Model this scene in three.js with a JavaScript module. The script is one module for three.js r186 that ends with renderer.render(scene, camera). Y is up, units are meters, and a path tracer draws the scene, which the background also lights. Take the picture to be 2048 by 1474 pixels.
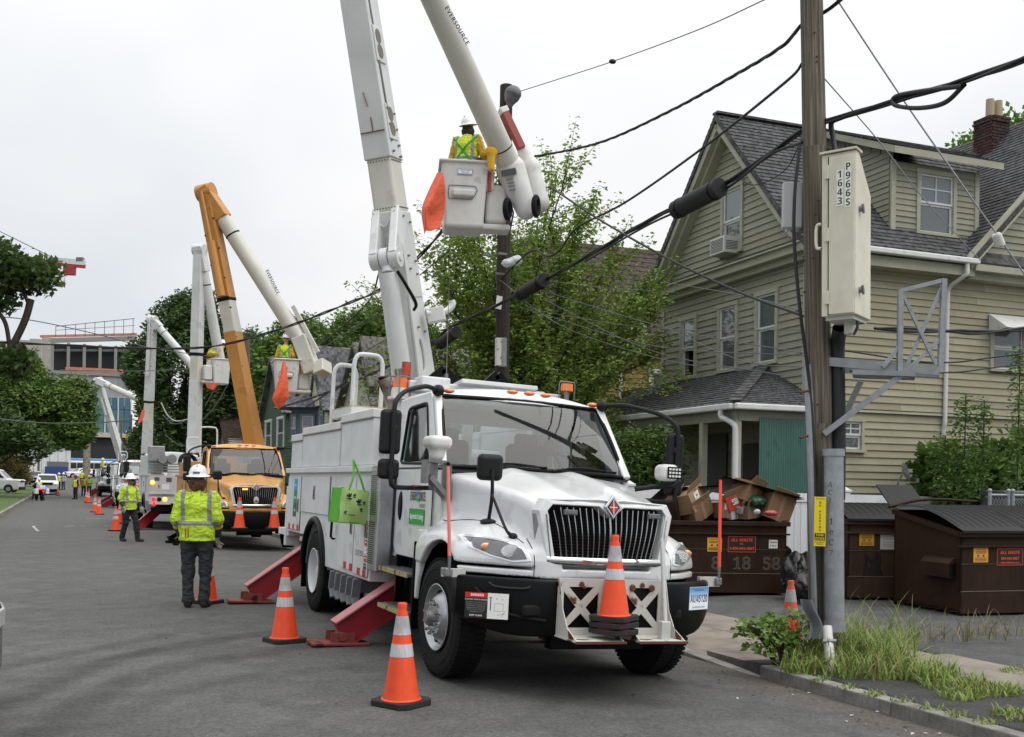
import * as THREE from 'three';
import { mergeGeometries, mergeVertices, toCreasedNormals } from 'three/addons/utils/BufferGeometryUtils.js';
import { RoundedBoxGeometry } from 'three/addons/geometries/RoundedBoxGeometry.js';
// ------------------------------------------------------------ camera, sky, sun, exposure
const PW = 2048, PH = 1474, FOC = 2100, PCY = 966, EYE = 1.75, TH = Math.atan(894 / 2100), ROLL = 0.015;
const scene = new THREE.Scene();
const camera = new THREE.PerspectiveCamera(2 * Math.atan(PCY / FOC) * 180 / Math.PI, PW / (2 * PCY), 0.1, 3000);
camera.setViewOffset(PW, 2 * PCY, 0, 0, PW, PH);
camera.rotation.order = 'YXZ';
camera.position.set(0, EYE, 0);
camera.rotation.set(0, -TH, ROLL);
camera.updateMatrixWorld(true);
const renderer = new THREE.WebGLRenderer();
renderer.toneMapping = THREE.LinearToneMapping;
renderer.toneMappingExposure = 1.06;
renderer.shadowMap.enabled = true;
const sun = new THREE.DirectionalLight(new THREE.Color(1, 0.97, 0.92), 1.7);
sun.position.set(26, 60, 30);
sun.castShadow = true;
sun.shadow.radius = 110;
sun.shadow.camera.left = -40; sun.shadow.camera.right = 40; sun.shadow.camera.top = 40; sun.shadow.camera.bottom = -40; sun.shadow.camera.far = 200;
scene.add(sun);
// ------------------------------------------------------------ small maths
const V = (x, y, z) => new THREE.Vector3(x, y, z), A = (p) => (p.isVector3 ? p : V(p[0], p[1], p[2]));
const lerp = (a, b, t) => a + (b - a) * t, clamp = (x, a = 0, b = 1) => Math.min(b, Math.max(a, x));
const ss = (a, b, x) => { const t = clamp((x - a) / (b - a)); return t * t * (3 - 2 * t); };
function rng(seed) { let s = seed | 0; return () => { s = (s + 0x6d2b79f5) | 0; let t = Math.imul(s ^ (s >>> 15), 1 | s); t = (t + Math.imul(t ^ (t >>> 7), 61 | t)) ^ t; return ((t ^ (t >>> 14)) >>> 0) / 4294967296; }; }
function hash(x, y, s = 0) { let h = Math.imul(x | 0, 374761393) + Math.imul(y | 0, 668265263) + Math.imul(s, 974634777); h = Math.imul(h ^ (h >>> 13), 1274126177); return ((h ^ (h >>> 16)) >>> 0) / 4294967296; }
function vnoise(x, y, per = 0, s = 0) {
const xi = Math.floor(x), yi = Math.floor(y), fx = x - xi, fy = y - yi, u = fx * fx * (3 - 2 * fx), v = fy * fy * (3 - 2 * fy);
const w = (a) => (per ? ((a % per) + per) % per : a);
const x0 = w(xi), x1 = w(xi + 1), y0 = w(yi), y1 = w(yi + 1);
return lerp(lerp(hash(x0, y0, s), hash(x1, y0, s), u), lerp(hash(x0, y1, s), hash(x1, y1, s), u), v);
}
function fbm(x, y, oct = 4, per = 0, s = 0) { let a = 0, f = 1, w = 0.5, t = 0; for (let i = 0; i < oct; i++) { a += w * vnoise(x * f, y * f, per * f, s + i); t += w; f *= 2; w *= 0.5; } return a / t; }
const P = (px, py, d) => V((px - PW / 2) / FOC * d, (PCY - py) / FOC * d, -d).applyMatrix4(camera.matrixWorld);
function meet(px, py, axis, value, frame) {
const o = camera.position.clone(), e = P(px, py, 10);
if (frame) { frame.updateMatrixWorld(true); frame.worldToLocal(o); frame.worldToLocal(e); }
const d = e.sub(o), k = (value - o.getComponent(axis)) / d.getComponent(axis);
return o.addScaledVector(d, k);
}
// ------------------------------------------------------------ the sky: bright, uneven overcast
{
const w = 1024, h = 512, data = new Float32Array(w * h * 4);
for (let y = 0; y < h; y++) for (let x = 0; x < w; x++) {
const el = (y + 0.5) / h * Math.PI - Math.PI / 2, az = (x + 0.5) / w * Math.PI * 2, o = (y * w + x) * 4, se = Math.max(0, Math.sin(el));
const cx = Math.cos(az) / (se + 0.32), cz = Math.sin(az) / (se + 0.32);
const n = fbm(cx * 1.5 + 9, cz * 1.5 + 4, 5, 0, 3) - 0.5, n2 = fbm(cx * 0.6 + 2, cz * 0.6 + 7, 3, 0, 8) - 0.5;
let L = (0.79 + 0.80 * Math.pow(se, 1.9)) * (1 + n * 0.36 + n2 * 0.30);
const blue = clamp(0.5 - n * 2.2 - n2 * 2) * (1 - se * 0.6);
let c = [L * (1 - 0.10 * blue), L * (1 - 0.034 * blue), L * (1.012 + 0.022 * blue)];
if (el < 0) c = [0.3, 0.3, 0.29];
data[o] = c[0]; data[o + 1] = c[1]; data[o + 2] = c[2]; data[o + 3] = 1;
}
const t = new THREE.DataTexture(data, w, h, THREE.RGBAFormat, THREE.FloatType);
t.mapping = THREE.EquirectangularReflectionMapping; t.magFilter = THREE.LinearFilter; t.minFilter = THREE.LinearFilter; t.needsUpdate = true;
scene.background = t; scene.environment = t;
}
// ------------------------------------------------------------ naming and grouping
const used = new Map();
function numbered(name) { const n = used.get(name) ?? 0; used.set(name, n + 1); return n ? name + '_' + String(n).padStart(3, '0') : name; }
function tag(o, label, category, group) { o.name = numbered(o.name); o.userData = { label, category }; if (group) o.userData.group = group; if (!o.parent) scene.add(o); return o; }
function thing(name, label, category, pos = [0, 0, 0], ry = 0, group) {
const o = new THREE.Group(); o.name = name; o.position.copy(A(pos)); o.rotation.order = 'YXZ'; o.rotation.y = ry; scene.add(o);
tag(o, label, category, group); o.updateMatrixWorld(true); return o;
}
function struct(name, g, m) { const o = new THREE.Mesh(g, m); o.name = numbered(name); o.userData = { kind: 'structure' }; o.castShadow = o.receiveShadow = true; scene.add(o); return o; }
function copyOf(root, pos, ry, label, name) { const r = root.clone(); r.userData = { ...root.userData, label }; r.name = numbered(name ?? root.name.replace(/_\d{3}$/, '')); r.position.copy(A(pos)); r.rotation.y = ry; scene.add(r); return r; }
function mesh(name, g, m, parent) { const o = new THREE.Mesh(g, m); o.name = name; o.castShadow = o.receiveShadow = true; if (parent) parent.add(o); return o; }
function part(name, label, m) { if (label) m.userData.label = label; m.name = name; return m; }
// ------------------------------------------------------------ geometry builder
function boxUV(g, k = 1) {
const p = g.attributes.position, n = g.attributes.normal, uv = new Float32Array(p.count * 2);
for (let i = 0; i < p.count; i++) {
const x = Math.abs(n.getX(i)), y = Math.abs(n.getY(i)), z = Math.abs(n.getZ(i));
if (y >= x && y >= z) { uv[2 * i] = p.getX(i) * k; uv[2 * i + 1] = p.getZ(i) * k; } else if (x >= z) { uv[2 * i] = p.getZ(i) * k; uv[2 * i + 1] = p.getY(i) * k; } else { uv[2 * i] = p.getX(i) * k; uv[2 * i + 1] = p.getY(i) * k; }
}
g.setAttribute('uv', new THREE.BufferAttribute(uv, 2)); return g;
}
const UP = V(0, 1, 0), _m = new THREE.Matrix4(), _q = new THREE.Quaternion(), _e = new THREE.Euler();
const xf = (x = 0, y = 0, z = 0, rx = 0, ry = 0, rz = 0, order = 'YXZ') => new THREE.Matrix4().compose(V(x, y, z), new THREE.Quaternion().setFromEuler(new THREE.Euler(rx, ry, rz, order)), V(1, 1, 1));
class MB {
constructor() { this.g = []; }
add(g, m) {
g = g.index ? g.toNonIndexed() : g.clone();
if (!g.attributes.normal) g.computeVertexNormals();
for (const k of Object.keys(g.attributes)) if (!['position', 'normal', 'uv'].includes(k)) g.deleteAttribute(k);
g.morphAttributes = {};
if (!g.attributes.uv) boxUV(g);
if (m) g.applyMatrix4(m);
this.g.push(g); return this;
}
box(x, y, z, w, h, d, o = {}) { const r = Math.min(o.r ?? 0, w / 2.01, h / 2.01, d / 2.01); return this.add(r > 0 ? new RoundedBoxGeometry(w, h, d, o.s ?? 2, r) : new THREE.BoxGeometry(w, h, d), xf(x, y, z, o.rx, o.ry, o.rz)); }
cyl(a, b, r0, r1 = r0, n = 12, open = false) {
a = A(a); b = A(b); const d = b.clone().sub(a), l = d.length();
return this.add(new THREE.CylinderGeometry(r1, r0, l, n, 1, open), new THREE.Matrix4().compose(a.clone().add(b).multiplyScalar(0.5), new THREE.Quaternion().setFromUnitVectors(UP, d.normalize()), V(1, 1, 1)));
}
bar(a, b, w, h, up = UP, r = 0) {
a = A(a); b = A(b); const d = b.clone().sub(a), l = d.length(), z = d.normalize(), x = V(0, 0, 0).crossVectors(A(up), z);
if (x.lengthSq() < 1e-6) x.set(1, 0, 0); x.normalize(); const y = V(0, 0, 0).crossVectors(z, x);
const m = new THREE.Matrix4().makeBasis(x, y, z).setPosition(a.clone().add(b).multiplyScalar(0.5));
return this.add(r ? new RoundedBoxGeometry(w, h, l, 2, r) : new THREE.BoxGeometry(w, h, l), m);
}
tube(pts, r, n = 6, seg = 0, tension = 0.5, closed = false) { pts = pts.map(A); return this.add(new THREE.TubeGeometry(new THREE.CatmullRomCurve3(pts, closed, 'catmullrom', tension), seg || pts.length * 5, r, n, closed)); }
ext(pts, depth, m, bevel = 0, holes = []) {
const s = pts.getPoints ? pts : new THREE.Shape(pts.map((p) => new THREE.Vector2(p[0], p[1])));
for (const h of holes) s.holes.push(h.getPoints ? h : new THREE.Path(h.map((p) => new THREE.Vector2(p[0], p[1]))));
const g = new THREE.ExtrudeGeometry(s, { depth: depth - 2 * bevel, bevelEnabled: bevel > 0, bevelThickness: bevel, bevelSize: bevel, bevelOffset: -bevel, bevelSegments: 2, curveSegments: 10 });
g.translate(0, 0, bevel); return this.add(g, m);
}
sph(x, y, z, rx, ry = rx, rz = rx, n = 14) { return this.add(new THREE.SphereGeometry(1, n, Math.max(6, n * 0.7 | 0)), new THREE.Matrix4().makeTranslation(x, y, z).multiply(new THREE.Matrix4().makeScale(rx, ry, rz))); }
lathe(pts, m, n = 24) { return this.add(new THREE.LatheGeometry(pts.map((p) => new THREE.Vector2(p[0], p[1])), n), m); }
geo(keepUV) { const g = mergeGeometries(this.g); if (!keepUV) boxUV(g); return g; }
build(name, m, parent, keepUV) { return mesh(name, this.geo(keepUV), m, parent); }
}
const B = () => new MB();
function grid(nu, nv, f, flip) {
const pos = [], uv = [], idx = [];
for (let j = 0; j <= nv; j++) for (let i = 0; i <= nu; i++) { const p = f(i / nu, j / nv); pos.push(...(p.isVector3 ? p.toArray() : p)); uv.push(i / nu, j / nv); }
for (let j = 0; j < nv; j++) for (let i = 0; i < nu; i++) { const a = j * (nu + 1) + i, b = a + 1, c = a + nu + 1, d = c + 1; flip ? idx.push(a, c, b, b, c, d) : idx.push(a, b, c, b, d, c); }
const g = new THREE.BufferGeometry();
g.setAttribute('position', new THREE.Float32BufferAttribute(pos, 3)); g.setAttribute('uv', new THREE.Float32BufferAttribute(uv, 2)); g.setIndex(idx); g.computeVertexNormals(); return g;
}
function iso(f, lo, hi, cell) {
const n = [0, 1, 2].map((i) => Math.ceil((hi[i] - lo[i]) / cell) + 2), [nx, ny, nz] = n, val = new Float32Array(nx * ny * nz), at = (i, j, k) => i + nx * (j + ny * k);
for (let k = 0; k < nz; k++) for (let j = 0; j < ny; j++) for (let i = 0; i < nx; i++) val[at(i, j, k)] = f(lo[0] + i * cell, lo[1] + j * cell, lo[2] + k * cell);
const id = new Int32Array(nx * ny * nz).fill(-1), pos = [], nor = [], idx = [], E = [[0, 1], [2, 3], [4, 5], [6, 7], [0, 2], [1, 3], [4, 6], [5, 7], [0, 4], [1, 5], [2, 6], [3, 7]];
for (let k = 0; k < nz - 1; k++) for (let j = 0; j < ny - 1; j++) for (let i = 0; i < nx - 1; i++) {
const c = []; let m = 0;
for (let q = 0; q < 8; q++) { c[q] = val[at(i + (q & 1), j + ((q >> 1) & 1), k + (q >> 2))]; if (c[q] < 0) m |= 1 << q; }
if (m === 0 || m === 255) continue;
let x = 0, y = 0, z = 0, t = 0;
for (const [a, b] of E) if ((c[a] < 0) !== (c[b] < 0)) { const u = c[a] / (c[a] - c[b]); x += lerp(a & 1, b & 1, u); y += lerp((a >> 1) & 1, (b >> 1) & 1, u); z += lerp(a >> 2, b >> 2, u); t++; }
x = lo[0] + (i + x / t) * cell; y = lo[1] + (j + y / t) * cell; z = lo[2] + (k + z / t) * cell;
id[at(i, j, k)] = pos.length / 3; pos.push(x, y, z);
const e = cell * 0.5, gx = f(x + e, y, z) - f(x - e, y, z), gy_ = f(x, y + e, z) - f(x, y - e, z), gz = f(x, y, z + e) - f(x, y, z - e), l = Math.hypot(gx, gy_, gz) || 1;
nor.push(gx / l, gy_ / l, gz / l);
}
const quad = (a, b, c, d, fl) => { if (a < 0 || b < 0 || c < 0 || d < 0) return; fl ? idx.push(a, c, b, a, d, c) : idx.push(a, b, c, a, c, d); };
for (let k = 1; k < nz - 1; k++) for (let j = 1; j < ny - 1; j++) for (let i = 1; i < nx - 1; i++) {
const s = val[at(i, j, k)] < 0;
if (s !== val[at(i + 1, j, k)] < 0) quad(id[at(i, j, k)], id[at(i, j - 1, k)], id[at(i, j - 1, k - 1)], id[at(i, j, k - 1)], !s);
if (s !== val[at(i, j + 1, k)] < 0) quad(id[at(i, j, k)], id[at(i, j, k - 1)], id[at(i - 1, j, k - 1)], id[at(i - 1, j, k)], !s);
if (s !== val[at(i, j, k + 1)] < 0) quad(id[at(i, j, k)], id[at(i - 1, j, k)], id[at(i - 1, j - 1, k)], id[at(i, j - 1, k)], !s);
}
const g = new THREE.BufferGeometry();
g.setAttribute('position', new THREE.Float32BufferAttribute(pos, 3)); g.setAttribute('normal', new THREE.Float32BufferAttribute(nor, 3)); g.setIndex(idx); boxUV(g); return g;
}
const smin = (a, b, k) => { const h = Math.max(k - Math.abs(a - b), 0) / k; return Math.min(a, b) - h * h * k * 0.25; }, smax = (a, b, k) => -smin(-a, -b, k);
function sdCap(x, y, z, a, b, ra, rb) { const bx = b[0] - a[0], by = b[1] - a[1], bz = b[2] - a[2], px = x - a[0], py = y - a[1], pz = z - a[2], t = clamp((px * bx + py * by + pz * bz) / (bx * bx + by * by + bz * bz + 1e-9)); return Math.hypot(px - bx * t, py - by * t, pz - bz * t) - lerp(ra, rb, t); }
function sdBox(x, y, z, hx, hy, hz, r) { const qx = Math.abs(x) - hx + r, qy = Math.abs(y) - hy + r, qz = Math.abs(z) - hz + r; return Math.hypot(Math.max(qx, 0), Math.max(qy, 0), Math.max(qz, 0)) + Math.min(Math.max(qx, qy, qz), 0) - r; }
// ------------------------------------------------------------ procedural materials
function ntex(size, f, srgb, reps = 1) {
const d = new Uint8Array(size * size * 4);
for (let y = 0; y < size; y++) for (let x = 0; x < size; x++) { const c = f(x / size, y / size), o = (y * size + x) * 4; if (c.length) { d[o] = clamp(c[0]) * 255; d[o + 1] = clamp(c[1]) * 255; d[o + 2] = clamp(c[2]) * 255; } else d[o] = d[o + 1] = d[o + 2] = clamp(c) * 255; d[o + 3] = 255; }
const t = new THREE.DataTexture(d, size, size); t.wrapS = t.wrapT = THREE.RepeatWrapping; t.magFilter = t.minFilter = THREE.LinearFilter; if (srgb) t.colorSpace = THREE.SRGBColorSpace; t.repeat.set(reps, reps); t.needsUpdate = true; return t;
}
const rep = (t, x, y = x) => { const c = t.clone(); c.repeat.set(x, y); c.needsUpdate = true; return c; };
const C = (r, g, b) => new THREE.Color().setRGB(r, g, b);
function mat(r, g, b, rough = 0.6, metal = 0, ex = {}) { return new THREE.MeshStandardMaterial({ color: C(r, g, b), roughness: rough, metalness: metal, ...ex }); }
function phys(r, g, b, rough = 0.6, metal = 0, ex = {}) { return new THREE.MeshPhysicalMaterial({ color: C(r, g, b), roughness: rough, metalness: metal, ...ex }); }
const T = {};
T.fine = ntex(512, (u, v) => 0.5 + 0.5 * (fbm(u * 64, v * 64, 3, 64, 1) - 0.5) * 2);                        
T.grime = ntex(512, (u, v) => { const a = fbm(u * 6, v * 6, 5, 6, 11), b = fbm(u * 40, v * 5, 3, 0, 12); return clamp(0.93 + 0.15 * (a - 0.5) * 2 - 0.05 * Math.max(0, b - 0.6) * 5 - 0.25 * ss(0.66, 0.78, a) - (hash(u * 512, v * 512, 5) > 0.998 ? 0.3 : 0)); });
T.wrinkle = ntex(256, (u, v) => fbm(u * 6 + 1.5 * fbm(u * 4, v * 4, 2, 4, 31), v * 9, 4, 0, 33));
T.steel = ntex(256, (u, v) => { const a = fbm(u * 10, v * 10, 4, 10, 41); return 0.72 + 0.35 * (a - 0.5); });
T.rust = ntex(256, (u, v) => { const a = fbm(u * 6, v * 6, 5, 6, 51), k = ss(0.60, 0.72, a); return [lerp(0.9, 0.42, k), lerp(0.9, 0.24, k), lerp(0.88, 0.13, k)]; }, true);
T.wood = ntex(512, (u, v) => { const s = fbm(u * 40, v * 3, 4, 0, 61), k = fbm(u * 90, v * 5, 2, 0, 62), c = 0.62 + 0.55 * (s - 0.5) + 0.2 * (k - 0.5) - (k > 0.7 ? 0.15 : 0); return [c, c * 0.95, c * 0.88]; }, true);
T.bark = ntex(256, (u, v) => 0.55 + 0.9 * (fbm(u * 24, v * 6, 4, 0, 71) - 0.5));
T.asph = ntex(1024, (u, v) => { const a = fbm(u * 8, v * 8, 3, 8, 81), p = hash(u * 1024, v * 1024, 82), q = vnoise(u * 150, v * 150, 150, 83), w = vnoise(u * 70, v * 70, 70, 86); let c = 0.66 + 0.16 * (a - 0.5) + 0.16 * (p - 0.5) + 0.17 * (q - 0.5) + 0.10 * (w - 0.5); if (q > 0.95) c += 0.12; return [c, c * 0.995, c * 0.975]; }, true);
T.asphB = ntex(1024, (u, v) => clamp(0.5 * hash(u * 1024, v * 1024, 84) + 0.5 * vnoise(u * 256, v * 256, 256, 85)));
T.conc = ntex(512, (u, v) => { const a = fbm(u * 5, v * 5, 5, 5, 91), p = hash(u * 512, v * 512, 92); const c = 0.78 + 0.3 * (a - 0.5) + 0.10 * (p - 0.5); return [c, c * 0.97, c * 0.93]; }, true);
T.shing = ntex(512, (u, v) => { const a = fbm(u * 5, v * 5, 4, 5, 101), b = hash(Math.floor(u * 24 + 0.4 * hash(Math.floor(v * 20), 3)), Math.floor(v * 20), 102), p = hash(u * 512, v * 512, 103), c = 0.62 + 0.26 * (a - 0.5) + 0.3 * (b - 0.5) + 0.16 * (p - 0.5); return [c, c * 1.0, c * 1.02]; }, true);
T.side = ntex(512, (u, v) => { const a = fbm(u * 3, v * 10, 5, 0, 111), b = fbm(u * 60, v * 2, 2, 0, 112); const c = 0.9 + 0.16 * (a - 0.5) + 0.05 * (b - 0.5); return [c, c, c * 0.985]; }, true);
T.card = ntex(256, (u, v) => 0.88 + 0.2 * (fbm(u * 5, v * 30, 3, 0, 121) - 0.5));
T.stain = ntex(512, (u, v) => { const a = fbm(u * 4, v * 4, 5, 4, 131), b = fbm(u * 30, v * 3, 3, 0, 132); return clamp(0.72 + 0.6 * (a - 0.5) + 0.35 * (b - 0.5)); });
const M = {
white: phys(0.78, 0.79, 0.79, 0.32, 0, { map: rep(T.grime, 0.5), clearcoat: 0.7, clearcoatRoughness: 0.08 }),
white2: mat(0.70, 0.71, 0.71, 0.42, 0, { map: rep(T.grime, 0.6) }),
boomwhite: mat(0.66, 0.67, 0.66, 0.45, 0, { map: rep(T.grime, 0.35) }),
boomcream: mat(0.66, 0.64, 0.57, 0.45, 0, { map: rep(T.grime, 0.35) }),
plasticwhite: mat(0.72, 0.71, 0.68, 0.5, 0, { map: rep(T.grime, 0.8) }),
yellow: phys(0.74, 0.36, 0.075, 0.35, 0, { map: rep(T.grime, 0.5), clearcoat: 0.5, clearcoatRoughness: 0.12 }),
yellowd: mat(0.56, 0.26, 0.06, 0.5, 0, { map: rep(T.grime, 0.35) }),
red: mat(0.30, 0.014, 0.022, 0.42, 0, { map: rep(T.grime, 0.9) }),
redpale: mat(0.55, 0.19, 0.20, 0.5, 0, { map: rep(T.grime, 0.9) }),
rustred: mat(0.26, 0.05, 0.04, 0.7, 0, { map: rep(T.rust, 1.5) }),
rusty: mat(0.68, 0.67, 0.65, 0.7, 0, { map: rep(T.rust, 1.2) }),
rust: mat(0.12, 0.045, 0.02, 0.85),
black: phys(0.004, 0.004, 0.0045, 0.38, 0, { specularIntensity: 0.3 }),
plastic: phys(0.010, 0.0105, 0.011, 0.55, 0, { specularIntensity: 0.6, bumpMap: rep(T.fine, 6), bumpScale: 0.0008 }),
rubber: phys(0.013, 0.013, 0.013, 0.85, 0, { specularIntensity: 0.5, bumpMap: rep(T.fine, 4), bumpScale: 0.002, map: rep(T.stain, 1.5) }),
dark: phys(0.012, 0.012, 0.013, 0.8, 0, { specularIntensity: 0.3 }),
chrome: mat(0.72, 0.73, 0.74, 0.12, 1),
alu: mat(0.56, 0.57, 0.58, 0.38, 0.85, { map: rep(T.steel, 1) }),
galv: mat(0.40, 0.42, 0.44, 0.5, 0.35, { map: rep(T.steel, 1.5) }),
bar: mat(0.42, 0.42, 0.43, 0.2, 1),
reflector: phys(0.80, 0.81, 0.82, 0.22, 0.55),
steel: mat(0.33, 0.33, 0.33, 0.45, 0.7, { map: rep(T.steel, 1.5) }),
grey: mat(0.20, 0.205, 0.21, 0.6, 0, { map: rep(T.steel, 1) }),
glass: phys(0.93, 0.97, 0.96, 0.02, 0, { transmission: 1, thickness: 0, ior: 1.5 }),
wscreen: phys(0.52, 0.57, 0.58, 0.02, 0, { transmission: 1, thickness: 0, ior: 1.55 }),
glasstint: phys(0.50, 0.56, 0.55, 0.02, 0, { transmission: 1, thickness: 0, ior: 1.5 }),
glassdark: phys(0.035, 0.04, 0.042, 0.04, 0, { specularIntensity: 1 }),
winglass: phys(0.10, 0.11, 0.12, 0.06, 0, { specularIntensity: 1, clearcoat: 1, clearcoatRoughness: 0.03 }),
amber: phys(0.85, 0.20, 0.02, 0.2, 0, { clearcoat: 1 }),
amberglow: mat(1, 0.5, 0.1, 0.3, 0, { emissive: C(1, 0.42, 0.06), emissiveIntensity: 2.2 }),
redglow: mat(0.6, 0.02, 0.02, 0.3, 0, { emissive: C(1, 0.03, 0.03), emissiveIntensity: 1.2 }),
blueglow: mat(0.1, 0.1, 0.8, 0.3, 0, { emissive: C(0.12, 0.1, 1), emissiveIntensity: 2.2 }),
whiteglow: mat(1, 1, 0.9, 0.3, 0, { emissive: C(1, 0.8, 0.4), emissiveIntensity: 1.5 }),
cone: mat(0.92, 0.085, 0.018, 0.5, 0, { map: rep(T.grime, 1.3) }),
coneRefl: mat(0.62, 0.60, 0.62, 0.45, 0, { map: rep(T.stain, 2) }),
conebase: mat(0.02, 0.02, 0.02, 0.8, 0, { map: rep(T.stain, 2) }),
hiviz: mat(0.52, 0.72, 0.045, 0.85, 0, { bumpMap: rep(T.wrinkle, 2.2), bumpScale: 0.03 }),
hivizY: mat(0.62, 0.70, 0.03, 0.85, 0, { bumpMap: rep(T.wrinkle, 2.2), bumpScale: 0.03 }),
tape: mat(0.30, 0.32, 0.30, 0.5, 0, { map: rep(T.stain, 3) }),
pants: mat(0.028, 0.029, 0.033, 0.9, 0, { bumpMap: rep(T.wrinkle, 2.5), bumpScale: 0.035 }),
navy: mat(0.014, 0.016, 0.024, 0.9, 0, { bumpMap: rep(T.wrinkle, 2.5), bumpScale: 0.03 }),
jeans: mat(0.04, 0.07, 0.12, 0.9, 0, { bumpMap: rep(T.wrinkle, 2.5), bumpScale: 0.03 }),
ysleeve: mat(0.62, 0.36, 0.02, 0.6, 0, { bumpMap: rep(T.wrinkle, 2.5), bumpScale: 0.03 }),
skin: mat(0.45, 0.23, 0.15, 0.6), skin2: mat(0.24, 0.12, 0.075, 0.6),
hair: mat(0.16, 0.075, 0.035, 0.7, 0, { map: rep(T.bark, 9, 1) }), hairdark: mat(0.015, 0.012, 0.01, 0.7),
hat: phys(0.82, 0.83, 0.84, 0.3, 0, { clearcoat: 0.5 }), hatY: mat(0.75, 0.75, 0.03, 0.4), hatO: mat(0.85, 0.09, 0.03, 0.4),
boot: mat(0.035, 0.025, 0.018, 0.8, 0, { map: rep(T.stain, 4) }), glove: mat(0.36, 0.33, 0.28, 0.85, 0, { bumpMap: rep(T.wrinkle, 5), bumpScale: 0.01 }),
green: mat(0.02, 0.33, 0.05, 0.6), harness: mat(0.02, 0.05, 0.03, 0.7),
cloth: phys(0.82, 0.135, 0.06, 0.75, 0, { bumpMap: rep(T.wrinkle, 1.6), bumpScale: 0.02, sheen: 0.3 }),
pole: mat(0.36, 0.34, 0.31, 0.92, 0, { map: rep(T.wood, 1.2, 0.35), bumpMap: rep(T.wood, 1.2, 0.35), bumpScale: 0.012 }),
poledark: mat(0.085, 0.072, 0.062, 0.92, 0, { map: rep(T.wood, 1.2, 0.35) }),
wire: mat(0.015, 0.015, 0.016, 0.6), wirelight: mat(0.35, 0.36, 0.38, 0.4, 0.5),
cabinet: mat(0.70, 0.67, 0.54, 0.5, 0, { map: rep(T.grime, 0.7) }),
vinyl: mat(0.74, 0.75, 0.76, 0.45, 0, { map: rep(T.grime, 0.5) }),
dump: phys(0.040, 0.019, 0.011, 0.62, 0, { specularIntensity: 0.35, map: rep(T.stain, 0.7) }),
dump2: phys(0.066, 0.038, 0.024, 0.7, 0, { specularIntensity: 0.35, map: rep(T.stain, 0.7) }),
dumplid: phys(0.012, 0.012, 0.013, 0.45, 0, { specularIntensity: 0.6, bumpMap: rep(T.fine, 3), bumpScale: 0.001 }),
card: mat(0.33, 0.21, 0.12, 0.85, 0, { map: rep(T.card, 2) }), card2: mat(0.24, 0.14, 0.075, 0.85, 0, { map: rep(T.card, 2) }),
bag: mat(0.012, 0.012, 0.013, 0.28),
bark: mat(0.10, 0.075, 0.055, 0.95, 0, { map: rep(T.bark, 2, 1), bumpMap: rep(T.bark, 2, 1), bumpScale: 0.02 }),
concrete: mat(0.40, 0.37, 0.33, 0.9, 0, { map: rep(T.conc, 0.8) }),
};
// ------------------------------------------------------------ flat print: stickers, plates, lettering
function decal(name, parent, w, h, m, draw, px = 256, ex = {}) {
const c = document.createElement('canvas'); c.width = px; c.height = Math.max(8, Math.round(px * h / w)); const x = c.getContext('2d');
draw(x, c.width, c.height);
const t = new THREE.CanvasTexture(c); t.colorSpace = THREE.SRGBColorSpace; t.magFilter = t.minFilter = THREE.LinearFilter;
const { curve, ...rest } = ex;
const o = mesh(name, curve ?? new THREE.PlaneGeometry(w, h), new THREE.MeshStandardMaterial({ map: t, roughness: 0.5, ...rest }), parent);
if (m) { o.applyMatrix4(m); } return o;
}
function text(x, s, cx, cy, size, color, font = 'sans-serif', bold = true, maxw) { x.fillStyle = color; x.font = (bold ? 'bold ' : '') + size + 'px ' + font; x.textAlign = 'center'; x.textBaseline = 'middle'; x.fillText(s, cx, cy, maxw); }
const CLEAR = { transparent: true, alphaTest: 0.4 };
// ------------------------------------------------------------ ground, road, kerbs, pavement, lot
const rise = (z) => 1.9 * ss(-95, -205, z);
const gy = (x, z) => rise(z) + (x < -2.7 ? -0.06 + Math.min(0.3, (-2.7 - x) * 0.03) : x <= 6.5 ? -0.0075 * (x - 1.6) ** 2 : x < 8.75 ? -0.06 + (x - 6.5) * 0.02 : -0.02);
function sheet(xs, zs, f, colour) {
const pos = [], uv = [], idx = [], col = [];
for (const z of zs) for (const x of xs) { pos.push(x, f(x, z), z); uv.push(x, z); if (colour) col.push(...colour(x, z)); }
const n = xs.length;
for (let j = 0; j < zs.length - 1; j++) for (let i = 0; i < n - 1; i++) { const a = j * n + i; idx.push(a, a + 1, a + n, a + 1, a + n + 1, a + n); }
const g = new THREE.BufferGeometry();
g.setAttribute('position', new THREE.Float32BufferAttribute(pos, 3)); g.setAttribute('uv', new THREE.Float32BufferAttribute(uv, 2)); if (colour) g.setAttribute('color', new THREE.Float32BufferAttribute(col, 3));
g.setIndex(idx); g.computeVertexNormals(); return g;
}
const range = (a, b, s) => { const o = []; const n = Math.max(1, Math.round(Math.abs(b - a) / s)); for (let i = 0; i <= n; i++) o.push(lerp(a, b, i / n)); return o; };
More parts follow.
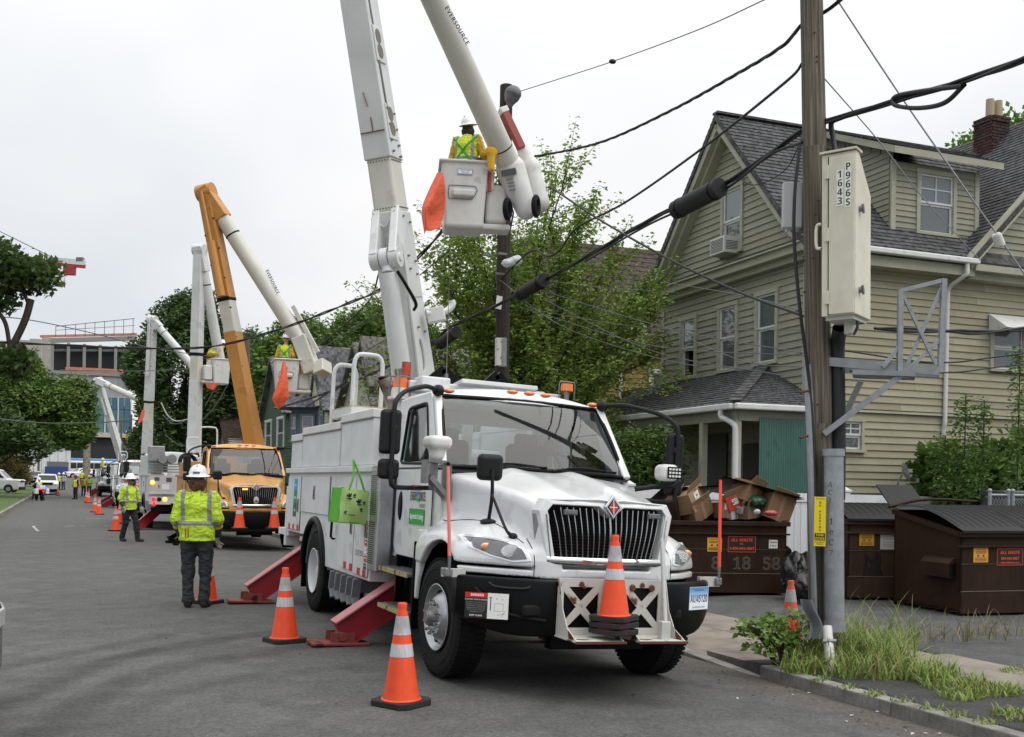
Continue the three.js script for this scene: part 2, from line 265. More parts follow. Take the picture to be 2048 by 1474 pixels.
{
const zs = [...range(60, 0, 10), ...range(-5, -200, 5), ...range(-220, -900, 60)];
struct('ground', sheet([...range(-900, -30, 80), ...range(-25, 40, 5), ...range(80, 900, 80)].sort((a, b) => a - b), zs, (x, z) => rise(z) - 0.30), mat(0.10, 0.11, 0.07, 0.95, 0, { map: rep(T.stain, 0.05) }));
const marks = [];
for (const [a, b, c, w, k] of [[[0, 1405], [260, 1310], [560, 1262], 0.16, 0.30], [[60, 1474], [300, 1345], [640, 1288], 0.18, 0.26], [[0, 1330], [180, 1297], [330, 1270], 0.13, 0.22], [[150, 1474], [380, 1375], [700, 1330], 0.15, 0.15], [[0, 1360], [150, 1330], [420, 1275], 0.1, 0.14]]) {
const p = [a, b, c].map(([x, y]) => meet(x, y, 1, 0)), cv = new THREE.CatmullRomCurve3(p); marks.push([cv.getPoints(30), w, k]);
}
const spots = [[163, 1175, 0.13, 0.22], [90, 1215, 0.2, 0.12], [700, 1300, 0.5, 0.12], [260, 1440, 0.5, 0.1], [820, 1445, 0.25, 0.1]].map(([x, y, r, k]) => [meet(x, y, 1, 0), r, k]);
const colour = (x, z) => {
let c = 1 + 0.24 * (fbm(x * 0.7, z * 0.35, 4, 0, 5) - 0.5) + 0.10 * (fbm(x * 2.2, z * 2.2, 2, 0, 6) - 0.5);
if (z > -22) {
for (const [pts, w, k] of marks) { let d = 9; for (const p of pts) d = Math.min(d, Math.hypot(x - p.x, z - p.z)); if (d < w * 2) c *= 1 - 1.7 * k * (1 - ss(w * 0.5, w * 1.6, d)) * (0.3 + fbm(x * 6, z * 6, 3, 0, 17)); }
for (const [p, r, k] of spots) { const d = Math.hypot(x - p.x, z - p.z); c *= 1 - k * (1 - ss(r * 0.5, r, d)); }
}
const e = Math.min(6.5 - x, x + 2.7), sand = (1 - ss(0.05, 0.75 + 0.4 * fbm(z, 3, 2), e));
c *= 1 - 0.08 * sand;
return [c * (1 + 0.16 * sand), c * (1 + 0.05 * sand), c * (1 - 0.06 * sand)];
};
const xs = [...range(-2.7, 6.5, 0.07)];
struct('road', sheet(xs, [...range(12, -2, 1), ...range(-2.4, -4, 0.2), ...range(-4.07, -17, 0.07), ...range(-17.3, -40, 0.4), ...range(-41, -220, 3)], gy, colour), mat(0.215, 0.215, 0.212, 0.88, 0, { map: rep(T.asph, 0.5), bumpMap: rep(T.asphB, 0.5), bumpScale: 0.004, vertexColors: true }));
for (const [x0, y0, x1, y1] of [[170, 1026, 200, 1026.5], [172, 1037, 200, 1037.5], [130, 1052, 148, 1051], [160, 1052, 171, 1052], [207, 1051, 222, 1051], [220, 1080, 250, 1081], [66, 1049, 76, 1060]]) {
const a = meet(x0, y0, 1, 0), b = meet(x1, y1, 1, 0), g = new MB();
g.bar([a.x, gy(a.x, a.z) + 0.004, a.z], [b.x, gy(b.x, b.z) + 0.004, b.z], 0.09, 0.003);
const o = g.build('paint_mark', mat(0.5, 0.5, 0.48, 0.8, 0, { map: rep(T.rust, 3) })); o.name = numbered('paint_mark'); o.userData = { kind: 'structure' }; scene.add(o);
}
const kerb = new THREE.Group(); kerb.name = numbered('kerb'); kerb.userData = { kind: 'structure' }; scene.add(kerb);
const km = [0.30, 0.26, 0.34].map((v) => mat(v, v * 0.97, v * 0.88, 0.9, 0, { map: rep(T.stain, 2.2), bumpMap: rep(T.fine, 2), bumpScale: 0.006 }));
let z = 3, i = 0; const r = rng(5), kt = (z) => -0.06 - 0.10 * ss(-8.6, -10.2, z) + 0.10 * ss(-17, -19, z) + rise(z);
while (z > -120) {
const l = z > -30 ? 1.7 + r() * 0.5 : 6, zc = z - l / 2;
mesh('kerb_stone', B().box(0, 0, 0, 0.16, 0.32, l - 0.016, { r: 0.018 }).geo(), km[i++ % 3], kerb).position.set(6.58 + (r() - 0.5) * 0.012, kt(zc) - 0.16 + (r() - 0.5) * 0.01, zc); kerb.children.at(-1).rotation.x = Math.atan2(kt(z) - kt(z - l), l) * 1;
z -= l;
}
const kerbL = new THREE.Group(); kerbL.name = numbered('kerb'); kerbL.userData = { kind: 'structure' }; scene.add(kerbL);
for (z = -25; z > -130; z -= 3) mesh('kerb_stone', B().box(0, 0, 0, 0.16, 0.32, 2.98, { r: 0.018 }).geo(), km[i++ % 3], kerbL).position.set(-2.72, -0.12 + rise(z) + (r() - 0.5) * 0.02, z - 1.5);
const fw = (x, z) => kt(z) - 0.006 + (x - 6.66) * 0.03;
struct('verge', sheet([6.56, ...range(6.66, 7.9, 0.1), 7.95], range(2, -9.6, 0.12), (x, z) => fw(x, z) - 0.004 - (x < 6.6 || x > 7.92 ? 0.3 : 0) + 0.03 * (fbm(x * 1.5, z * 1.5, 2, 0, 25) - 0.5) * ss(-10.4, -9.4, z), (x, z) => { const k = 0.75 + 0.6 * (fbm(x * 2.5, z * 2.5, 4, 0, 23) - 0.3); return [k, k, k]; }), mat(0.15, 0.15, 0.145, 0.95, 0, { map: rep(T.asph, 0.6), bumpMap: rep(T.asphB, 0.6), bumpScale: 0.012, vertexColors: true }));
const walk = new THREE.Group(); walk.name = numbered('pavement'); walk.userData = { kind: 'structure' }; scene.add(walk);
const wm = [0.37, 0.41, 0.345].map((v) => mat(v, v * 0.92, v * 0.85, 0.9, 0, { map: rep(T.conc, 0.9), bumpMap: rep(T.fine, 1.5), bumpScale: 0.003 }));
for (z = 2, i = 0; z > -60; z -= 1.5, i++) {
const h = (x) => fw(x, z - 0.75) + 0.002;
mesh('paving_slab', B().ext([[7.9, h(7.9) - 0.1], [8.7, h(8.7) - 0.1], [8.7, h(8.7)], [7.9, h(7.9)]], 1.488, xf(0, 0, z - 1.5), 0.006).geo(), wm[i % 3], walk);
if (z < -8.2) mesh('paving_slab', B().ext([[6.668, h(6.67) - 0.1], [7.888, h(7.89) - 0.1], [7.888, h(7.89)], [6.668, h(6.67)]], 1.488, xf(0, 0, z - 1.5), 0.006).geo(), wm[(i + 1) % 3], walk);
}
struct('parking_lot', sheet([8.5, 8.69, ...range(8.71, 34, 0.35)], range(8, -24, 0.35), (x, z) => lerp(fw(8.7, z) - (x < 8.7 ? 0.15 : 0.012), -0.03, ss(8.72, 10.5, x)), (x, z) => { const k = 0.92 + 0.5 * (fbm(x * 0.6, z * 0.6, 4, 0, 27) - 0.5); return [k, k, k * 1.01]; }), mat(0.20, 0.205, 0.205, 0.9, 0, { map: rep(T.asph, 0.5), bumpMap: rep(T.asphB, 0.5), bumpScale: 0.004, vertexColors: true }));
struct('pavement', sheet([-7.2, -5.6], range(-24, -130, 4), (x, z) => gy(x, z) + 0.012), wm[1]);
for (const [x0, zc] of [[-2.9, -52], [-2.9, -70], [-2.9, -86]]) struct('driveway', sheet([-12, -7.2, -5.6, x0], range(zc + 2, zc - 2, 1), (x, z) => gy(x, z) + 0.018), wm[0]);
}
// ------------------------------------------------------------ houses
const mid3 = (a, b, t) => A(a).clone().lerp(A(b), t);
const FRONT = (x = 0, y = 0, z = 0) => new THREE.Matrix4().makeBasis(V(0, 0, 1), V(0, 1, 0), V(-1, 0, 0)).setPosition(x, y, z);
const SIDE = (x = 0, y = 0, z = 0) => new THREE.Matrix4().makeTranslation(x, y, z);                                            
const winGeo = {};
function windowIn(parent, m, cx, cy, w, h, o = {}) {
const g = new THREE.Group(); g.name = 'window'; g.applyMatrix4(m.clone().multiply(xf(cx, cy, 0))); parent.add(g);
const t = o.trim ?? 0.09, tm = o.tm ?? M.trim, b = B();
b.box(-w / 2 - t / 2, 0, 0.03, t, h, 0.07).box(w / 2 + t / 2, 0, 0.03, t, h, 0.07).box(0, h / 2 + t / 2, 0.032, w + 2 * t + 0.04, t, 0.085).box(0, -h / 2 - 0.03, 0.045, w + 2 * t + 0.06, 0.06, 0.12);
b.build('frame', tm, g);
const s = B(), sw = 0.045; for (const [y0, y1, z] of [[0, h / 2, 0.008], [-h / 2, 0, -0.02]]) s.box(-w / 2 + sw / 2, (y0 + y1) / 2, z, sw, y1 - y0, 0.04).box(w / 2 - sw / 2, (y0 + y1) / 2, z, sw, y1 - y0, 0.04).box(0, y0 + sw / 2, z, w - 2 * sw, sw, 0.038).box(0, y1 - sw / 2, z, w - 2 * sw, sw, 0.038);
if (o.cross) s.box(0, h / 4, 0.01, 0.025, h / 2 - 2 * sw, 0.03).box(0, h / 4, 0.011, w - 2 * sw, 0.025, 0.028);
s.build('sash', o.sm ?? M.sash, g);
mesh('pane', B().box(0, h / 4, 0.006, w - 2 * sw, h / 2 - 2 * sw, 0.005).geo(), o.open ? M.winglass : M.glasspane, g);
if (!o.open) mesh('pane', B().box(0, -h / 4, -0.022, w - 2 * sw, h / 2 - 2 * sw, 0.005).geo(), M.glasspane, g);
mesh('room', B().box(0, 0, -0.52, w + 0.05, h + 0.05, 0.01).box(-w / 2 - 0.02, 0, -0.28, 0.01, h, 0.46).box(w / 2 + 0.02, 0, -0.28, 0.01, h, 0.46).box(0, h / 2 + 0.02, -0.28, w, 0.01, 0.46).box(0, -h / 2 - 0.02, -0.28, w, 0.01, 0.46).geo(), M.room, g);
if (o.curtain) mesh('curtain', grid(16, 1, (u, v) => V(lerp(-w / 2 + 0.03, w / 2 - 0.03, u), lerp(h / 2 - o.curtain * h, h / 2 - 0.03, v), -0.09 + 0.012 * Math.sin(u * 40))), o.cm ?? M.curtain, g);
return g;
}
Object.assign(M, {
trim: mat(0.46, 0.455, 0.36, 0.7, 0, { map: rep(T.side, 0.6) }), sash: mat(0.60, 0.61, 0.60, 0.5), glasspane: phys(0.55, 0.58, 0.6, 0.03, 0, { transmission: 0.85, thickness: 0, ior: 1.7 }), room: mat(0.03, 0.03, 0.032, 0.95), curtain: mat(0.55, 0.55, 0.56, 0.95),
shingle: mat(0.19, 0.19, 0.188, 0.95, 0, { map: rep(T.shing, 0.5), bumpMap: rep(T.shing, 0.5), bumpScale: 0.01 }), shingleB: mat(0.20, 0.195, 0.188, 0.95, 0, { map: rep(T.shing, 0.5) }), shingleBr: mat(0.15, 0.105, 0.075, 0.95, 0, { map: rep(T.shing, 0.4) }),
gutter: mat(0.68, 0.68, 0.66, 0.45, 0, { map: rep(T.grime, 0.7) }),
});
function courses(p00, p10, p01, p11, e = 0.15) {
p00 = A(p00); p10 = A(p10); p01 = A(p01); p11 = A(p11); const n = Math.max(2, Math.round(p00.distanceTo(p01) / e)), pos = [], uv = [], idx = [];
const nor = V(0, 0, 0).crossVectors(p10.clone().sub(p00), (p01.distanceTo(p11) > 0.01 ? p01 : p01).clone().sub(p00)).normalize(); const sgn = nor.y < 0 ? -1 : 1; nor.multiplyScalar(sgn);
const L = p00.distanceTo(p10), S = p00.distanceTo(p01);
for (let i = 0; i < n; i++) {
const seg = Math.max(1, Math.round(L / 0.34)), o = pos.length / 3;
for (let j = 0; j <= seg; j++) {
const a = p00.clone().lerp(p01, i / n).lerp(p10.clone().lerp(p11, i / n), j / seg), b = p00.clone().lerp(p01, (i + 1) / n).lerp(p10.clone().lerp(p11, (i + 1) / n), j / seg), k = (hash(i, j, 7) - 0.5) * 0.006;
const c = a.clone().addScaledVector(nor, 0.004), a2 = a.clone().addScaledVector(nor, 0.020 + k), b2 = b.clone().addScaledVector(nor, 0.003);
for (const [q, vv] of [[c, i / n], [a2, i / n], [b2, (i + 1) / n]]) { pos.push(...q.toArray()); uv.push(j / seg * L, vv * S); }
}
for (let j = 0; j < seg; j++) { const a = o + j * 3, b = a + 3; const q = (w, x, y, z) => (sgn > 0 ? idx.push(w, x, y, w, y, z) : idx.push(w, y, x, w, z, y)); q(a, b, b + 1, a + 1); q(a + 1, b + 1, b + 2, a + 2); }
}
const g = new THREE.BufferGeometry(); g.setAttribute('position', new THREE.Float32BufferAttribute(pos, 3)); g.setAttribute('uv', new THREE.Float32BufferAttribute(uv, 2)); g.setIndex(idx); const f = g.toNonIndexed(); f.computeVertexNormals(); return f;
}
function shingles(parent, quads, m = M.shingle) { const b = B(); for (const q of quads) b.add(courses(...q)); const o = b.build('shingles', m, parent, true); o.userData.kind = 'stuff'; return o; }
const boardG = (() => { const s = new THREE.Shape([[0, 0], [0.034, 0], [0.034, 0.006], [0.006, 0.165], [0, 0.165]].map((p) => new THREE.Vector2(...p))); const g = new THREE.ExtrudeGeometry(s, { depth: 1, bevelEnabled: false }); g.rotateY(Math.PI / 2); g.scale(-1, 1, 1); g.translate(-0, 0, 0); const p = g.attributes.position; for (let i = 0; i < p.count; i++) p.setXYZ(i, -p.getX(i) - 0.5 + 0, p.getY(i), -p.getZ(i)); g.computeVertexNormals(); return g; })();
{
boardG.computeBoundingBox(); const bb = boardG.boundingBox, c = V(0, 0, 0); bb.getCenter(c); boardG.translate(-c.x, 0, bb.max.z > 0.01 ? 0 : -bb.min.z * 0); if (bb.min.z < -0.01) boardG.scale(1, 1, -1);
const ix = boardG.index; const p = boardG.attributes.position; const out = []; const tri = new THREE.Triangle(), n = V(0, 0, 0), cen = V(0, 0.07, 0.006);
for (let i = 0; i < p.count; i += 3) { tri.setFromAttributeAndIndices(p, i, i + 1, i + 2); tri.getNormal(n); const m = V(0, 0, 0); tri.getMidpoint(m); if (n.dot(m.sub(cen)) < 0) { const a = [p.getX(i + 1), p.getY(i + 1), p.getZ(i + 1)], b = [p.getX(i + 2), p.getY(i + 2), p.getZ(i + 2)]; p.setXYZ(i + 1, ...b); p.setXYZ(i + 2, ...a); } }
boardG.computeVertexNormals(); boxUV(boardG);
}
function siding(parent, m, x0, x1, y0, y1, holes, mats, o = {}) {
const r = rng(o.seed ?? 3), e = o.e ?? 0.15; let n = 0;
const wall = new THREE.Group(); wall.name = 'siding'; wall.applyMatrix4(m); parent.add(wall);
for (let y = y0; y < y1 - 0.02; y += e) {
const yc = y + e / 2, L = o.left ? o.left(yc) : x0, R = o.right ? o.right(yc) : x1; if (R - L < 0.12) continue;
let runs = [[L, R]];
for (const [hx, hy, hw, hh] of holes) if (yc > hy - hh / 2 - 0.07 && yc < hy + hh / 2 + 0.07) runs = runs.flatMap(([a, b]) => { const h0 = hx - hw / 2 - 0.05, h1 = hx + hw / 2 + 0.05; return h1 <= a || h0 >= b ? [[a, b]] : [[a, Math.min(b, h0)], [Math.max(a, h1), b]].filter(([p, q]) => q - p > 0.04); });
for (const [a, b] of runs) {
const cuts = [a]; let c = a + 2.2 + r() * 2.6; while (c < b - 1) { cuts.push(c); c += 2.6 + r() * 1.6; } cuts.push(b);
for (let i = 0; i + 1 < cuts.length; i++) { const q = mesh('siding_board', boardG, mats[(r() * mats.length) | 0], wall); q.position.set((cuts[i] + cuts[i + 1]) / 2, y, (r() - 0.5) * 0.004); q.scale.set(cuts[i + 1] - cuts[i] - 0.004, 1, 1); n++; }
}
}
return n;
}
const prism = (pts, depth, m) => B().ext(pts, depth, m).geo();
{
const H = thing('house', 'large grey-green clapboard house with steep gable behind the dumpsters', 'house', [13.89, 0, -17.34], -0.03);
const sf = [[0.335, 0.335, 0.262], [0.365, 0.365, 0.285], [0.30, 0.30, 0.237], [0.345, 0.335, 0.255]].map((c) => mat(...c, 0.75, 0, { map: rep(T.side, 0.5) })), s2 = [[0.385, 0.354, 0.25], [0.42, 0.388, 0.28], [0.345, 0.315, 0.222], [0.40, 0.36, 0.245]].map((c) => mat(...c, 0.75, 0, { map: rep(T.side, 0.5) }));
const add = (n, b, m, p = H) => b.build(n, m, p);
const front = [[-5.95, 0], [0, 0], [0, 6.62], [-0.30, 7.05], [-2.97, 10.0], [-5.65, 7.05], [-5.95, 6.62]];
const fw = [[-4.65, 5.11, 0.60, 1.40], [-2.91, 5.145, 0.66, 1.45], [-1.40, 5.175, 0.66, 1.47], [-2.80, 7.82, 0.72, 1.45]], sw = [[5.29, 4.9, 0.86, 0.95], [1.08, 2.84, 0.52, 0.58]];
const hole = ([x, y, w, h]) => [[x - w / 2, y - h / 2], [x - w / 2, y + h / 2], [x + w / 2, y + h / 2], [x + w / 2, y - h / 2]];
add('wall', B().ext(front, 0.16, FRONT(0.17, 0, 0), 0, fw.map(hole)), sf[2]);
add('wall', B().ext([[0.15, 0], [12, 0], [12, 6.6], [0.15, 6.6]], 0.16, SIDE(0, 0, -0.17), 0, sw.map(hole)), s2[2]);
add('wall', B().box(6, 3.3, -5.9, 12, 6.6, 0.1), s2[2]);
siding(H, FRONT(), -5.93, -0.10, 1.05, 6.50, fw, sf, { seed: 4 });
const rake = (y) => (y > 7.05 ? (y - 7.05) / (10 - 7.05) * 2.67 + 0.30 : (y - 6.62) / 0.43 * 0.3);
siding(H, FRONT(), 0, 0, 6.72, 9.95, fw, sf, { seed: 5, left: (y) => -5.95 + rake(y), right: (y) => -rake(y) });
siding(H, SIDE(), 0.12, 8.2, 1.05, 3.30, sw, s2, { seed: 6 }); siding(H, SIDE(0, 0, 0.03), 0.12, 8.2, 3.40, 6.45, sw, s2, { seed: 7 });
add('skirt_trim', B().box(4.2, 3.355, 0.035, 8.2, 0.05, 0.07), M.trim);
for (const q of [[-0.02, 3.3, -0.06, 0.05, 6.5, 0.13], [0.06, 3.3, 0.02, 0.13, 6.5, 0.05], [-0.02, 3.3, -5.90, 0.05, 6.5, 0.12]]) add('corner_board', B().box(...q), M.trim);
add('cornice', B().box(-0.16, 6.60, -2.97, 0.36, 0.16, 6.7).box(-0.09, 6.46, -2.97, 0.18, 0.14, 6.2).box(-0.20, 6.70, -2.97, 0.44, 0.04, 6.8), M.trim);
add('cornice_roof', B().box(-0.20, 6.74, -2.97, 0.46, 0.03, 6.84), M.shingle);
for (const s of [1, -1]) {
const Z = (z) => -2.97 + s * z, rb = B();
rb.bar([-0.26, 10.02, Z(0.02)], [-0.26, 7.02, Z(2.78)], 0.20, 0.24, [1, 0, 0]).bar([-0.26, 7.06, Z(2.74)], [-0.26, 6.52, Z(3.38)], 0.20, 0.22, [1, 0, 0]);
rb.bar([-0.13, 9.86, Z(0.02)], [-0.13, 6.94, Z(2.66)], 0.14, 0.22, [1, 0, 0]); add('rake_board', rb, M.trim);
}
const rp = [[0, 10.26], [2.84, 7.16], [3.46, 6.62]], xa = -0.42, xb = 9.0;
for (const s of [1, -1]) {
const Z = (z) => -2.97 + s * z, r = add('roof', B().ext([[Z(rp[0][0]), rp[0][1]], [Z(rp[1][0]), rp[1][1]], [Z(rp[2][0]), rp[2][1]], [Z(rp[2][0] - 0.06), rp[2][1] - 0.1], [Z(rp[1][0] - 0.06), rp[1][1] - 0.11], [Z(0), rp[0][1] - 0.14]].map(([z, y]) => [-z, y]), xb - xa, xf(xa, 0, 0, 0, Math.PI / 2)), M.shingleB);
shingles(r, s > 0 ? [[[xa, rp[1][1], Z(rp[1][0])], [xb, rp[1][1], Z(rp[1][0])], [xa, rp[0][1], Z(0)], [xb, rp[0][1], Z(0)]], [[xa, rp[2][1], Z(rp[2][0])], [3.95, rp[2][1], Z(rp[2][0])], [xa, rp[1][1], Z(rp[1][0])], [3.95, rp[1][1], Z(rp[1][0])]]] : [[[xa, rp[1][1], Z(rp[1][0])], [xb, rp[1][1], Z(rp[1][0])], [xa, rp[0][1], Z(0)], [xb, rp[0][1], Z(0)]]]);
}
add('ridge_cap', B().bar([xa, 10.28, -2.97], [xb, 10.28, -2.97], 0.22, 0.05), M.shingleB);
add('gutter', B().box(2.0, 6.60, 0.53, 3.9, 0.12, 0.13, { r: 0.03 }), M.gutter); add('eave_board', B().box(2.0, 6.42, 0.2, 3.9, 0.22, 0.45), M.trim);
const D = new THREE.Group(); D.name = 'dormer'; H.add(D);
const dw = [[3.52, 7.97, 0.92, 1.27]];
add('dormer_wall', B().ext([[2.32, 6.9], [4.70, 6.9], [4.70, 8.78], [2.32, 8.78]], 0.1, SIDE(0, 0, -0.40), 0, dw.map(hole)), s2[2], D);
siding(D, SIDE(0, 0, -0.29), 2.40, 4.62, 7.12, 8.72, dw, sf, { seed: 8, e: 0.125 });
add('dormer_side', B().ext([[0.30, 6.95], [0.30, 8.99], [2.6, 9.98], [2.6, 9.4]], 0.06, xf(2.30, 0, 0, 0, Math.PI / 2), 0), sf[1], D);
siding(D, FRONT(2.30, 0, 0), -2.4, -0.3, 7.12, 9.75, [], sf, { seed: 9, e: 0.125, left: (y) => -0.30 - Math.max(0, (y - 7.0) * 0.92), right: (y) => -0.32 - Math.max(0, (y - 8.93) * 2.31) });
for (const x of [2.34, 4.66]) add('corner_board', B().box(x, 7.9, -0.27, 0.12, 1.8, 0.05), M.trim, D);
const dr = add('dormer_roof', B().ext([[-0.14, 8.80], [-0.14, 8.95], [2.97, 10.30], [2.97, 10.15]], 3.0, xf(2.02, 0, 0, 0, Math.PI / 2)), M.trim, D);
shingles(dr, [[[2.0, 8.955, 0.15], [5.04, 8.955, 0.15], [2.0, 10.31, -2.97], [5.04, 10.31, -2.97]]]);
windowIn(D, SIDE(0, 0, -0.30), ...dw[0], { cross: true, curtain: 0.55, cm: mat(0.5, 0.5, 0.52, 0.95) });
for (const [i, w] of fw.entries()) windowIn(H, FRONT(), ...w, { curtain: [0, 0.4, 0.5, 0.5][i], open: i === 0 });
windowIn(H, SIDE(0, 0, 0.03), ...sw[0]); windowIn(H, SIDE(), ...sw[1], { cross: true, trim: 0.07 });
const cg = [[3.75, 6.62], [8.3, 11.1], [12.8, 6.62]];
add('cross_gable', B().ext([[4.05, 6.62], [12.5, 6.62], [8.3, 10.75]], 0.1, SIDE(0, 0, -0.02)), s2[2]);
siding(H, SIDE(0, 0, 0.085), 0, 0, 6.78, 9.2, [], sf, { seed: 10, left: (y) => 4.05 + (y - 6.62) * 1.017, right: () => 8.0 });
const cr = add('roof', B().ext([[3.72, 6.60], [8.3, 11.12], [12.9, 6.6], [12.75, 6.55], [8.3, 10.96], [3.86, 6.56]], 7, xf(0, 0, -6.5)), M.shingleB);
shingles(cr, [[[3.72, 6.61, 0.5], [3.72, 6.61, -6.5], [8.3, 11.13, 0.5], [8.3, 11.13, -6.5]]]);
add('rake_board', B().bar([3.74, 6.54, 0.42], [8.3, 11.02, 0.42], 0.22, 0.16, [0, 0, 1]).box(6.2, 6.50, 0.25, 4.6, 0.14, 0.5).box(6.2, 6.36, 0.16, 4.6, 0.16, 0.3), M.trim);
add('downspout', B().tube([[3.64, 6.55, 0.52], [3.64, 6.32, 0.52], [3.55, 6.15, 0.20], [3.53, 6.0, 0.10], [3.50, 3.2, 0.10], [3.50, 3.0, 0.06], [3.49, 0.3, 0.06]], 0.048, 8, 90, 0.1), M.gutter);
const ch = new THREE.Group(); ch.name = 'chimney'; ch.position.set(7.75, -1.0, -2.9); ch.scale.set(0.72, 1, 0.72); H.add(ch);
mesh('core', B().box(0, 11.4, 0, 0.80, 1.5, 0.80).geo(), mat(0.20, 0.18, 0.16, 0.95), ch);
const bg = [0, 1, 2].map((i) => boxUV(new RoundedBoxGeometry(0.205, 0.066, 0.10, 1, 0.006))), bm = [[0.06, 0.032, 0.027], [0.085, 0.045, 0.037], [0.04, 0.028, 0.026]].map((c) => mat(...c, 0.95, 0, { map: rep(T.stain, 4) })), r = rng(77);
for (let j = 0; j < 14; j++) for (const f of [0, 1]) for (let i = 0; i < 4; i++) { const q = mesh('brick', bg[0], bm[(r() * 3) | 0], ch), u = -0.32 + i * 0.214 + (j % 2 ? 0.05 : -0.05); if (f) { q.position.set(clamp(u, -0.31, 0.31), 11.19 + j * 0.078, 0.39 + r() * 0.012); } else { q.position.set(-0.39 - r() * 0.012, 11.19 + j * 0.078, clamp(u, -0.31, 0.31)); q.rotation.y = Math.PI / 2; } if (j > 11) q.position.x += f ? 0 : -0.04, q.position.z += f ? 0.04 : 0; }
mesh('flashing', B().box(0.0, 10.95, 0, 0.98, 0.55, 0.98).geo(), mat(0.5, 0.5, 0.48, 0.9, 0, { map: rep(T.stain, 1) }), ch);
for (const x of [-0.18, 0.2]) mesh('chimney_pot', B().cyl([x, 12.2, 0.1], [x, 12.72, 0.1], 0.15, 0.14, 14).geo(), mat(0.42, 0.33, 0.23, 0.9), ch);
const ac = new THREE.Group(); ac.name = 'air_conditioner'; ac.position.set(-0.20, 7.20, -2.80); H.add(ac);
mesh('case', B().box(0, 0, 0, 0.46, 0.38, 0.60, { r: 0.02 }).geo(), mat(0.55, 0.55, 0.53, 0.5), ac); mesh('case_vent', (() => { const b = B(); for (let i = 0; i < 9; i++) b.box(-0.232, -0.13 + i * 0.033, 0, 0.006, 0.012, 0.50); for (let i = 0; i < 6; i++) b.box(-0.03, -0.1 + i * 0.035, 0.302, 0.3, 0.012, 0.006); return b.geo(); })(), M.black, ac);
add('awning', B().add(grid(1, 4, (u, v) => V(lerp(4.72, 5.86, u), 5.62 - 0.36 * v, 0.08 + 0.52 * v))).ext([[0, 0], [0.52, -0.36], [0, -0.42]], 0.01, xf(4.72, 5.62, 0.08, 0, -Math.PI / 2)), M.gutter);
add('bulkhead', B().ext([[0, 0], [2.2, 0], [2.2, 2.4], [1.0, 2.75], [0, 2.0]], 0.9, xf(4.9, 0.3, 0.1)), sf[0]);
const Po = new THREE.Group(); Po.name = 'porch'; H.add(Po);
const pr = mesh('porch_roof', B().ext([[-2.2, 3.34], [0, 4.34], [0, 4.22], [-2.1, 3.24]], 5.0, xf(0, 0, -6.5)).geo(), M.shingleB, Po);
mesh('porch_soffit', B().box(-1.1, 3.22, -2.8, 2.1, 0.05, 7.0).geo(), mat(0.2, 0.2, 0.17, 0.8), Po);
shingles(pr, [[[-2.25, 3.33, -6.5], [-2.25, 3.33, 0.78], [0, 4.36, -6.5], [0, 4.36, -1.5]], [[-2.25, 3.33, 0.78], [0.10, 3.33, 0.78], [0, 4.36, -1.5], [0.1, 4.36, -1.5]]], M.shingle);
const hipc = B(); for (let i = 0; i < 13; i++) { const a = mid3([-2.25, 3.36, 0.78], [0, 4.39, -1.5], i / 13), b = mid3([-2.25, 3.36, 0.78], [0, 4.39, -1.5], (i + 1.15) / 13); hipc.bar([a.x, a.y + 0.02, a.z], [b.x, b.y + 0.004, b.z], 0.24, 0.02); } hipc.build('hip_cap', M.shingleB, Po);
mesh('porch_gutter', B().box(-2.27, 3.27, -2.9, 0.12, 0.12, 7.3, { r: 0.03 }).box(-1.05, 3.27, 0.82, 2.4, 0.12, 0.12, { r: 0.03 }).geo(), M.gutter, Po);
mesh('porch_beam', B().box(-2.05, 3.12, -2.9, 0.14, 0.22, 7.1).box(-1.0, 3.12, 0.60, 2.1, 0.22, 0.14).geo(), sf[2], Po);
for (const z of [-3.9, -2.05, -0.62, 0.58]) mesh('porch_post', B().box(-2.05, 1.9, z, 0.13, 2.4, 0.13, { r: 0.008 }).geo(), M.trim, Po);
mesh('porch_floor', B().box(-1.1, 0.8, -2.8, 2.2, 0.15, 7.0).box(-1.9, 0.45, -2.8, 0.1, 0.7, 6.9).geo(), sf[2], Po);
mesh('porch_door', B().box(-0.06, 1.9, -3.3, 0.05, 2.1, 0.95).box(-0.06, 2.0, -1.6, 0.04, 1.4, 1.1).geo(), mat(0.05, 0.05, 0.045, 0.6), Po);
mesh('downspout', B().tube([[-2.27, 3.22, 0.36], [-2.27, 3.08, 0.36], [-2.12, 2.86, 0.64], [-2.12, 0.4, 0.66]], 0.055, 8, 60, 0.15).geo(), M.gutter, Po);
mesh('corrugated_panel', grid(120, 1, (u, v) => V(lerp(-1.62, -0.38, u), lerp(1.1, 3.08, v), 0.70 + 0.012 * Math.sin(u * 22 * Math.PI * 2))), phys(0.06, 0.155, 0.125, 0.45, 0, { map: rep(T.grime, 0.9), side: THREE.DoubleSide }), Po);
}
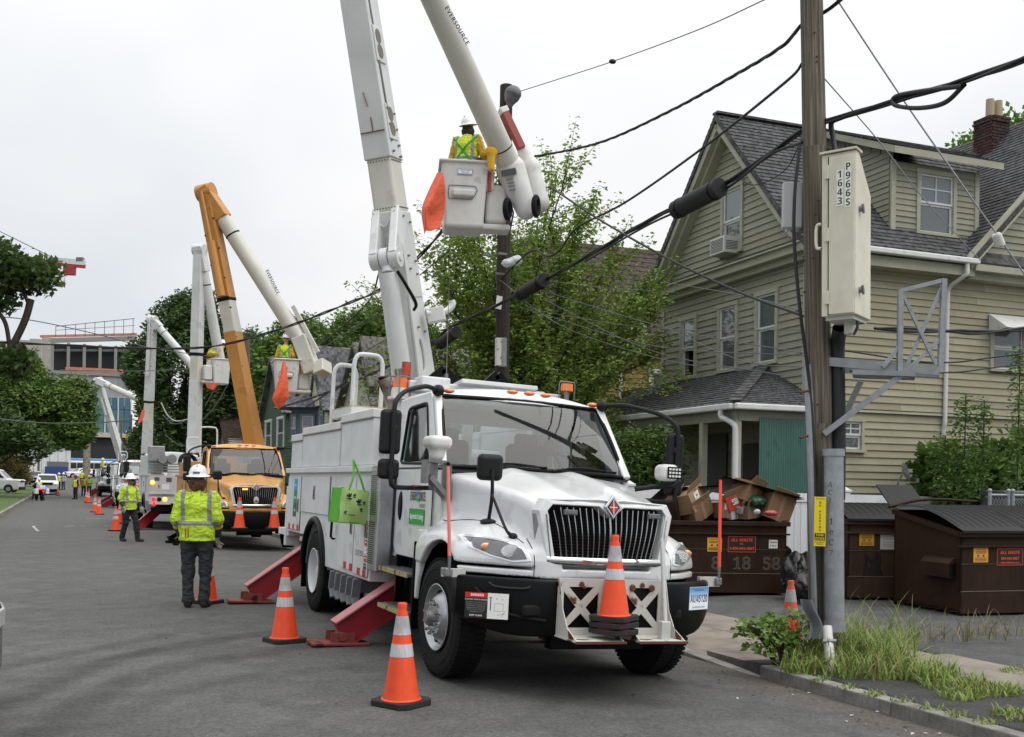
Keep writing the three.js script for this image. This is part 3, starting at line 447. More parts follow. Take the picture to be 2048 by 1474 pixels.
// ------------------------------------------------------------ houses further off
function farHouse(name, label, o) { // box with gable roof; gable along z ("street") or along x
const h = thing(name, label, 'house', [o.x, rise(o.z), o.z], o.ry ?? 0, o.group), { w, d, e, r } = o, wm = o.wall, rm = o.roof;
mesh('wall', B().box(w / 2, e / 2, -d / 2, w, e, d).geo(), wm, h);
const ov = 0.35;
if (o.gable === 'front') { mesh('gable', B().ext([[-d, e], [0, e], [-d / 2, r]], w, FRONT(w, 0, 0)).geo(), wm, h); const ro = mesh('roof', B().ext([[ov, e - 0.25], [-d / 2, r + 0.1], [-d - ov, e - 0.25], [-d - ov + 0.1, e - 0.35], [-d / 2, r - 0.08], [ov - 0.1, e - 0.35]].map(([z, y]) => [z, y]), w + 2 * ov, FRONT(w + ov, 0, 0)).geo(), rm, h); shingles(ro, [[[-ov, e - 0.24, ov], [w + ov, e - 0.24, ov], [-ov, r + 0.11, -d / 2], [w + ov, r + 0.11, -d / 2]]].map((q) => [...q, 0.3]), rm); }
else { mesh('gable', B().ext([[0, e], [w, e], [w / 2, r]], d, SIDE(0, 0, -d)).geo(), wm, h); const ro = mesh('roof', B().ext([[-ov, e - 0.25], [w / 2, r + 0.1], [w + ov, e - 0.25], [w + ov - 0.1, e - 0.35], [w / 2, r - 0.08], [-ov + 0.1, e - 0.35]], d + 2 * ov, SIDE(0, 0, -d - ov)).geo(), rm, h); shingles(ro, [[[-ov, e - 0.24, ov], [-ov, e - 0.24, -d - ov], [w / 2, r + 0.11, ov], [w / 2, r + 0.11, -d - ov], 0.3]], rm); }
for (const [f, x, y, ww, hh] of o.win ?? []) windowIn(h, f ? SIDE(0, 0, 0.01) : FRONT(-0.01, 0, 0), f ? x : -x, y, ww, hh, { tm: o.tm ?? M.gutter, trim: 0.14 });
return h;
}
{
const sd = (r, g, b) => mat(r, g, b, 0.8, 0, { map: rep(T.side, 0.5), bumpMap: rep(ntex(64, (u, v) => 1 - (v * 8) % 1), 0.8), bumpScale: 0.02 });
const yl = sd(0.40, 0.28, 0.10);
const y = farHouse('yellow_house', 'yellow clapboard house with brown roof half hidden by the green tree', { x: 14.6, z: -29.5, w: 12, d: 8, e: 6.3, r: 10.2, gable: 'front', wall: yl, roof: M.shingleBr, win: [[1, 3.2, 4.6, 0.9, 1.5], [1, 6.5, 4.6, 0.9, 1.5]] });
y.rotation.y = -0.05; mesh('downspout', B().cyl([1.6, 0.3, 0.06], [1.6, 6.0, 0.06], 0.06).geo(), M.gutter, y); mesh('porch_roof', B().ext([[0, 4.3], [4.6, 4.3], [4.6, 4.15], [0, 4.15]], 1.4, xf(1.6, 0.4, 0)).geo(), M.shingleBr, y);
const gw = mat(0.44, 0.43, 0.40, 0.8, 0, { map: rep(T.side, 0.4) }), cr = sd(0.52, 0.49, 0.38), bl = sd(0.12, 0.15, 0.20), gr = sd(0.045, 0.09, 0.055);
const grs = mat(0.27, 0.275, 0.285, 0.95, 0, { map: rep(T.shing, 0.3) }), tan = mat(0.29, 0.275, 0.24, 0.95, 0, { map: rep(T.shing, 0.4) });
const bayWin = (h, m, n) => { for (let i = 0; i < n; i++) { const g = new THREE.Group(); } };
const C1 = farHouse('grey_house', 'weathered grey house with steep dormer behind the mast of the front truck', { x: 12.0, z: -42, w: 10, d: 7.5, e: 4.5, r: 7.8, gable: 'front', wall: gw, roof: tan, win: [[0, 1.5, 3.4, 0.9, 1.4], [0, 4.9, 3.4, 0.9, 1.4], [1, 1.6, 3.3, 0.8, 1.2], [0, 1.8, 2.2, 1.1, 1.5]] });
mesh('dormer', B().ext([[-1.1, 4.8], [1.1, 4.8], [1.1, 6.0], [0, 7.7], [-1.1, 6.0]], 2.6, FRONT(2.4, 0, -2.2)).geo(), gw, C1); mesh('dormer_roof', B().ext([[-1.5, 5.7], [0, 8.0], [1.5, 5.7], [1.4, 5.55], [0, 7.75], [-1.4, 5.55]], 3.2, FRONT(2.8, 0, -2.2)).geo(), tan, C1);
const C2 = farHouse('blue_house', 'cream and slate blue house with bay and grey shingled roof behind the yellow boom bucket', { x: 12.2, z: -52.5, w: 10, d: 7.8, e: 5.5, r: 8.9, gable: 'front', wall: cr, roof: grs, tm: mat(0.14, 0.17, 0.22, 0.7), win: [[0, 1.4, 4.4, 0.8, 1.5], [0, 6.5, 4.3, 0.8, 1.5], [0, 1.4, 2.0, 0.9, 1.5], [1, 2.0, 4.4, 0.9, 1.5]] });
const bay = (h, z, y0, y1, wm, rm, tm) => { const pl = [[0, -1.5], [-0.95, -0.9], [-0.95, 0.9], [0, 1.5]], b = new THREE.Group(); b.name = 'bay'; b.position.set(0, 0, z); h.add(b); mesh('bay_wall', B().ext(pl.map(([x, q]) => [x, -q]), y1 - y0, xf(0, y0, 0, -Math.PI / 2)).geo(), wm, b); mesh('bay_roof', B().add(new THREE.ConeGeometry(1.9, 1.0, 8), xf(-0.2, y1 + 0.45, 0)).geo(), rm, b); const wf = new THREE.Matrix4(); windowIn(b, FRONT(-0.96), 0, (y0 + y1) / 2 - 0.1, 1.3, (y1 - y0) * 0.62, { tm, trim: 0.12 }); for (const s of [-1, 1]) windowIn(b, new THREE.Matrix4().makeTranslation(-0.49, 0, s * 1.215).multiply(new THREE.Matrix4().makeRotationY(s > 0 ? -0.565 : -Math.PI + 0.565)), 0, (y0 + y1) / 2 - 0.1, 0.6, (y1 - y0) * 0.62, { tm, trim: 0.1 }); };
bay(C2, -3.8, 3.6, 5.6, bl, grs, mat(0.14, 0.17, 0.22, 0.7));
mesh('dormer', B().ext([[-1.2, 5.6], [1.2, 5.6], [0, 8.2]], 3.2, FRONT(3.0, 0, -2.0)).geo(), cr, C2); mesh('dormer_roof', B().ext([[-1.6, 5.4], [0, 8.7], [1.6, 5.4], [1.45, 5.3], [0, 8.4], [-1.45, 5.3]], 3.6, FRONT(3.3, 0, -2.0)).geo(), grs, C2);
const C3 = farHouse('green_house', 'grey roofed house with white framed windows over green panels behind the yellow truck', { x: 12.2, z: -63.5, w: 10, d: 8, e: 6.0, r: 9.4, gable: 'front', wall: gr, roof: grs, win: [[0, 1.6, 4.6, 2.0, 1.8], [0, 5.8, 4.6, 2.0, 1.8], [0, 2.0, 2.0, 1.4, 1.6], [1, 2.0, 4.4, 1.2, 1.6]] });
farHouse('brown_house', 'low house with brown shingled side beyond the yellow truck', { x: 12.0, z: -86, w: 12, d: 12, e: 4.6, r: 8.2, gable: 'front', wall: sd(0.42, 0.42, 0.40), roof: mat(0.14, 0.085, 0.06, 0.95, 0, { map: rep(T.shing, 0.3) }), win: [[1, 2.6, 2.8, 1.2, 1.3]] });
const bk = mat(0.20, 0.07, 0.05, 0.9, 0, { map: rep(T.stain, 0.6) });
const bh = farHouse('brick_house', 'small red brick gable house at the far left edge', { x: -15.2, z: -80, w: 5.4, d: 8, e: 3.6, r: 7.2, wall: bk, roof: grs, win: [[1, 2.7, 3.6, 1.0, 1.4]] });
}
// ------------------------------------------------------------ the truck cab, shared by every line truck (z forward, x across, y up; origin on the ground under the front axle)
function hoodSDF(x, y, z) {
const ax = Math.abs(x), t = clamp((z + 0.5) / 1.52), xs = lerp(1.0, 0.60, Math.pow(t, 0.85)), top = lerp(1.915, 1.655, Math.pow(t, 1.25)) - 0.075 * (x / xs) * (x / xs) + 0.035 * Math.exp(-(((ax - 0.33) / 0.13) ** 2)) * (1 - t * 0.6);
const core = smax(smax((ax - xs) * 0.93, (y - top) * 0.95, 0.09), smax(z - 1.03 + 0.06 * (ax / 0.6) ** 2, Math.max(-z - 0.52, 1.0 - y), 0.03), 0.05);
const zf = 1.0 - 0.50 * Math.pow(clamp((ax - 0.52) / 0.68), 1.7) - 0.10 * clamp((y - 1.12) / 0.3), ft = 1.46 - 0.14 * Math.pow(Math.abs(z + 0.12), 2) - 0.20 * clamp((ax - 0.72) / 0.47) ** 2 - 0.10 * ss(0.35, 0.95, z);
let fen = smax(smax(ax - 1.19 + 0.10 * clamp((1.1 - y) / 0.5) * ss(0.3, -0.4, z) * 0, (y - ft) * 0.9, 0.10), Math.max(0.985 - y, Math.max((z - zf) * 0.85, -z - 0.68)), 0.035);
const rearLow = smax(smax(ax - 1.17, -ax + 0.93, 0.02), Math.max(Math.max(0.62 - y, y - 1.3), Math.max(z + 0.60, -z - 0.70)), 0.02);
fen = Math.min(fen, rearLow);
let d = smin(core, fen, 0.07);
d = smax(d, -(Math.max(Math.hypot(y - 0.56, z) - 0.665, 0.42 - ax)), 0.02);                      
d = smax(d, -(Math.max(Math.abs(ax - 0.96) - 0.30, Math.abs(y - 1.055) - 0.012, z - 2)) * 1 - 0 - (z > 0.3 ? 0 : 9), 0.012);
d = smax(d, -Math.max(ax - 0.42, Math.abs(y - 1.085) - 0.022, 0.85 - z), 0.012);                  
d = Math.max(d, -Math.max(ax - (0.50 + 0.07 * clamp((y - 1.15) / 0.45)), Math.max(1.16 - y, y - 1.60 + (ax < 0.12 ? 0.09 * (1 - ax / 0.12) : 0)), 0.80 - z));
return d;
}
let hoodGeo;
const hood = () => hoodGeo ??= iso(hoodSDF, [-1.26, 0.58, -0.76], [1.26, 2.0, 1.12], 0.018);
function onHood(x, y, off = 0.01) { let z = 1.3; for (let i = 0; i < 80; i++) { const d = hoodSDF(x, y, z); if (d < 0.001) break; z -= Math.max(0.002, d * 0.6); } return V(x, y, Math.max(z, 0.36) + off); }
function onHoodY(x, z) { let y = 2.2; for (let i = 0; i < 100; i++) { const d = hoodSDF(x, y, z); if (d < 0.001) break; y -= Math.max(0.002, d * 0.6); } return y; }
const wheelGeos = {};
function wheel(parent, x, y, z, sx, kind, steer = 0) {
const w = new THREE.Group(); w.name = 'wheel'; w.position.set(x, y, z); w.rotation.y = (sx < 0 ? Math.PI : 0) + steer; parent.add(w);
const g = wheelGeos[kind] ??= (() => {
const o = {}, R = 0.53, W = 0.14;
const tyre = B().lathe([[0.30, -W], [0.36, -W - 0.005], [0.46, -W - 0.004], [0.508, -W + 0.012], [R - 0.006, -W + 0.035], [R, 0], [R - 0.006, W - 0.035], [0.508, W - 0.012], [0.46, W + 0.004], [0.36, W + 0.005], [0.30, W - 0.02], [0.288, W - 0.03], [0.288, -W + 0.02]], xf(0, 0, 0, 0, 0, -Math.PI / 2), 56);
for (let i = 0; i < 64; i++) for (const s of [-1, 1]) { const a = (i + (s > 0 ? 0.5 : 0)) / 64 * Math.PI * 2; tyre.box(s * 0.075, R * Math.cos(a), R * Math.sin(a), 0.10, 0.016, 0.030, { rx: a }); }
tyre.g.push(...B().lathe([[0.430, W + 0.003], [0.434, W + 0.010], [0.440, W + 0.003]], xf(0, 0, 0, 0, 0, -Math.PI / 2), 48).g);
o.tyre = tyre.geo();
const front = kind === 'front';
const rim = front
? B().lathe([[0.29, 0.135], [0.305, 0.15], [0.285, 0.15], [0.278, 0.10], [0.245, 0.075], [0.205, 0.125], [0.165, 0.165], [0.10, 0.17], [0.0, 0.17]], xf(0, 0, 0, 0, 0, -Math.PI / 2), 40)
: B().lathe([[0.29, 0.135], [0.305, 0.15], [0.285, 0.152], [0.272, 0.08], [0.262, -0.03], [0.20, -0.06], [0.14, -0.055], [0.13, 0.05], [0.0, 0.06]], xf(0, 0, 0, 0, 0, -Math.PI / 2), 40);
o.rim = rim.geo();
const nuts = B(); for (let i = 0; i < 10; i++) { const a = i / 10 * Math.PI * 2, rr = front ? 0.142 : 0.17; nuts.cyl([front ? 0.165 : -0.055, rr * Math.cos(a), rr * Math.sin(a)], [front ? 0.215 : -0.01, rr * Math.cos(a), rr * Math.sin(a)], 0.019, 0.015, 6); }
o.nuts = nuts.geo();
o.hub = B().cyl([front ? 0.165 : 0.04, 0, 0], [front ? 0.235 : 0.09, 0, 0], 0.085, 0.07, 18).cyl([front ? 0.235 : 0.09, 0, 0], [front ? 0.245 : 0.10, 0, 0], 0.055, 0.05, 18).geo();
const holes = B(); for (let i = 0; i < 5; i++) { const a = i / 5 * Math.PI * 2 + 0.3; if (front) holes.cyl([0.085, 0.215 * Math.cos(a), 0.215 * Math.sin(a)], [0.112, 0.215 * Math.cos(a), 0.215 * Math.sin(a)], 0.034, 0.034, 12); }
if (front) o.holes = holes.geo();
return o;
})();
mesh('tyre', g.tyre, M.rubber, w); mesh('rim', g.rim, kind === 'front' ? M.alu : M.white2, w); mesh('wheel_nuts', g.nuts, M.chrome, w).userData.kind = 'stuff'; mesh('hub', g.hub, kind === 'front' ? M.steel : M.white2, w);
if (g.holes) mesh('vent_hole', g.holes, M.black, w).userData.kind = 'stuff';
return w;
}
const cabGeo = {};
function once(k, f) { return cabGeo[k] ??= f(); }
function addCab(root, c, detail = 2) {
const paint = c.paint;
const add = (n, f, m, p = root) => mesh(n, once(n + f.length + (f.key ?? n), f), m, p);
const bodyHood = mesh('hood', hood(), paint, root);
// ---- grille
const gr = add('grille', () => B().ext([[-0.49, 1.15], [0.49, 1.15], [0.565, 1.55], [0.52, 1.60], [0.12, 1.60], [0, 1.51], [-0.12, 1.60], [-0.52, 1.60], [-0.565, 1.55]], 0.05, xf(0, 0, 0.84)).geo(), M.black);
mesh('grille_mesh', once('gmesh', () => { const b = B(); for (let y = 1.18; y < 1.58; y += 0.028) b.box(0, y, 0.90, 1.0, 0.009, 0.02); return b.geo(); }), M.black, gr);
const zbar = (x) => 1.035 - 0.055 * (x / 0.55) ** 2;
for (let k = -9; k <= 9; k++) {
const t = k / 9.55, xt = 0.545 * t, xb = 0.455 * t, yt = 1.585 - (Math.abs(xt) < 0.12 ? 0.075 * (1 - Math.abs(xt) / 0.12) : 0) - (Math.abs(t) > 0.9 ? 0.03 : 0), w = k ? 0.0062 : 0.012;
mesh('grille_bar', once('gb' + k, () => B().tube([[xb, 1.165, zbar(xb) - 0.015], [lerp(xb, xt, 0.5), 1.37, zbar(xt) + 0.008], [xt, yt, zbar(xt) - 0.02]], w, 6, 8).geo()), M.bar, gr);
}
const ring = (d) => [[-0.50 - d * 0.8, 1.15 - d * 0.3], [0.50 + d * 0.8, 1.15 - d * 0.3], [0.575 + d, 1.55], [0.53 + d * 0.8, 1.605 + d * 0.6], [0.12, 1.605 + d * 0.9], [0, (d ? 1.585 + d : 1.51)], [-0.12, 1.605 + d * 0.9], [-0.53 - d * 0.8, 1.605 + d * 0.6], [-0.575 - d, 1.55]];
const sg = once('surround', () => {
const g = B().ext(ring(0.075), 0.16, xf(0, 0, 0), 0.007, [ring(0).reverse()]).geo(), p = g.attributes.position;
for (let i = 0; i < p.count; i++) { const x = p.getX(i); p.setZ(i, p.getZ(i) + 0.905 - 0.075 * (x / 0.6) ** 2 - 0.12 * Math.max(0, p.getY(i) - 1.45)); } g.computeVertexNormals(); return g;
});
mesh('grille_surround', sg, c.surround ?? paint, gr);
mesh('grille_sill', once('sill', () => { const g = grid(20, 4, (u, v) => { const x = lerp(-0.57, 0.57, u); return V(x, lerp(1.105, 1.165, v), 1.075 - 0.08 * (x / 0.57) ** 2 + 0.012 * Math.sin(v * Math.PI)); }); return g; }), M.chrome, gr);
for (const s of [-1, 1]) mesh('grille_side', once('gside' + s, () => grid(4, 8, (u, v) => V(s * lerp(0.585, 0.665, u) - s * 0.05 * (1 - v), lerp(1.15, 1.52, v), lerp(1.015, 0.88, u) - 0.02 * v), s < 0)), M.alu, gr);
const em = mesh('emblem', once('emblem', () => B().ext([[0, -0.105], [0.085, 0], [0, 0.105], [-0.085, 0]], 0.03, xf(0, 1.605, 1.045, -0.12), 0.008).geo()), M.chrome, gr);
decal('emblem_face', em, 0.13, 0.16, xf(0, 1.606, 1.0785, -0.12), (x, w, h) => {
x.translate(w / 2, h / 2); x.fillStyle = '#15110f'; x.beginPath(); x.moveTo(0, -h * 0.46); x.lineTo(w * 0.46, 0); x.lineTo(0, h * 0.46); x.lineTo(-w * 0.46, 0); x.fill();
x.fillStyle = '#c01a17'; x.beginPath(); x.moveTo(0, -h * 0.36); x.lineTo(w * 0.32, -h * 0.05); x.lineTo(-w * 0.32, -h * 0.05); x.fill(); x.beginPath(); x.moveTo(0, h * 0.36); x.lineTo(w * 0.32, h * 0.05); x.lineTo(-w * 0.32, h * 0.05); x.fill();
x.fillStyle = '#ddd'; x.fillRect(-w * 0.3, -h * 0.03, w * 0.6, h * 0.06); x.fillRect(-w * 0.03, -h * 0.4, w * 0.06, h * 0.8);
}, 64, CLEAR);
// ---- headlights, laid on the fenders' own surface
for (const s of [-1, 1]) {
const out = [[0.69, 1.12], [0.72, 1.215], [0.84, 1.275], [1.0, 1.305], [1.15, 1.305], [1.12, 1.205], [0.98, 1.14], [0.82, 1.10]];
const shape = (k, off) => { const sh = new THREE.ShapeGeometry(new THREE.Shape(out.map(([x, y]) => new THREE.Vector2(lerp(0.9, x, k), lerp(1.2, y, k)))), 4); return sh; };
const patch = (k, off) => {
const poly = out.map(([x, y]) => [lerp(0.91, x, k), lerp(1.205, y, k)]), lo = Math.min(...poly.map((p) => p[0])), hi = Math.max(...poly.map((p) => p[0]));
const span = (x) => { const ys = []; for (let i = 0; i < poly.length; i++) { const [a, b] = [poly[i], poly[(i + 1) % poly.length]]; if ((a[0] <= x) !== (b[0] <= x)) ys.push(a[1] + (b[1] - a[1]) * (x - a[0]) / (b[0] - a[0])); } return ys.length > 1 ? [Math.min(...ys), Math.max(...ys)] : [ys[0] ?? 1.2, ys[0] ?? 1.2]; };
return grid(28, 8, (u, v) => { const x = clamp(lerp(lo, hi, u), lo + 1e-4, hi - 1e-4), [a, b] = span(x); return onHood(s * x, lerp(a, b, v), off); }, s < 0);
};
const hl = mesh('headlight', once('hl' + s, () => patch(1.0, 0.008)), M.reflector, root);
mesh('reflector', once('hlr' + s, () => patch(0.84, 0.012)), mat(0.36, 0.37, 0.38, 0.25, 0.6, { bumpMap: rep(T.fine, 3, 1.5), bumpScale: 0.02 }), hl);
const lamp = onHood(s * 0.83, 1.19, 0), turn = onHood(s * 1.0, 1.215, 0);
mesh('lamp_bowl', once('hlb' + s, () => B().sph(lamp.x, lamp.y, lamp.z + 0.004, 0.095, 0.060, 0.022, 18).geo()), phys(0.75, 0.77, 0.78, 0.08, 0.9, { bumpMap: rep(T.fine, 6), bumpScale: 0.01 }), hl);
mesh('indicator', once('hlt' + s, () => B().sph(turn.x, turn.y, turn.z + 0.003, 0.055, 0.034, 0.014, 14).geo()), phys(0.75, 0.36, 0.22, 0.15, 0.4), hl);
mesh('lens', once('hll' + s, () => patch(0.99, 0.026)), M.lens ??= phys(1, 1, 1, 0.02, 0, { transmission: 1, thickness: 0, ior: 1.4 }), hl);
}
for (const s of [-1, 1]) { const sp = []; for (let i = 0; i <= 12; i++) { const t = i / 12, x = s * lerp(0.995, 0.70, t ** 1.4), z = lerp(-0.45, 0.80, t); sp.push([x, onHoodY(x, z) + 0.001, z]); } mesh('hood_seam', once('hs' + s, () => B().tube(sp, 0.0045, 5, 40).tube([0, 1, 2, 3, 4].map((i) => { const p = onHood(s * 0.665, lerp(1.30, 1.0, i / 4), 0); return [p.x, p.y, p.z]; }), 0.004, 5, 16).geo()), M.black, root); }
// ---- bumper
add('bumper', () => {
const plan = (o) => { const a = []; for (let i = 0; i <= 24; i++) { const x = lerp(-1.25, 1.25, i / 24), e = clamp((Math.abs(x) - 0.55) / 0.7); a.push([x * (1 + o * 0.0), 1.15 - 0.46 * e ** 1.8 + o]); } return a; };
const fr = plan(0), bk = plan(-0.12).reverse(), b = B();
b.ext([...fr, ...bk], 0.47, xf(0, 0.975, 0, Math.PI / 2), 0.03);
const g = b.geo(), p = g.attributes.position;
for (let i = 0; i < p.count; i++) { const x = Math.abs(p.getX(i)), y = p.getY(i); if (y < 0.75) p.setY(i, y + 0.14 * clamp((x - 0.8) / 0.45) ** 2); } g.computeVertexNormals(); return toCreasedNormals(g, 0.7);
}, c.bumper ?? M.black);
add('bumper_slot', () => B().box(-0.70, 0.72, 1.105, 0.26, 0.10, 0.06, { r: 0.03, ry: 0.14 }).box(0.62, 0.70, 1.105, 0.16, 0.10, 0.06, { r: 0.03, ry: -0.12 }).tube([[-1.15, 0.88, 0.86], [-0.95, 0.70, 1.03], [-0.62, 0.64, 1.155]], 0.014, 6, 16).geo(), M.dark);
// ---- cab shell
const door = [[-0.70, 0.98], [-0.70, 1.90], [-1.90, 1.90], [-1.90, 1.06], [-1.78, 0.98]];
for (const s of [-1, 1]) {
const d = mesh('door', once('door' + s, () => B().ext(door.map(([z, y]) => [-z, y]), 0.05, xf(s > 0 ? 0.99 : -1.04, 0, 0, 0, Math.PI / 2), 0.012).geo()), paint, root);
for (const [i, q] of [[s * 1.036, 1.44, -0.685, 0.006, 0.92, 0.012], [s * 1.036, 1.44, -1.908, 0.006, 0.90, 0.012], [s * 1.036, 1.895, -1.3, 0.02, 0.012, 1.2]].entries()) mesh('door_seam', once('dseam' + s + i, () => B().box(...q).geo()), M.black, d);
const hd = mesh('door_handle', once('dh' + s, () => B().sph(s * 1.043, 1.50, -1.70, 0.022, 0.155, 0.065, 16).geo()), M.black, d);
const lean = 0.095, fr = [[-0.62, 1.90], [-1.06, 2.60], [-1.13, 2.68], [-1.90, 2.66], [-1.93, 1.90]], wi = [[-0.90, 1.955], [-1.15, 2.50], [-1.22, 2.565], [-1.72, 2.545], [-1.78, 2.50], [-1.80, 1.99], [-1.76, 1.955]];
const base = xf(s > 0 ? 0.985 : -1.035, 1.90, 0, 0, 0, s * lean).multiply(xf(0, -1.90, 0, 0, Math.PI / 2));
mesh('window_frame', once('wf' + s, () => B().ext(fr.map(([z, y]) => [-z, y]), 0.05, base, 0.01, [wi.map(([z, y]) => [-z, y])]).geo()), paint, root);
const q = xf(s * 1.012, 1.90, 0, 0, 0, s * lean).multiply(xf(0, -1.90, 0, 0, Math.PI / 2));
mesh('window_seal', once('ws' + s, () => B().tube(wi.map(([z, y]) => V(-z, y, s * 0.022).applyMatrix4(q)), 0.017, 6, 60, 0.15, true).geo()), M.black, root);
mesh('side_window', once('sw' + s, () => B().ext(wi.map(([z, y]) => [-z, y]), 0.006, q).geo()), M.glasstint, root);
mesh('back_corner', once('bc' + s, () => B().box(s * 0.99, 1.42, -2.05, 0.07, 0.95, 0.30, { r: 0.03 }).box(s * 0.955, 2.27, -2.04, 0.07, 0.80, 0.30, { r: 0.03, rz: s * lean }).geo()), paint, root);
mesh('pillar', once('ap' + s, () => B().bar([s * 1.005, 1.90, -0.52], [s * 0.915, 2.66, -1.06], 0.085, 0.06, [0, 0, 1], 0.02).geo()), paint, root);
}
const wsP = (u, v) => { const x = lerp(-1, 1, u); return V(x * lerp(0.985, 0.885, v), lerp(1.925, 2.645, v) - 0.012 * x * x, lerp(-0.44, -0.965, v) - lerp(0.10, 0.085, v) * x * x + 0.03 * Math.sin(v * Math.PI)); };
mesh('windshield', once('wshield', () => grid(20, 8, wsP)), M.wscreen, root);
mesh('windshield_seal', once('wsseal', () => { const a = []; for (let i = 0; i <= 12; i++) a.push(wsP(i / 12, 0)); for (let i = 1; i <= 6; i++) a.push(wsP(1, i / 6)); for (let i = 11; i >= 0; i--) a.push(wsP(i / 12, 1)); for (let i = 5; i > 0; i--) a.push(wsP(0, i / 6)); return B().tube(a, 0.024, 6, 120, 0.2, true).geo(); }), M.black, root);
for (const s of [-1, 1]) mesh('cowl_side', once('cws' + s, () => B().box(s * 0.985, 1.42, -0.60, 0.07, 0.92, 0.22, { r: 0.02 }).geo()), paint, root);
mesh('cowl', once('cowl', () => grid(20, 3, (u, v) => { const x = lerp(-0.99, 0.99, u); return V(x, lerp(1.865, 1.915, v), lerp(-0.36, -0.455, v) - 0.10 * x * x); })), M.black, root);
for (const [x0, x1] of [[-0.62, 0.05], [0.10, 0.86]]) mesh('wiper', once('wp' + x0, () => B().tube([[x0, 1.93, -0.40 - 0.08 * x0 * x0], [lerp(x0, x1, 0.4), 1.975, -0.43], [x1, 1.955, -0.43 - 0.08 * x1 * x1]], 0.011, 5).tube([[x0 * 0.9 + x1 * 0.1, 1.95, -0.41], [x1, 1.962, -0.425 - 0.08 * x1 * x1]], 0.008, 4).geo()), M.black, root);
const roof = mesh('roof', once('roof', () => iso((x, y, z) => { const ax = Math.abs(x), hw = 0.955 - 0.10 * ss(-1.25, -0.95, z), top = 2.79 - 0.10 * (x / 0.95) ** 2 - 0.16 * ss(-1.32, -0.86, z) - 0.03 * ss(-1.9, -2.2, z); return smax(smax(ax - hw, y - top, 0.07), Math.max(2.60 + 0.02 * ss(-1.3, -0.9, z) - y, Math.max(z + 0.915 + 0.11 * x * x, -z - 2.2)), 0.03); }, [-1.05, 2.56, -2.26], [1.05, 2.84, -0.86], 0.016)), paint, root);
for (const x of [-0.80, -0.13, 0.06, 0.25, 0.84]) mesh('marker_lamp', once('ml' + x, () => B().sph(x, 2.735 - 0.05 * x * x - (Math.abs(x) > 0.5 ? 0.012 : 0), -0.985 - 0.10 * x * x, 0.062, 0.026, 0.05, 14).geo()), M.amber, roof);
add('back_wall', () => B().ext([[-0.98, 1.0], [0.98, 1.0], [0.90, 2.64], [-0.90, 2.64]], 0.05, xf(0, 0, -2.22), 0, [[[-0.68, 1.98], [0.68, 1.98], [0.66, 2.45], [-0.66, 2.45]]]).geo(), paint);
add('rear_window', () => B().box(0, 2.21, -2.195, 1.36, 0.50, 0.006).geo(), M.glass);
add('cab_floor', () => B().box(0, 1.08, -1.45, 1.96, 0.08, 1.45).box(0, 1.45, -0.66, 1.90, 0.8, 0.05).geo(), M.dark);
// ---- interior
add('dashboard', () => B().box(0, 1.78, -0.78, 1.84, 0.24, 0.42, { r: 0.06 }).box(0.42, 1.90, -0.80, 0.5, 0.08, 0.22, { r: 0.04 }).geo(), mat(0.06, 0.062, 0.065, 0.8));
for (const s of [-1, 1]) add('seat' + (s > 0 ? '' : ''), Object.assign(() => B().box(s * 0.48, 1.55, -1.62, 0.52, 0.16, 0.52, { r: 0.06 }).box(s * 0.48, 1.93, -1.90, 0.50, 0.66, 0.16, { r: 0.07, rx: -0.12 }).box(s * 0.48, 2.30, -1.96, 0.28, 0.16, 0.11, { r: 0.05 }).geo(), { key: 'seat' + s }), mat(0.035, 0.036, 0.038, 0.9));
add('steering_wheel', () => { const b = B(); b.add(new THREE.TorusGeometry(0.22, 0.016, 8, 28), xf(0.48, 1.98, -1.02, -0.75)); b.bar([0.27, 1.97, -1.02], [0.69, 1.97, -1.02], 0.03, 0.012); b.cyl([0.48, 1.98, -1.02], [0.48, 1.75, -0.82], 0.035); b.bar([0.48, 2.14, -1.17], [0.48, 1.84, -0.88], 0.03, 0.012, [1, 0, 0]); return b.geo(); }, M.black);
// ---- chassis and steps
add('chassis', () => B().box(-0.43, 0.80, -3.2, 0.09, 0.26, 8.4).box(0.43, 0.80, -3.2, 0.09, 0.26, 8.4).box(0, 0.62, 0.0, 1.5, 0.14, 0.14, { r: 0.04 }).box(0, 0.60, 0.55, 1.3, 0.2, 0.5).box(0, 0.9, 0.2, 0.8, 0.5, 0.9).box(0, 0.56, -4.53, 1.6, 0.16, 0.16, { r: 0.05 }).sph(0, 0.56, -4.53, 0.2).box(0, 0.70, -2.5, 0.6, 0.3, 1.6).box(0, 0.42, 0.85, 0.9, 0.10, 0.12).geo(), M.black);
for (const s of [-1, 1]) {
wheel(root, s * 1.03, 0.53, 0, s, 'front', c.steer ?? 0);
add('mud_flap', Object.assign(() => B().box(s * 1.0, 0.75, -0.73, 0.36, 0.85, 0.03, { r: 0.01 }).add(grid(10, 2, (u, v) => { const a = lerp(0.1, Math.PI + 0.25, u); return V(s * lerp(0.55, 1.14, v), 0.56 + 0.645 * Math.sin(a), 0.645 * Math.cos(a)); })).geo(), { key: 'mf' + s }), M.black);
add('cab_step', Object.assign(() => B().box(s * 1.02, 0.83, -1.35, 0.34, 0.04, 1.0, { r: 0.012 }).box(s * 1.08, 0.46, -1.25, 0.3, 0.04, 0.85, { r: 0.012 }).geo(), { key: 'cs' + s }), M.grey);
add('step_plate', Object.assign(() => { const b = B(); for (let i = 0; i < 14; i++) for (let j = 0; j < 4; j++) { b.box(s * (0.9 + j * 0.075), 0.855, -1.80 + i * 0.067, 0.045, 0.01, 0.03); b.box(s * (0.98 + j * 0.06), 0.485, -1.62 + i * 0.057, 0.04, 0.01, 0.03); } return b.geo(); }, { key: 'sp' + s }), M.steel);
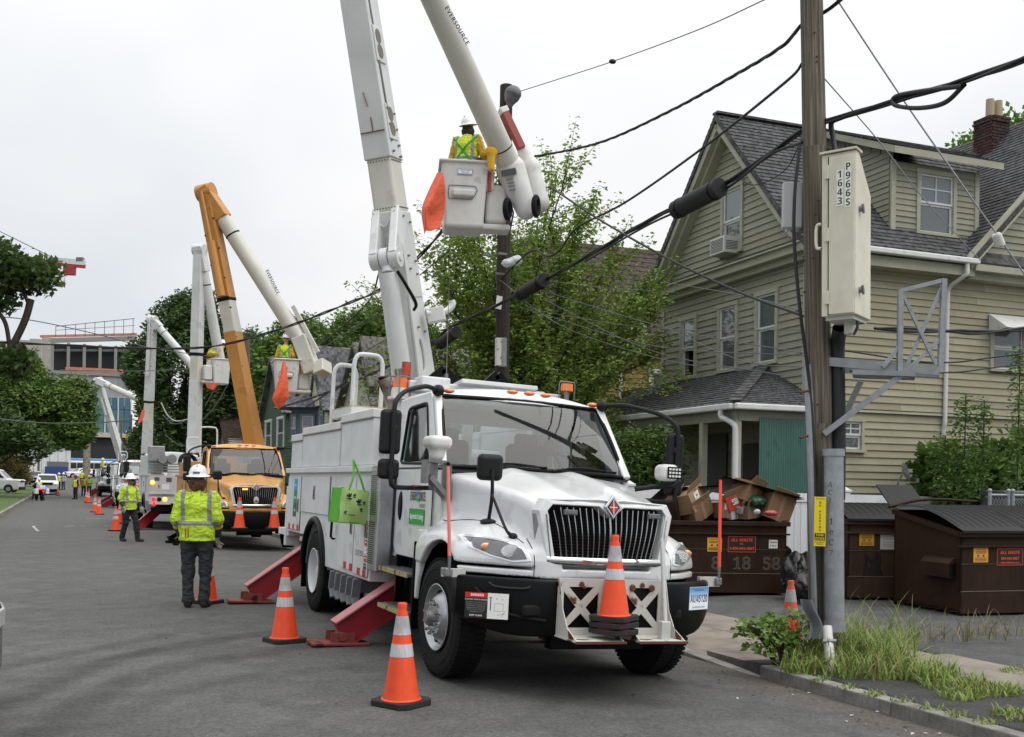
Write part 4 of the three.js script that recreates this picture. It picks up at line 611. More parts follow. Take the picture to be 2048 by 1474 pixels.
add('step_edge', Object.assign(() => B().box(s * 1.196, 0.83, -1.35, 0.012, 0.045, 1.0).box(s * 1.236, 0.46, -1.25, 0.012, 0.045, 0.85).geo(), { key: 'se' + s }), mat(0.45, 0.38, 0.18, 0.7, 0, { map: rep(T.rust, 2) }));
add('step_hanger', Object.assign(() => B().box(s * 0.99, 0.68, -1.0, 0.10, 0.6, 0.05).box(s * 0.99, 0.68, -1.75, 0.10, 0.6, 0.05).box(s * 0.90, 0.72, -1.4, 0.05, 0.6, 0.9).geo(), { key: 'sh' + s }), M.black);
}
}
function mirrors(root, s, o = {}) {
const m = new THREE.Group(); m.name = 'mirror'; root.add(m);
const X = (x) => s * x;
mesh('mirror_head', B().box(X(1.55), 2.20, -0.50, 0.20, 0.42, 0.10, { r: 0.045, s: 4, ry: s * 0.1 }).geo(), M.plastic, m);
mesh('mirror_head', B().box(X(1.55), 1.85, -0.50, 0.20, 0.19, 0.10, { r: 0.045, s: 4, ry: s * 0.1 }).geo(), M.plastic, m);
mesh('mirror_arm', B().tube([[X(0.93), 2.68, -1.0], [X(1.12), 2.69, -0.82], [X(1.40), 2.60, -0.56], [X(1.535), 2.46, -0.44], [X(1.54), 2.1, -0.43], [X(1.54), 1.76, -0.43], [X(1.48), 1.685, -0.45], [X(1.02), 1.70, -0.62]], 0.024, 8, 60, 0.35).sph(X(0.93), 2.68, -1.0, 0.06, 0.06, 0.08).box(X(1.535), 2.23, -0.45, 0.07, 0.07, 0.05, { r: 0.02 }).box(X(1.54), 1.855, -0.45, 0.07, 0.07, 0.05, { r: 0.02 }).geo(), M.plastic, m);
return m;
}
function hoodMirror(root, s) {
const m = new THREE.Group(); m.name = 'hood_mirror'; root.add(m);
const ft = onHood(s * 0.98, 1.32, 0), f2 = onHood(s * 0.80, 1.36, 0), f = V(s * 0.85, onHoodY(s * 0.85, 0.34), 0.34), g2 = V(s * 0.76, onHoodY(s * 0.76, 0.70), 0.70), h = V(s * 0.88, 1.90, 0.38);
mesh('mirror_head', B().add(new RoundedBoxGeometry(0.23, 0.235, 0.11, 4, 0.05), xf(h.x, h.y, h.z, 0.05, s * 0.2)).geo(), M.plastic, m);
mesh('mirror_arm', B().tube([[h.x, h.y - 0.02, h.z + 0.06], [h.x - s * 0.015, h.y - 0.25, h.z + 0.05], f], 0.017, 8, 16).tube([[h.x - s * 0.01, h.y - 0.23, h.z + 0.05], [g2.x + s * 0.07, g2.y + 0.07, g2.z], g2], 0.013, 8, 16).sph(f.x, f.y, f.z, 0.075, 0.035, 0.075).sph(g2.x, g2.y + 0.01, g2.z, 0.04, 0.03, 0.04).geo(), M.plastic, m);
return m;
}
function markerRod(root, x, y0, y1, z, m, lean = 0) { const r = mesh('marker_rod', B().cyl([x, y0, z], [x + lean, y1, z - 0.02], 0.016, 0.014, 8).geo(), m, root); mesh('rod_base', B().cyl([x - lean * 0.08, y0 - 0.13, z], [x, y0, z], 0.012, 0.016, 8).box(x, y0 - 0.14, z - 0.05, 0.07, 0.07, 0.12, { r: 0.01 }).geo(), M.steel, r); mesh('rod_cap', B().cyl([x + lean, y1, z - 0.02], [x + lean, y1 + 0.03, z - 0.02], 0.017, 0.016, 8).geo(), M.black, r); return r; }
function outrigger(root, top, foot, m, side, name = 'outrigger') {
const o = new THREE.Group(); o.name = name; root.add(o);
const t = A(top), f = A(foot), n = V(0, 0, 1);
mesh('leg', B().bar(t, f, 0.28, 0.16, [0, 0, 1]).geo(), m, o);
const d = f.clone().sub(t).normalize(), nn = V(0, 0, 0).crossVectors(V(0, 0, 1), d).normalize(); if (nn.y < 0) nn.negate();
const off = (p, k, z = 0) => [p.x + nn.x * k, p.y + nn.y * k, p.z + z];
mesh('flange', B().bar(off(t, 0.147), off(f, 0.147), 0.016, 0.26, [0, 0, 1]).geo(), m === M.red ? M.redpale : m, o);
mesh('flange', B().bar(off(t, -0.147), off(f, -0.147), 0.016, 0.26, [0, 0, 1]).geo(), m, o);
mesh('foot_plate', B().box(f.x + side * 0.02, f.y - 0.10, f.z, 0.62, 0.035, 0.34, { r: 0.012 }).box(f.x, f.y - 0.04, f.z + 0.12, 0.26, 0.12, 0.02).box(f.x, f.y - 0.04, f.z - 0.12, 0.26, 0.12, 0.02).cyl([f.x, f.y - 0.02, f.z - 0.15], [f.x, f.y - 0.02, f.z + 0.15], 0.045).geo(), m === M.red ? M.rustred : m, o);
return o;
}
// ------------------------------------------------------------ booms, buckets and utility bodies shared by the trucks
function beam(mb, a, b, n, w0, d0, w1 = w0, d1 = d0, bev = 0.02) {
a = A(a); b = A(b); const y = b.clone().sub(a), l = y.length(); y.normalize(); const z = A(n).clone().addScaledVector(y, -A(n).dot(y)).normalize(), x = V(0, 0, 0).crossVectors(y, z);
const g = new RoundedBoxGeometry(1, l, 1, 2, 0.0001), sh = bev ? new RoundedBoxGeometry(Math.max(w0, w1), l, Math.max(d0, d1), 2, bev) : new THREE.BoxGeometry(w0, l, d0);
const p = sh.attributes.position, W = Math.max(w0, w1), D = Math.max(d0, d1);
for (let i = 0; i < p.count; i++) { const t = p.getY(i) / l + 0.5; p.setX(i, p.getX(i) * lerp(w0, w1, t) / W); p.setZ(i, p.getZ(i) * lerp(d0, d1, t) / D); }
return mb.add(sh, new THREE.Matrix4().makeBasis(x, y, z).setPosition(a.clone().add(b).multiplyScalar(0.5)));
}
const mid = (a, b, t) => A(a).clone().lerp(A(b), t);
function frameAt(p, y, n) { y = A(y).clone().normalize(); const z = A(n).clone().addScaledVector(y, -A(n).dot(y)).normalize(); return new THREE.Matrix4().makeBasis(V(0, 0, 0).crossVectors(y, z), y, z).setPosition(A(p)); }
const bucketGeo = {};
function bucket(root, m, mt, number) {
const b = new THREE.Group(); b.name = 'bucket'; b.applyMatrix4(m); root.add(b);
const tub = bucketGeo.tub ??= iso((x, y, z) => { const w = 0.31 + 0.055 * y, o = sdBox(x, y - 0.5, z, w, 0.52, w, 0.06), i = sdBox(x, y - 0.56, z, w - 0.03, 0.55, w - 0.03, 0.05); const lip = sdBox(x, y - 1.0, z, w + 0.045, 0.022, w + 0.045, 0.02); const pod = smax(sdBox(x + 0.02, y - 0.50, z - w, 0.17, 0.055, 0.085, 0.03), -1, 0.01); return Math.max(Math.min(smin(o, pod, 0.02), lip), -i); }, [-0.46, -0.06, -0.46], [0.46, 1.08, 0.5], 0.015);
mesh('tub', tub, mt, b);
const sc = mesh('step_panel', bucketGeo.sp ??= B().tube([[-0.24, 0.42, 0.345], [-0.24, 0.62, 0.355], [0.16, 0.62, 0.355], [0.20, 0.56, 0.353], [0.12, 0.42, 0.345]], 0.006, 5, 30, 0.1, true).geo(), M.grey, b);
mesh('mounting_box', bucketGeo.mb ??= B().box(0.52, 0.42, -0.05, 0.34, 0.62, 0.42, { r: 0.07, s: 4 }).box(0.40, 0.78, 0.02, 0.16, 0.34, 0.34, { r: 0.04 }).box(0.50, 0.05, 0.0, 0.5, 0.10, 0.36, { r: 0.04 }).geo(), mt, b);
mesh('control_handle', bucketGeo.ch ??= B().cyl([0.40, 0.98, 0.15], [0.40, 1.08, 0.17], 0.02).box(0.40, 0.75, 0.21, 0.05, 0.32, 0.04, { r: 0.01 }).geo(), mat(0.55, 0.05, 0.03, 0.5), b);
return b;
}
function gloveBag(root, p, s = 1, m = mat(0.65, 0.36, 0.02, 0.7)) { p = A(p); const g = iso((x, y, z) => smin(sdCap(x, y, z, [0, 0.13, 0], [0.01, -0.16, 0.01], 0.075, 0.055), sdBox(x, y - 0.12, z, 0.1, 0.05, 0.05, 0.03), 0.06), [-0.2, -0.3, -0.16], [0.2, 0.25, 0.16], 0.02); const o = mesh('tool_pouch', g, m, root); o.position.copy(p); o.scale.setScalar(s); return o; }
function rag(points, thick = 0.01) {
const rows = points.length, cols = points[0].length, cr = points.map((r) => new THREE.CatmullRomCurve3(r.map(A)));
return grid(28, 36, (u, v) => { const c = new THREE.CatmullRomCurve3(cr.map((q) => q.getPoint(u))); return c.getPoint(v); });
}
function rubberMat(label, pts, parentless = true, name = 'rubber_blanket') { const o = mesh(name, rag(pts), M.cloth); o.material.side = THREE.DoubleSide; return tag(o, label, 'rubber blanket', 'orange blankets hung from the buckets'); }
const sq = (s) => [[-s, -s], [s, -s], [s, s], [-s, s]];
function utilityBody(root, m, o) {
const { z0, z1, wz } = o, g = (n, mb, mm = m, p = root) => mb.build(n, mm, p);
for (const s of [-1, 1]) {
const X = (x) => s * x;
const out = [[z0, 0.64], [z0, 1.86], [z1, 1.86], [z1, 1.0], [wz - 0.80, 1.0]], arch = []; for (let i = 0; i <= 14; i++) { const a = Math.PI - i / 14 * Math.PI; arch.push([wz + 0.66 * Math.cos(a) * 1, 0.58 + 0.64 * Math.sin(a)]); }
const poly = [[z0, 0.64], [z0, 1.86], [z1, 1.86], [z1, 0.98], [wz - 0.70, 0.98], [wz - 0.70, 0.72], ...arch, [wz + 0.68, 0.64]].map(([z, y]) => [-z, y]);
const pack = g('side_pack', B().ext(poly, 0.46, xf(s > 0 ? 0.72 : -1.18, 0, 0, 0, Math.PI / 2), 0.012));
mesh('fender_trim', B().tube(arch.map(([z, y]) => [X(1.185), y, z]), 0.045, 8, 40).add(grid(16, 1, (u, v) => { const a = u * Math.PI; return V(X(lerp(0.75, 1.19, v)), 0.58 + 0.645 * Math.sin(a), wz + 0.665 * Math.cos(a)); })).geo(), M.black, root);
g('body_ledge', B().box(X(0.96), 1.885, (z0 + z1) / 2, 0.56, 0.075, z0 - z1 + 0.05, { r: 0.012 }));
const doors = o.doors ?? [[z0 - 0.04, z0 - 0.78, 0.68, 1.80, 1], [z0 - 0.80, z0 - 1.36, 0.68, 1.80, 1], [wz + 0.80, wz - 0.86, 1.28, 1.80, 2], [wz - 0.90, z1 + 0.03, 1.02, 1.80, 1]];
for (const [a, b, y0, y1, k] of doors) {
const d = g('compartment_door', B().box(X(1.19), (y0 + y1) / 2, (a + b) / 2, 0.024, y1 - y0, a - b - 0.015, { r: 0.008 }));
const hz = k === 1 ? a - 0.10 : (a + b) / 2, hy = k === 1 ? (y0 + y1) / 2 - 0.03 : y1 - 0.22;
mesh('latch', B().box(X(1.205), hy, hz, 0.02, 0.19, 0.075, { r: 0.009 }).geo(), M.steel, d); mesh('latch_cup', B().box(X(1.209), hy - 0.01, hz, 0.018, 0.13, 0.045, { r: 0.008 }).geo(), M.black, d);
for (const e of [a + 0.004, b - 0.004]) mesh('door_seam', B().box(X(1.182), (y0 + y1) / 2, e, 0.006, y1 - y0, 0.014).geo(), M.dark, d);
}
}
g('deck', B().box(0, 1.16, (z0 + z1) / 2, 1.46, 0.1, z0 - z1));
g('tail_frame', B().box(0, 0.98, z1 + 0.02, 2.34, 0.16, 0.10, { r: 0.01 }).box(0, 1.45, z1 + 0.05, 1.46, 0.6, 0.06));
}
// ------------------------------------------------------------ the nearest truck
const truck = thing('bucket_truck', 'white line truck in front with grille facing us and boom rising from its bed', 'bucket truck', [4.25, -0.05, -8.99]);
truck.rotation.z = -0.042; truck.updateMatrixWorld(true);
const TL = (px, py, d) => truck.worldToLocal(P(px, py, d)), TX = (px, py, axis, v) => meet(px, py, axis, v, truck);
addCab(truck, { paint: M.white, steer: 0.03 });
mirrors(truck, -1); mirrors(truck, 1); hoodMirror(truck, -1);
mesh('mirror_band', B().cyl([-1.30, 1.688, -0.52], [-1.20, 1.69, -0.56], 0.0265).geo(), M.red, truck);
{
const t = truck, rodm = mat(0.9, 0.22, 0.18, 0.5);
markerRod(t, -1.335, 1.13, 1.88, 0.72, rodm, -0.05); markerRod(t, 1.385, 1.10, 1.92, 0.66, mat(0.9, 0.09, 0.05, 0.5), -0.02);
mesh('rod_bracket', B().box(1.30, 0.955, 0.62, 0.22, 0.09, 0.05).box(-1.27, 0.985, 0.66, 0.20, 0.07, 0.05).geo(), M.rusty, t);
const sl = mesh('spotlight', iso((x, y, z) => smin(sdBox(x, y - 0.09, z, 0.115, 0.06, 0.13, 0.05), sdCap(x, y, z, [0, -0.02, 0], [0, 0.03, 0], 0.075, 0.085), 0.03), [-0.2, -0.14, -0.2], [0.2, 0.2, 0.2], 0.014), M.plasticwhite, t); sl.position.set(-1.13, 2.035, -0.35);
mesh('spotlight_bracket', B().box(-1.13, 1.83, -0.42, 0.035, 0.30, 0.16).box(-1.10, 1.945, -0.38, 0.27, 0.025, 0.22).box(-1.235, 1.845, -0.36, 0.025, 0.22, 0.16).bar([-1.21, 1.80, -0.33], [-0.98, 1.60, -0.40], 0.09, 0.05).box(-1.0, 1.76, -0.40, 0.05, 0.36, 0.12).geo(), M.steel, t);
const sr = mesh('spotlight', B().box(0, 0, 0, 0.2, 0.17, 0.24, { r: 0.06, s: 4 }).geo(), M.plasticwhite, t); sr.position.set(1.33, 1.985, -0.28); sr.rotation.y = -0.15;
mesh('led_panel', B().box(0.035, 0, 0.125, 0.15, 0.12, 0.02, { r: 0.008 }).geo(), M.black, sr);
const leds = B(); for (let i = 0; i < 4; i++) for (let j = 0; j < 3; j++) leds.box(-0.015 + i * 0.034, -0.035 + j * 0.035, 0.137, 0.022, 0.02, 0.004); mesh('led', leds.geo(), mat(0.8, 0.82, 0.78, 0.3), sr);
mesh('spotlight_bracket', B().tube([[1.05, 1.80, -0.42], [1.25, 1.84, -0.32], [1.42, 1.86, -0.28], [1.47, 1.95, -0.30]], 0.025, 6).geo(), M.plastic, t);
for (const x of [-0.40, 0.41]) mesh('strobe', B().box(x, 1.545, 1.06, 0.12, 0.045, 0.035, { r: 0.008 }).box(x, 1.545, 1.076, 0.07, 0.022, 0.014).geo(), M.grey, t.getObjectByName('grille'));
for (const x of [-0.315, 0.265]) {
const h = new THREE.Group(); h.name = 'chock_holder'; h.scale.set(0.9, 1, 1); h.position.set(x, 0.53, 1.16); t.add(h);
const tri = [[[0.06, 0.10], [0.06, 0.36], [0.19, 0.23]], [[0.42, 0.10], [0.42, 0.36], [0.29, 0.23]], [[0.11, 0.40], [0.37, 0.40], [0.24, 0.28]], [[0.10, 0.06], [0.38, 0.06], [0.24, 0.18]]];
mesh('back_plate', B().ext([[0, 0], [0.48, 0], [0.48, 0.47], [0, 0.47]], 0.014, xf(-0.24, 0, 0), 0.002, tri).geo(), M.rusty, h);
for (const s of [-0.24, 0.232]) mesh('side_plate', B().ext([[0, 0], [0, 0.47], [-0.03, 0.47], [-0.10, 0.22], [-0.20, 0.08], [-0.38, 0.0]], 0.009, xf(s, 0, 0.012, 0, Math.PI / 2), 0.001).geo(), M.rusty, h);
mesh('shelf', B().box(0, -0.006, 0.20, 0.50, 0.012, 0.40).geo(), M.rusty, h); mesh('shelf_edge', B().box(0, -0.008, 0.405, 0.51, 0.02, 0.012).geo(), M.rust, h);
for (const q of x > 0 ? [-0.11, 0.10] : [0.02]) mesh('bolt', B().cyl([q, 0.40, 0.012], [q, 0.40, 0.034], x > 0 ? 0.034 : 0.016, x > 0 ? 0.026 : 0.012, 8).geo(), M.rust, h);
}
const pr = mesh('prop_rod', B().cyl([0.36, 0.64, 1.42], [0.44, 1.36, 1.16], 0.020, 0.018, 8).box(0.35, 0.60, 1.42, 0.09, 0.16, 0.07, { r: 0.01 }).geo(), mat(0.52, 0.52, 0.50, 0.5, 0, { map: rep(T.grime, 2) }), t);
mesh('tow_hook', B().tube([[-1.05, 0.93, 0.92], [-1.0, 0.90, 0.99], [-0.80, 0.90, 1.10], [-0.74, 0.93, 1.08]], 0.012, 6).geo(), M.plastic, t);
decal('licence_plate', t, 0.305, 0.205, xf(0.945, 0.835, 1.012, 0, 0.42), (x, w, h) => {
const g = x.createLinearGradient(0, 0, 0, h); g.addColorStop(0, '#3f83c6'); g.addColorStop(0.28, '#8fbbe0'); g.addColorStop(0.6, '#eef2f4'); x.fillStyle = g; x.fillRect(0, 0, w, h); x.strokeStyle = '#c9cfd3'; x.lineWidth = 5; x.strokeRect(2, 2, w - 4, h - 4);
text(x, 'AU', w * 0.19, h * 0.52, h * 0.46, '#2a1e40', 'sans-serif', true, w * 0.26); text(x, '45120', w * 0.665, h * 0.52, h * 0.46, '#2a1e40', 'sans-serif', true, w * 0.58); ['U', 'S', 'E'].forEach((c, i) => text(x, c, w * 0.355, h * (0.38 + i * 0.13), h * 0.13, '#2a1e40')); text(x, 'Connecticut', w * 0.5, h * 0.14, h * 0.13, '#17406e'); text(x, 'Constitution State', w * 0.5, h * 0.88, h * 0.11, '#17406e', 'serif');
}, 256);
decal('warning_plate', t, 0.36, 0.21, xf(-1.085, 0.745, 0.985, 0, -0.46), (x, w, h) => {
x.fillStyle = '#e9e9e6'; x.fillRect(0, 0, w, h); x.fillStyle = '#141414'; x.fillRect(0, 0, w * 0.52, h); x.fillStyle = '#c8231c'; x.fillRect(0, 0, w * 0.52, h * 0.2); text(x, '▲DANGER', w * 0.26, h * 0.1, h * 0.13, '#fff');
text(x, 'ELECTRIC SHOCK HAZARD', w * 0.26, h * 0.28, h * 0.075, '#ddd'); for (let i = 0; i < 6; i++) text(x, ['This machine is not insulated and will', 'cause death or serious injury if contact', 'is made with an energized line.', 'Maintain safe clearances from', 'electrical lines. Do not touch', 'or approach this truck.'][i], w * 0.26, h * (0.38 + i * 0.075), h * 0.055, '#bbb', 'sans-serif', false, w * 0.48); text(x, 'KEEP CLEAR', w * 0.26, h * 0.9, h * 0.09, '#eee');
x.fillStyle = '#222'; x.fillRect(w * 0.58, h * 0.18, w * 0.02, h * 0.5); x.fillRect(w * 0.56, h * 0.16, w * 0.06, h * 0.03); x.strokeStyle = '#555'; x.lineWidth = 1.5; x.strokeRect(w * 0.68, h * 0.4, w * 0.2, h * 0.3); x.fillStyle = '#b22'; x.fillRect(w * 0.72, h * 0.2, 5, 6); x.fillRect(w * 0.85, h * 0.22, 5, 6); x.beginPath(); x.strokeStyle = '#333'; x.moveTo(w * 0.75, h * 0.85); x.lineTo(w * 0.93, h * 0.78); x.moveTo(w * 0.86, h * 0.9); x.lineTo(w * 0.92, h * 0.68); x.stroke();
}, 256);
decal('door_lettering', t, 0.50, 0.36, xf(-1.047, 1.50, -1.12, 0, -Math.PI / 2), (x, w, h) => {
x.fillStyle = '#2f9a44'; x.fillRect(0, h * 0.55, w * 0.98, h * 0.44); text(x, 'Apprentice Training', w * 0.49, h * 0.77, h * 0.2, '#fff', 'sans-serif', true, w * 0.86); text(x, 'EVERS', w * 0.24, h * 0.2, h * 0.34, '#17181c', 'sans-serif', true, w * 0.46); text(x, 'URCE', w * 0.79, h * 0.2, h * 0.34, '#17181c', 'sans-serif', true, w * 0.40); x.lineWidth = h * 0.07; x.strokeStyle = '#1d7fc4'; x.beginPath(); x.arc(w * 0.527, h * 0.2, h * 0.11, Math.PI, 0); x.stroke(); x.strokeStyle = '#3fa648'; x.beginPath(); x.arc(w * 0.527, h * 0.2, h * 0.11, 0, Math.PI); x.stroke(); text(x, 'ENERGY', w * 0.82, h * 0.45, h * 0.14, '#333', 'sans-serif', false);
}, 256, { transparent: true, alphaTest: 0.3 });
const eg = mesh('exhaust_guard', B().box(-1.14, 1.33, -2.08, 0.17, 1.12, 0.34, { r: 0.02 }).box(-1.12, 1.90, -2.10, 0.2, 0.06, 0.30, { r: 0.02 }).geo(), M.alu, t);
const slots = B(); for (let i = 0; i < 44; i++) for (let j = 0; j < 5; j++) if (Math.abs(i - 22) > 1) slots.box(-1.226, 0.86 + i * 0.022, -2.23 + j * 0.05 + (i % 2) * 0.02, 0.004, 0.010, 0.034); mesh('vent_slots', slots.geo(), M.black, eg).userData.kind = 'stuff';
const st = TX(790, 830, 2, -2.75), s1 = TX(781, 790, 2, -2.75), s2 = TX(768, 757, 2, -2.75);
mesh('exhaust_pipe', B().cyl([st.x, 1.95, -2.55], [st.x, 2.36, -2.75], 0.10).tube([[st.x, 2.3, -2.75], st, s1, s2], 0.085, 12, 30).geo(), mat(0.38, 0.34, 0.29, 0.4, 0.7, { map: rep(T.rust, 1) }), t);
mesh('exhaust_mouth', B().sph(s2.x, s2.y, s2.z, 0.072, 0.03, 0.072).geo(), M.black, t);
const bc = TX(801, 766, 2, -2.5), be = mesh('beacon', B().cyl([bc.x, bc.y - 0.055, bc.z], [bc.x, bc.y + 0.055, bc.z], 0.085, 0.08, 18).geo(), phys(0.85, 0.16, 0.02, 0.25, 0, { clearcoat: 1 }), t);
mesh('beacon_base', B().cyl([bc.x, bc.y - 0.15, bc.z], [bc.x, bc.y - 0.058, bc.z], 0.105, 0.095, 18).box(bc.x, bc.y - 0.17, bc.z, 0.22, 0.03, 0.22).cyl([bc.x, bc.y - 0.9, bc.z], [bc.x, bc.y - 0.17, bc.z], 0.03).geo(), M.plasticwhite, be);
const cage = B(); for (let i = 0; i < 4; i++) { const a = i * Math.PI / 2 + 0.4, c = Math.cos(a) * 0.115, s = Math.sin(a) * 0.115; cage.tube([[bc.x + c, bc.y - 0.15, bc.z + s], [bc.x + c, bc.y + 0.07, bc.z + s], [bc.x - s, bc.y + 0.07, bc.z + c]], 0.007, 5, 16, 0.1); } mesh('beacon_cage', cage.geo(), M.steel, be);
const b2 = TX(1134, 774, 2, -2.3), be2 = mesh('beacon', B().cyl([b2.x, b2.y - 0.05, b2.z], [b2.x, b2.y + 0.035, b2.z], 0.075, 0.07, 18).geo(), M.amber, t); mesh('beacon_cage', B().tube([[b2.x - 0.10, b2.y - 0.15, b2.z], [b2.x - 0.10, b2.y + 0.055, b2.z], [b2.x + 0.10, b2.y + 0.055, b2.z], [b2.x + 0.10, b2.y - 0.15, b2.z]], 0.008, 5, 20, 0.1).cyl([b2.x, b2.y - 0.8, b2.z], [b2.x, b2.y - 0.05, b2.z], 0.03).geo(), M.steel, be2);
const pu = TX(815, 825, 2, -2.62); mesh('sleeve_roll', B().cyl([pu.x, pu.y - 0.5, pu.z], [pu.x, pu.y + 0.16, pu.z], 0.11, 0.115, 18).geo(), mat(0.10, 0.085, 0.36, 0.35), t);
mesh('sleeve_band', B().cyl([pu.x, pu.y + 0.03, pu.z], [pu.x, pu.y + 0.055, pu.z], 0.117, 0.117, 18).geo(), mat(0.7, 0.5, 0.02, 0.5), t);
const fl = TX(812, 748, 2, -2.9); mesh('post', B().cyl([fl.x, fl.y - 0.6, fl.z], [fl.x, fl.y + 0.14, fl.z], 0.055).geo(), mat(0.6, 0.08, 0.04, 0.6, 0, { map: rep(T.rust, 4) }), t);
mesh('cab_shield', B().box(0.15, 2.86, -2.55, 1.9, 0.12, 0.30, { r: 0.02 }).box(-0.55, 2.875, -2.35, 0.34, 0.17, 0.3, { r: 0.02 }).box(0.25, 2.935, -2.42, 0.95, 0.05, 0.34, { r: 0.01, rx: -0.1 }).box(0.0, 2.5, -2.6, 0.1, 0.9, 0.1).box(0.9, 2.5, -2.6, 0.1, 0.9, 0.1).geo(), M.white2, t);
for (const x of [-0.30, 0.38]) mesh('boom_rest', B().bar([x - 0.20, 2.93, -2.7], [x, 3.12, -2.7], 0.10, 0.05, [0, 0, 1]).bar([x + 0.20, 2.93, -2.7], [x, 3.12, -2.7], 0.10, 0.05, [0, 0, 1]).geo(), M.black, t);
mesh('antenna', B().cyl([-0.40, 2.96, -2.3], [-0.43, 4.1, -2.3], 0.006, 0.003, 5).cyl([-0.40, 2.86, -2.3], [-0.40, 3.02, -2.3], 0.02).geo(), M.grey, t);
for (const [a, b, z] of [[-1.12, -0.86, -3.7], [-1.18, -0.98, -4.5]]) { const y1 = z > -4 ? 3.32 : 3.26; mesh('grab_rail', B().tube([[a, 2.42, z], [a, y1 - 0.12, z], [a + 0.06, y1, z], [b - 0.06 + 0.1, y1, z], [b + 0.1, y1 - 0.12, z], [b + 0.1, 2.42, z]], 0.028, 8, 50, 0.25).geo(), M.white2, t); }
mesh('platform', B().box(-0.85, 2.60, -4.0, 0.66, 0.12, 1.0, { r: 0.01 }).geo(), M.plasticwhite, t); mesh('platform_edge', B().box(-0.85, 2.665, -4.0, 0.66, 0.012, 1.0).geo(), mat(0.45, 0.40, 0.22, 0.8), t);
utilityBody(t, M.white2, { z0: -2.28, z1: -7.05, wz: -5.1, doors: [[-2.32, -2.95, 0.68, 1.80, 1], [-2.98, -3.55, 0.70, 1.80, 1], [-4.32, -6.02, 1.30, 1.80, 2], [-6.10, -7.0, 1.02, 1.80, 1]] });
for (const s of [-1, 1]) {
const ub = (z0, z1, y1) => {
const b = mesh('upper_box', B().box(s * 0.93, (1.93 + y1) / 2, (z0 + z1) / 2, 0.52, y1 - 1.93, z0 - z1, { r: 0.015 }).geo(), M.white2, t);
mesh('lid', B().box(s * 0.93, y1 + 0.045, (z0 + z1) / 2, 0.55, 0.10, z0 - z1 + 0.03, { r: 0.012 }).geo(), M.plasticwhite, b); mesh('lid_recess', B().box(s * 0.93, y1 + 0.05, z0 + 0.012, 0.36, 0.045, 0.014).geo(), M.grey, b); mesh('lid_seam', B().box(s * 1.202, y1 - 0.012, (z0 + z1) / 2, 0.012, 0.012, z0 - z1).geo(), M.grey, b); return b;
};
const fr = ub(-2.42, -3.86, 2.47); ub(-3.93, -6.15, 2.40); ub(-6.2, -6.95, 2.33);
const lv = B(); for (let i = 0; i < 9; i++) lv.box(s * 1.08, 2.08 + i * 0.034, -2.408, 0.055, 0.013, 0.02); mesh('louvre', lv.geo(), M.black, fr);
mesh('vent_pipe', B().cyl([s * 0.86, 2.28, -2.42], [s * 0.86, 2.28, -2.2], 0.12, 0.12, 18).geo(), M.plasticwhite, t); mesh('pipe_cap', B().cyl([s * 0.93, 2.28, -2.30], [s * 0.93, 2.28, -2.14], 0.11, 0.125, 8).geo(), M.steel, t);
for (const dz of [0, 0.33]) wheel(t, s * (1.03 - dz), 0.53, -5.1, s, dz ? 'inner' : 'rear');
mesh('mud_flap', B().box(s * 0.92, 0.60, -5.86, 0.5, 0.72, 0.02).geo(), M.black, t);
mesh('locker', B().box(s * 0.95, 0.56, -3.5, 0.40, 0.22, 1.2, { r: 0.02 }).geo(), M.grey, t);
for (let i = 0; i < 5; i++) { const z = -2.8 - i * 0.28, hooks = B(); hooks.bar([s * 1.17, 0.62, z], [s * 1.17, 0.40, z - 0.06], 0.10, 0.03).bar([s * 1.17, 0.40, z - 0.06], [s * 1.17, 0.30, z + 0.02], 0.08, 0.03); mesh('hook', hooks.geo(), M.galv, t); }
const strip = B(); for (const [z, y] of [[-2.42, 0.715], [-2.66, 0.72], [-3.02, 0.74], [-3.30, 0.745], [-6.16, 1.06], [-6.46, 1.06], [-6.76, 1.06]]) strip.box(s * 1.204, y, z, 0.004, 0.085, 0.12); mesh('reflector', strip.geo(), mat(0.55, 0.02, 0.03, 0.4), t);
}
mesh('grab_handle', B().tube([[-1.19, 1.66, -3.60], [-1.24, 1.64, -3.62], [-1.24, 1.55, -3.86], [-1.24, 1.05, -3.92], [-1.19, 1.02, -3.92]], 0.016, 6, 30, 0.2).geo(), M.black, t);
mesh('tail_shelf', B().box(-0.3, 0.95, -7.45, 1.7, 0.10, 0.8).box(-1.08, 1.2, -7.12, 0.22, 0.9, 0.12, { r: 0.01 }).geo(), M.white2, t);
decal('sticker', t, 0.22, 0.55, xf(-1.206, 1.49, -6.42, 0, -Math.PI / 2), (x, w, h) => { [['#3d93cf', 'SAFE'], ['#1f8a4d', 'WORKING'], ['#0d5a41', 'TEAM']].forEach(([c, s], i) => { x.fillStyle = c; x.fillRect(0, h * i / 3, w, h / 3 - 3); text(x, s, w / 2, h * (i + 0.5) / 3, w * 0.2, '#e8f2ee', 'sans-serif', true, w * 0.8); }); }, 96);
decal('sticker', t, 0.36, 0.12, xf(-1.206, 0.93, -2.66, 0, -Math.PI / 2), (x, w, h) => { text(x, 'US DOT 56592', w / 2, h / 2, h * 0.7, '#555', 'sans-serif', false, w * 0.96); }, 128, CLEAR);
decal('sticker', t, 0.13, 0.62, xf(-1.206, 0.97, -2.40, 0, -Math.PI / 2), (x, w, h) => { ['#c8321e', '#222', '#c8321e', '#eee', '#b22', '#333', '#e07020'].forEach((c, i) => { x.fillStyle = c; x.fillRect(w * 0.1, h * i / 7 + 3, w * 0.8, h / 7 - 8); x.fillStyle = i % 2 ? '#bbb' : '#fff'; x.fillRect(w * 0.25, h * i / 7 + 10, w * 0.5, 5); }); }, 48, CLEAR);
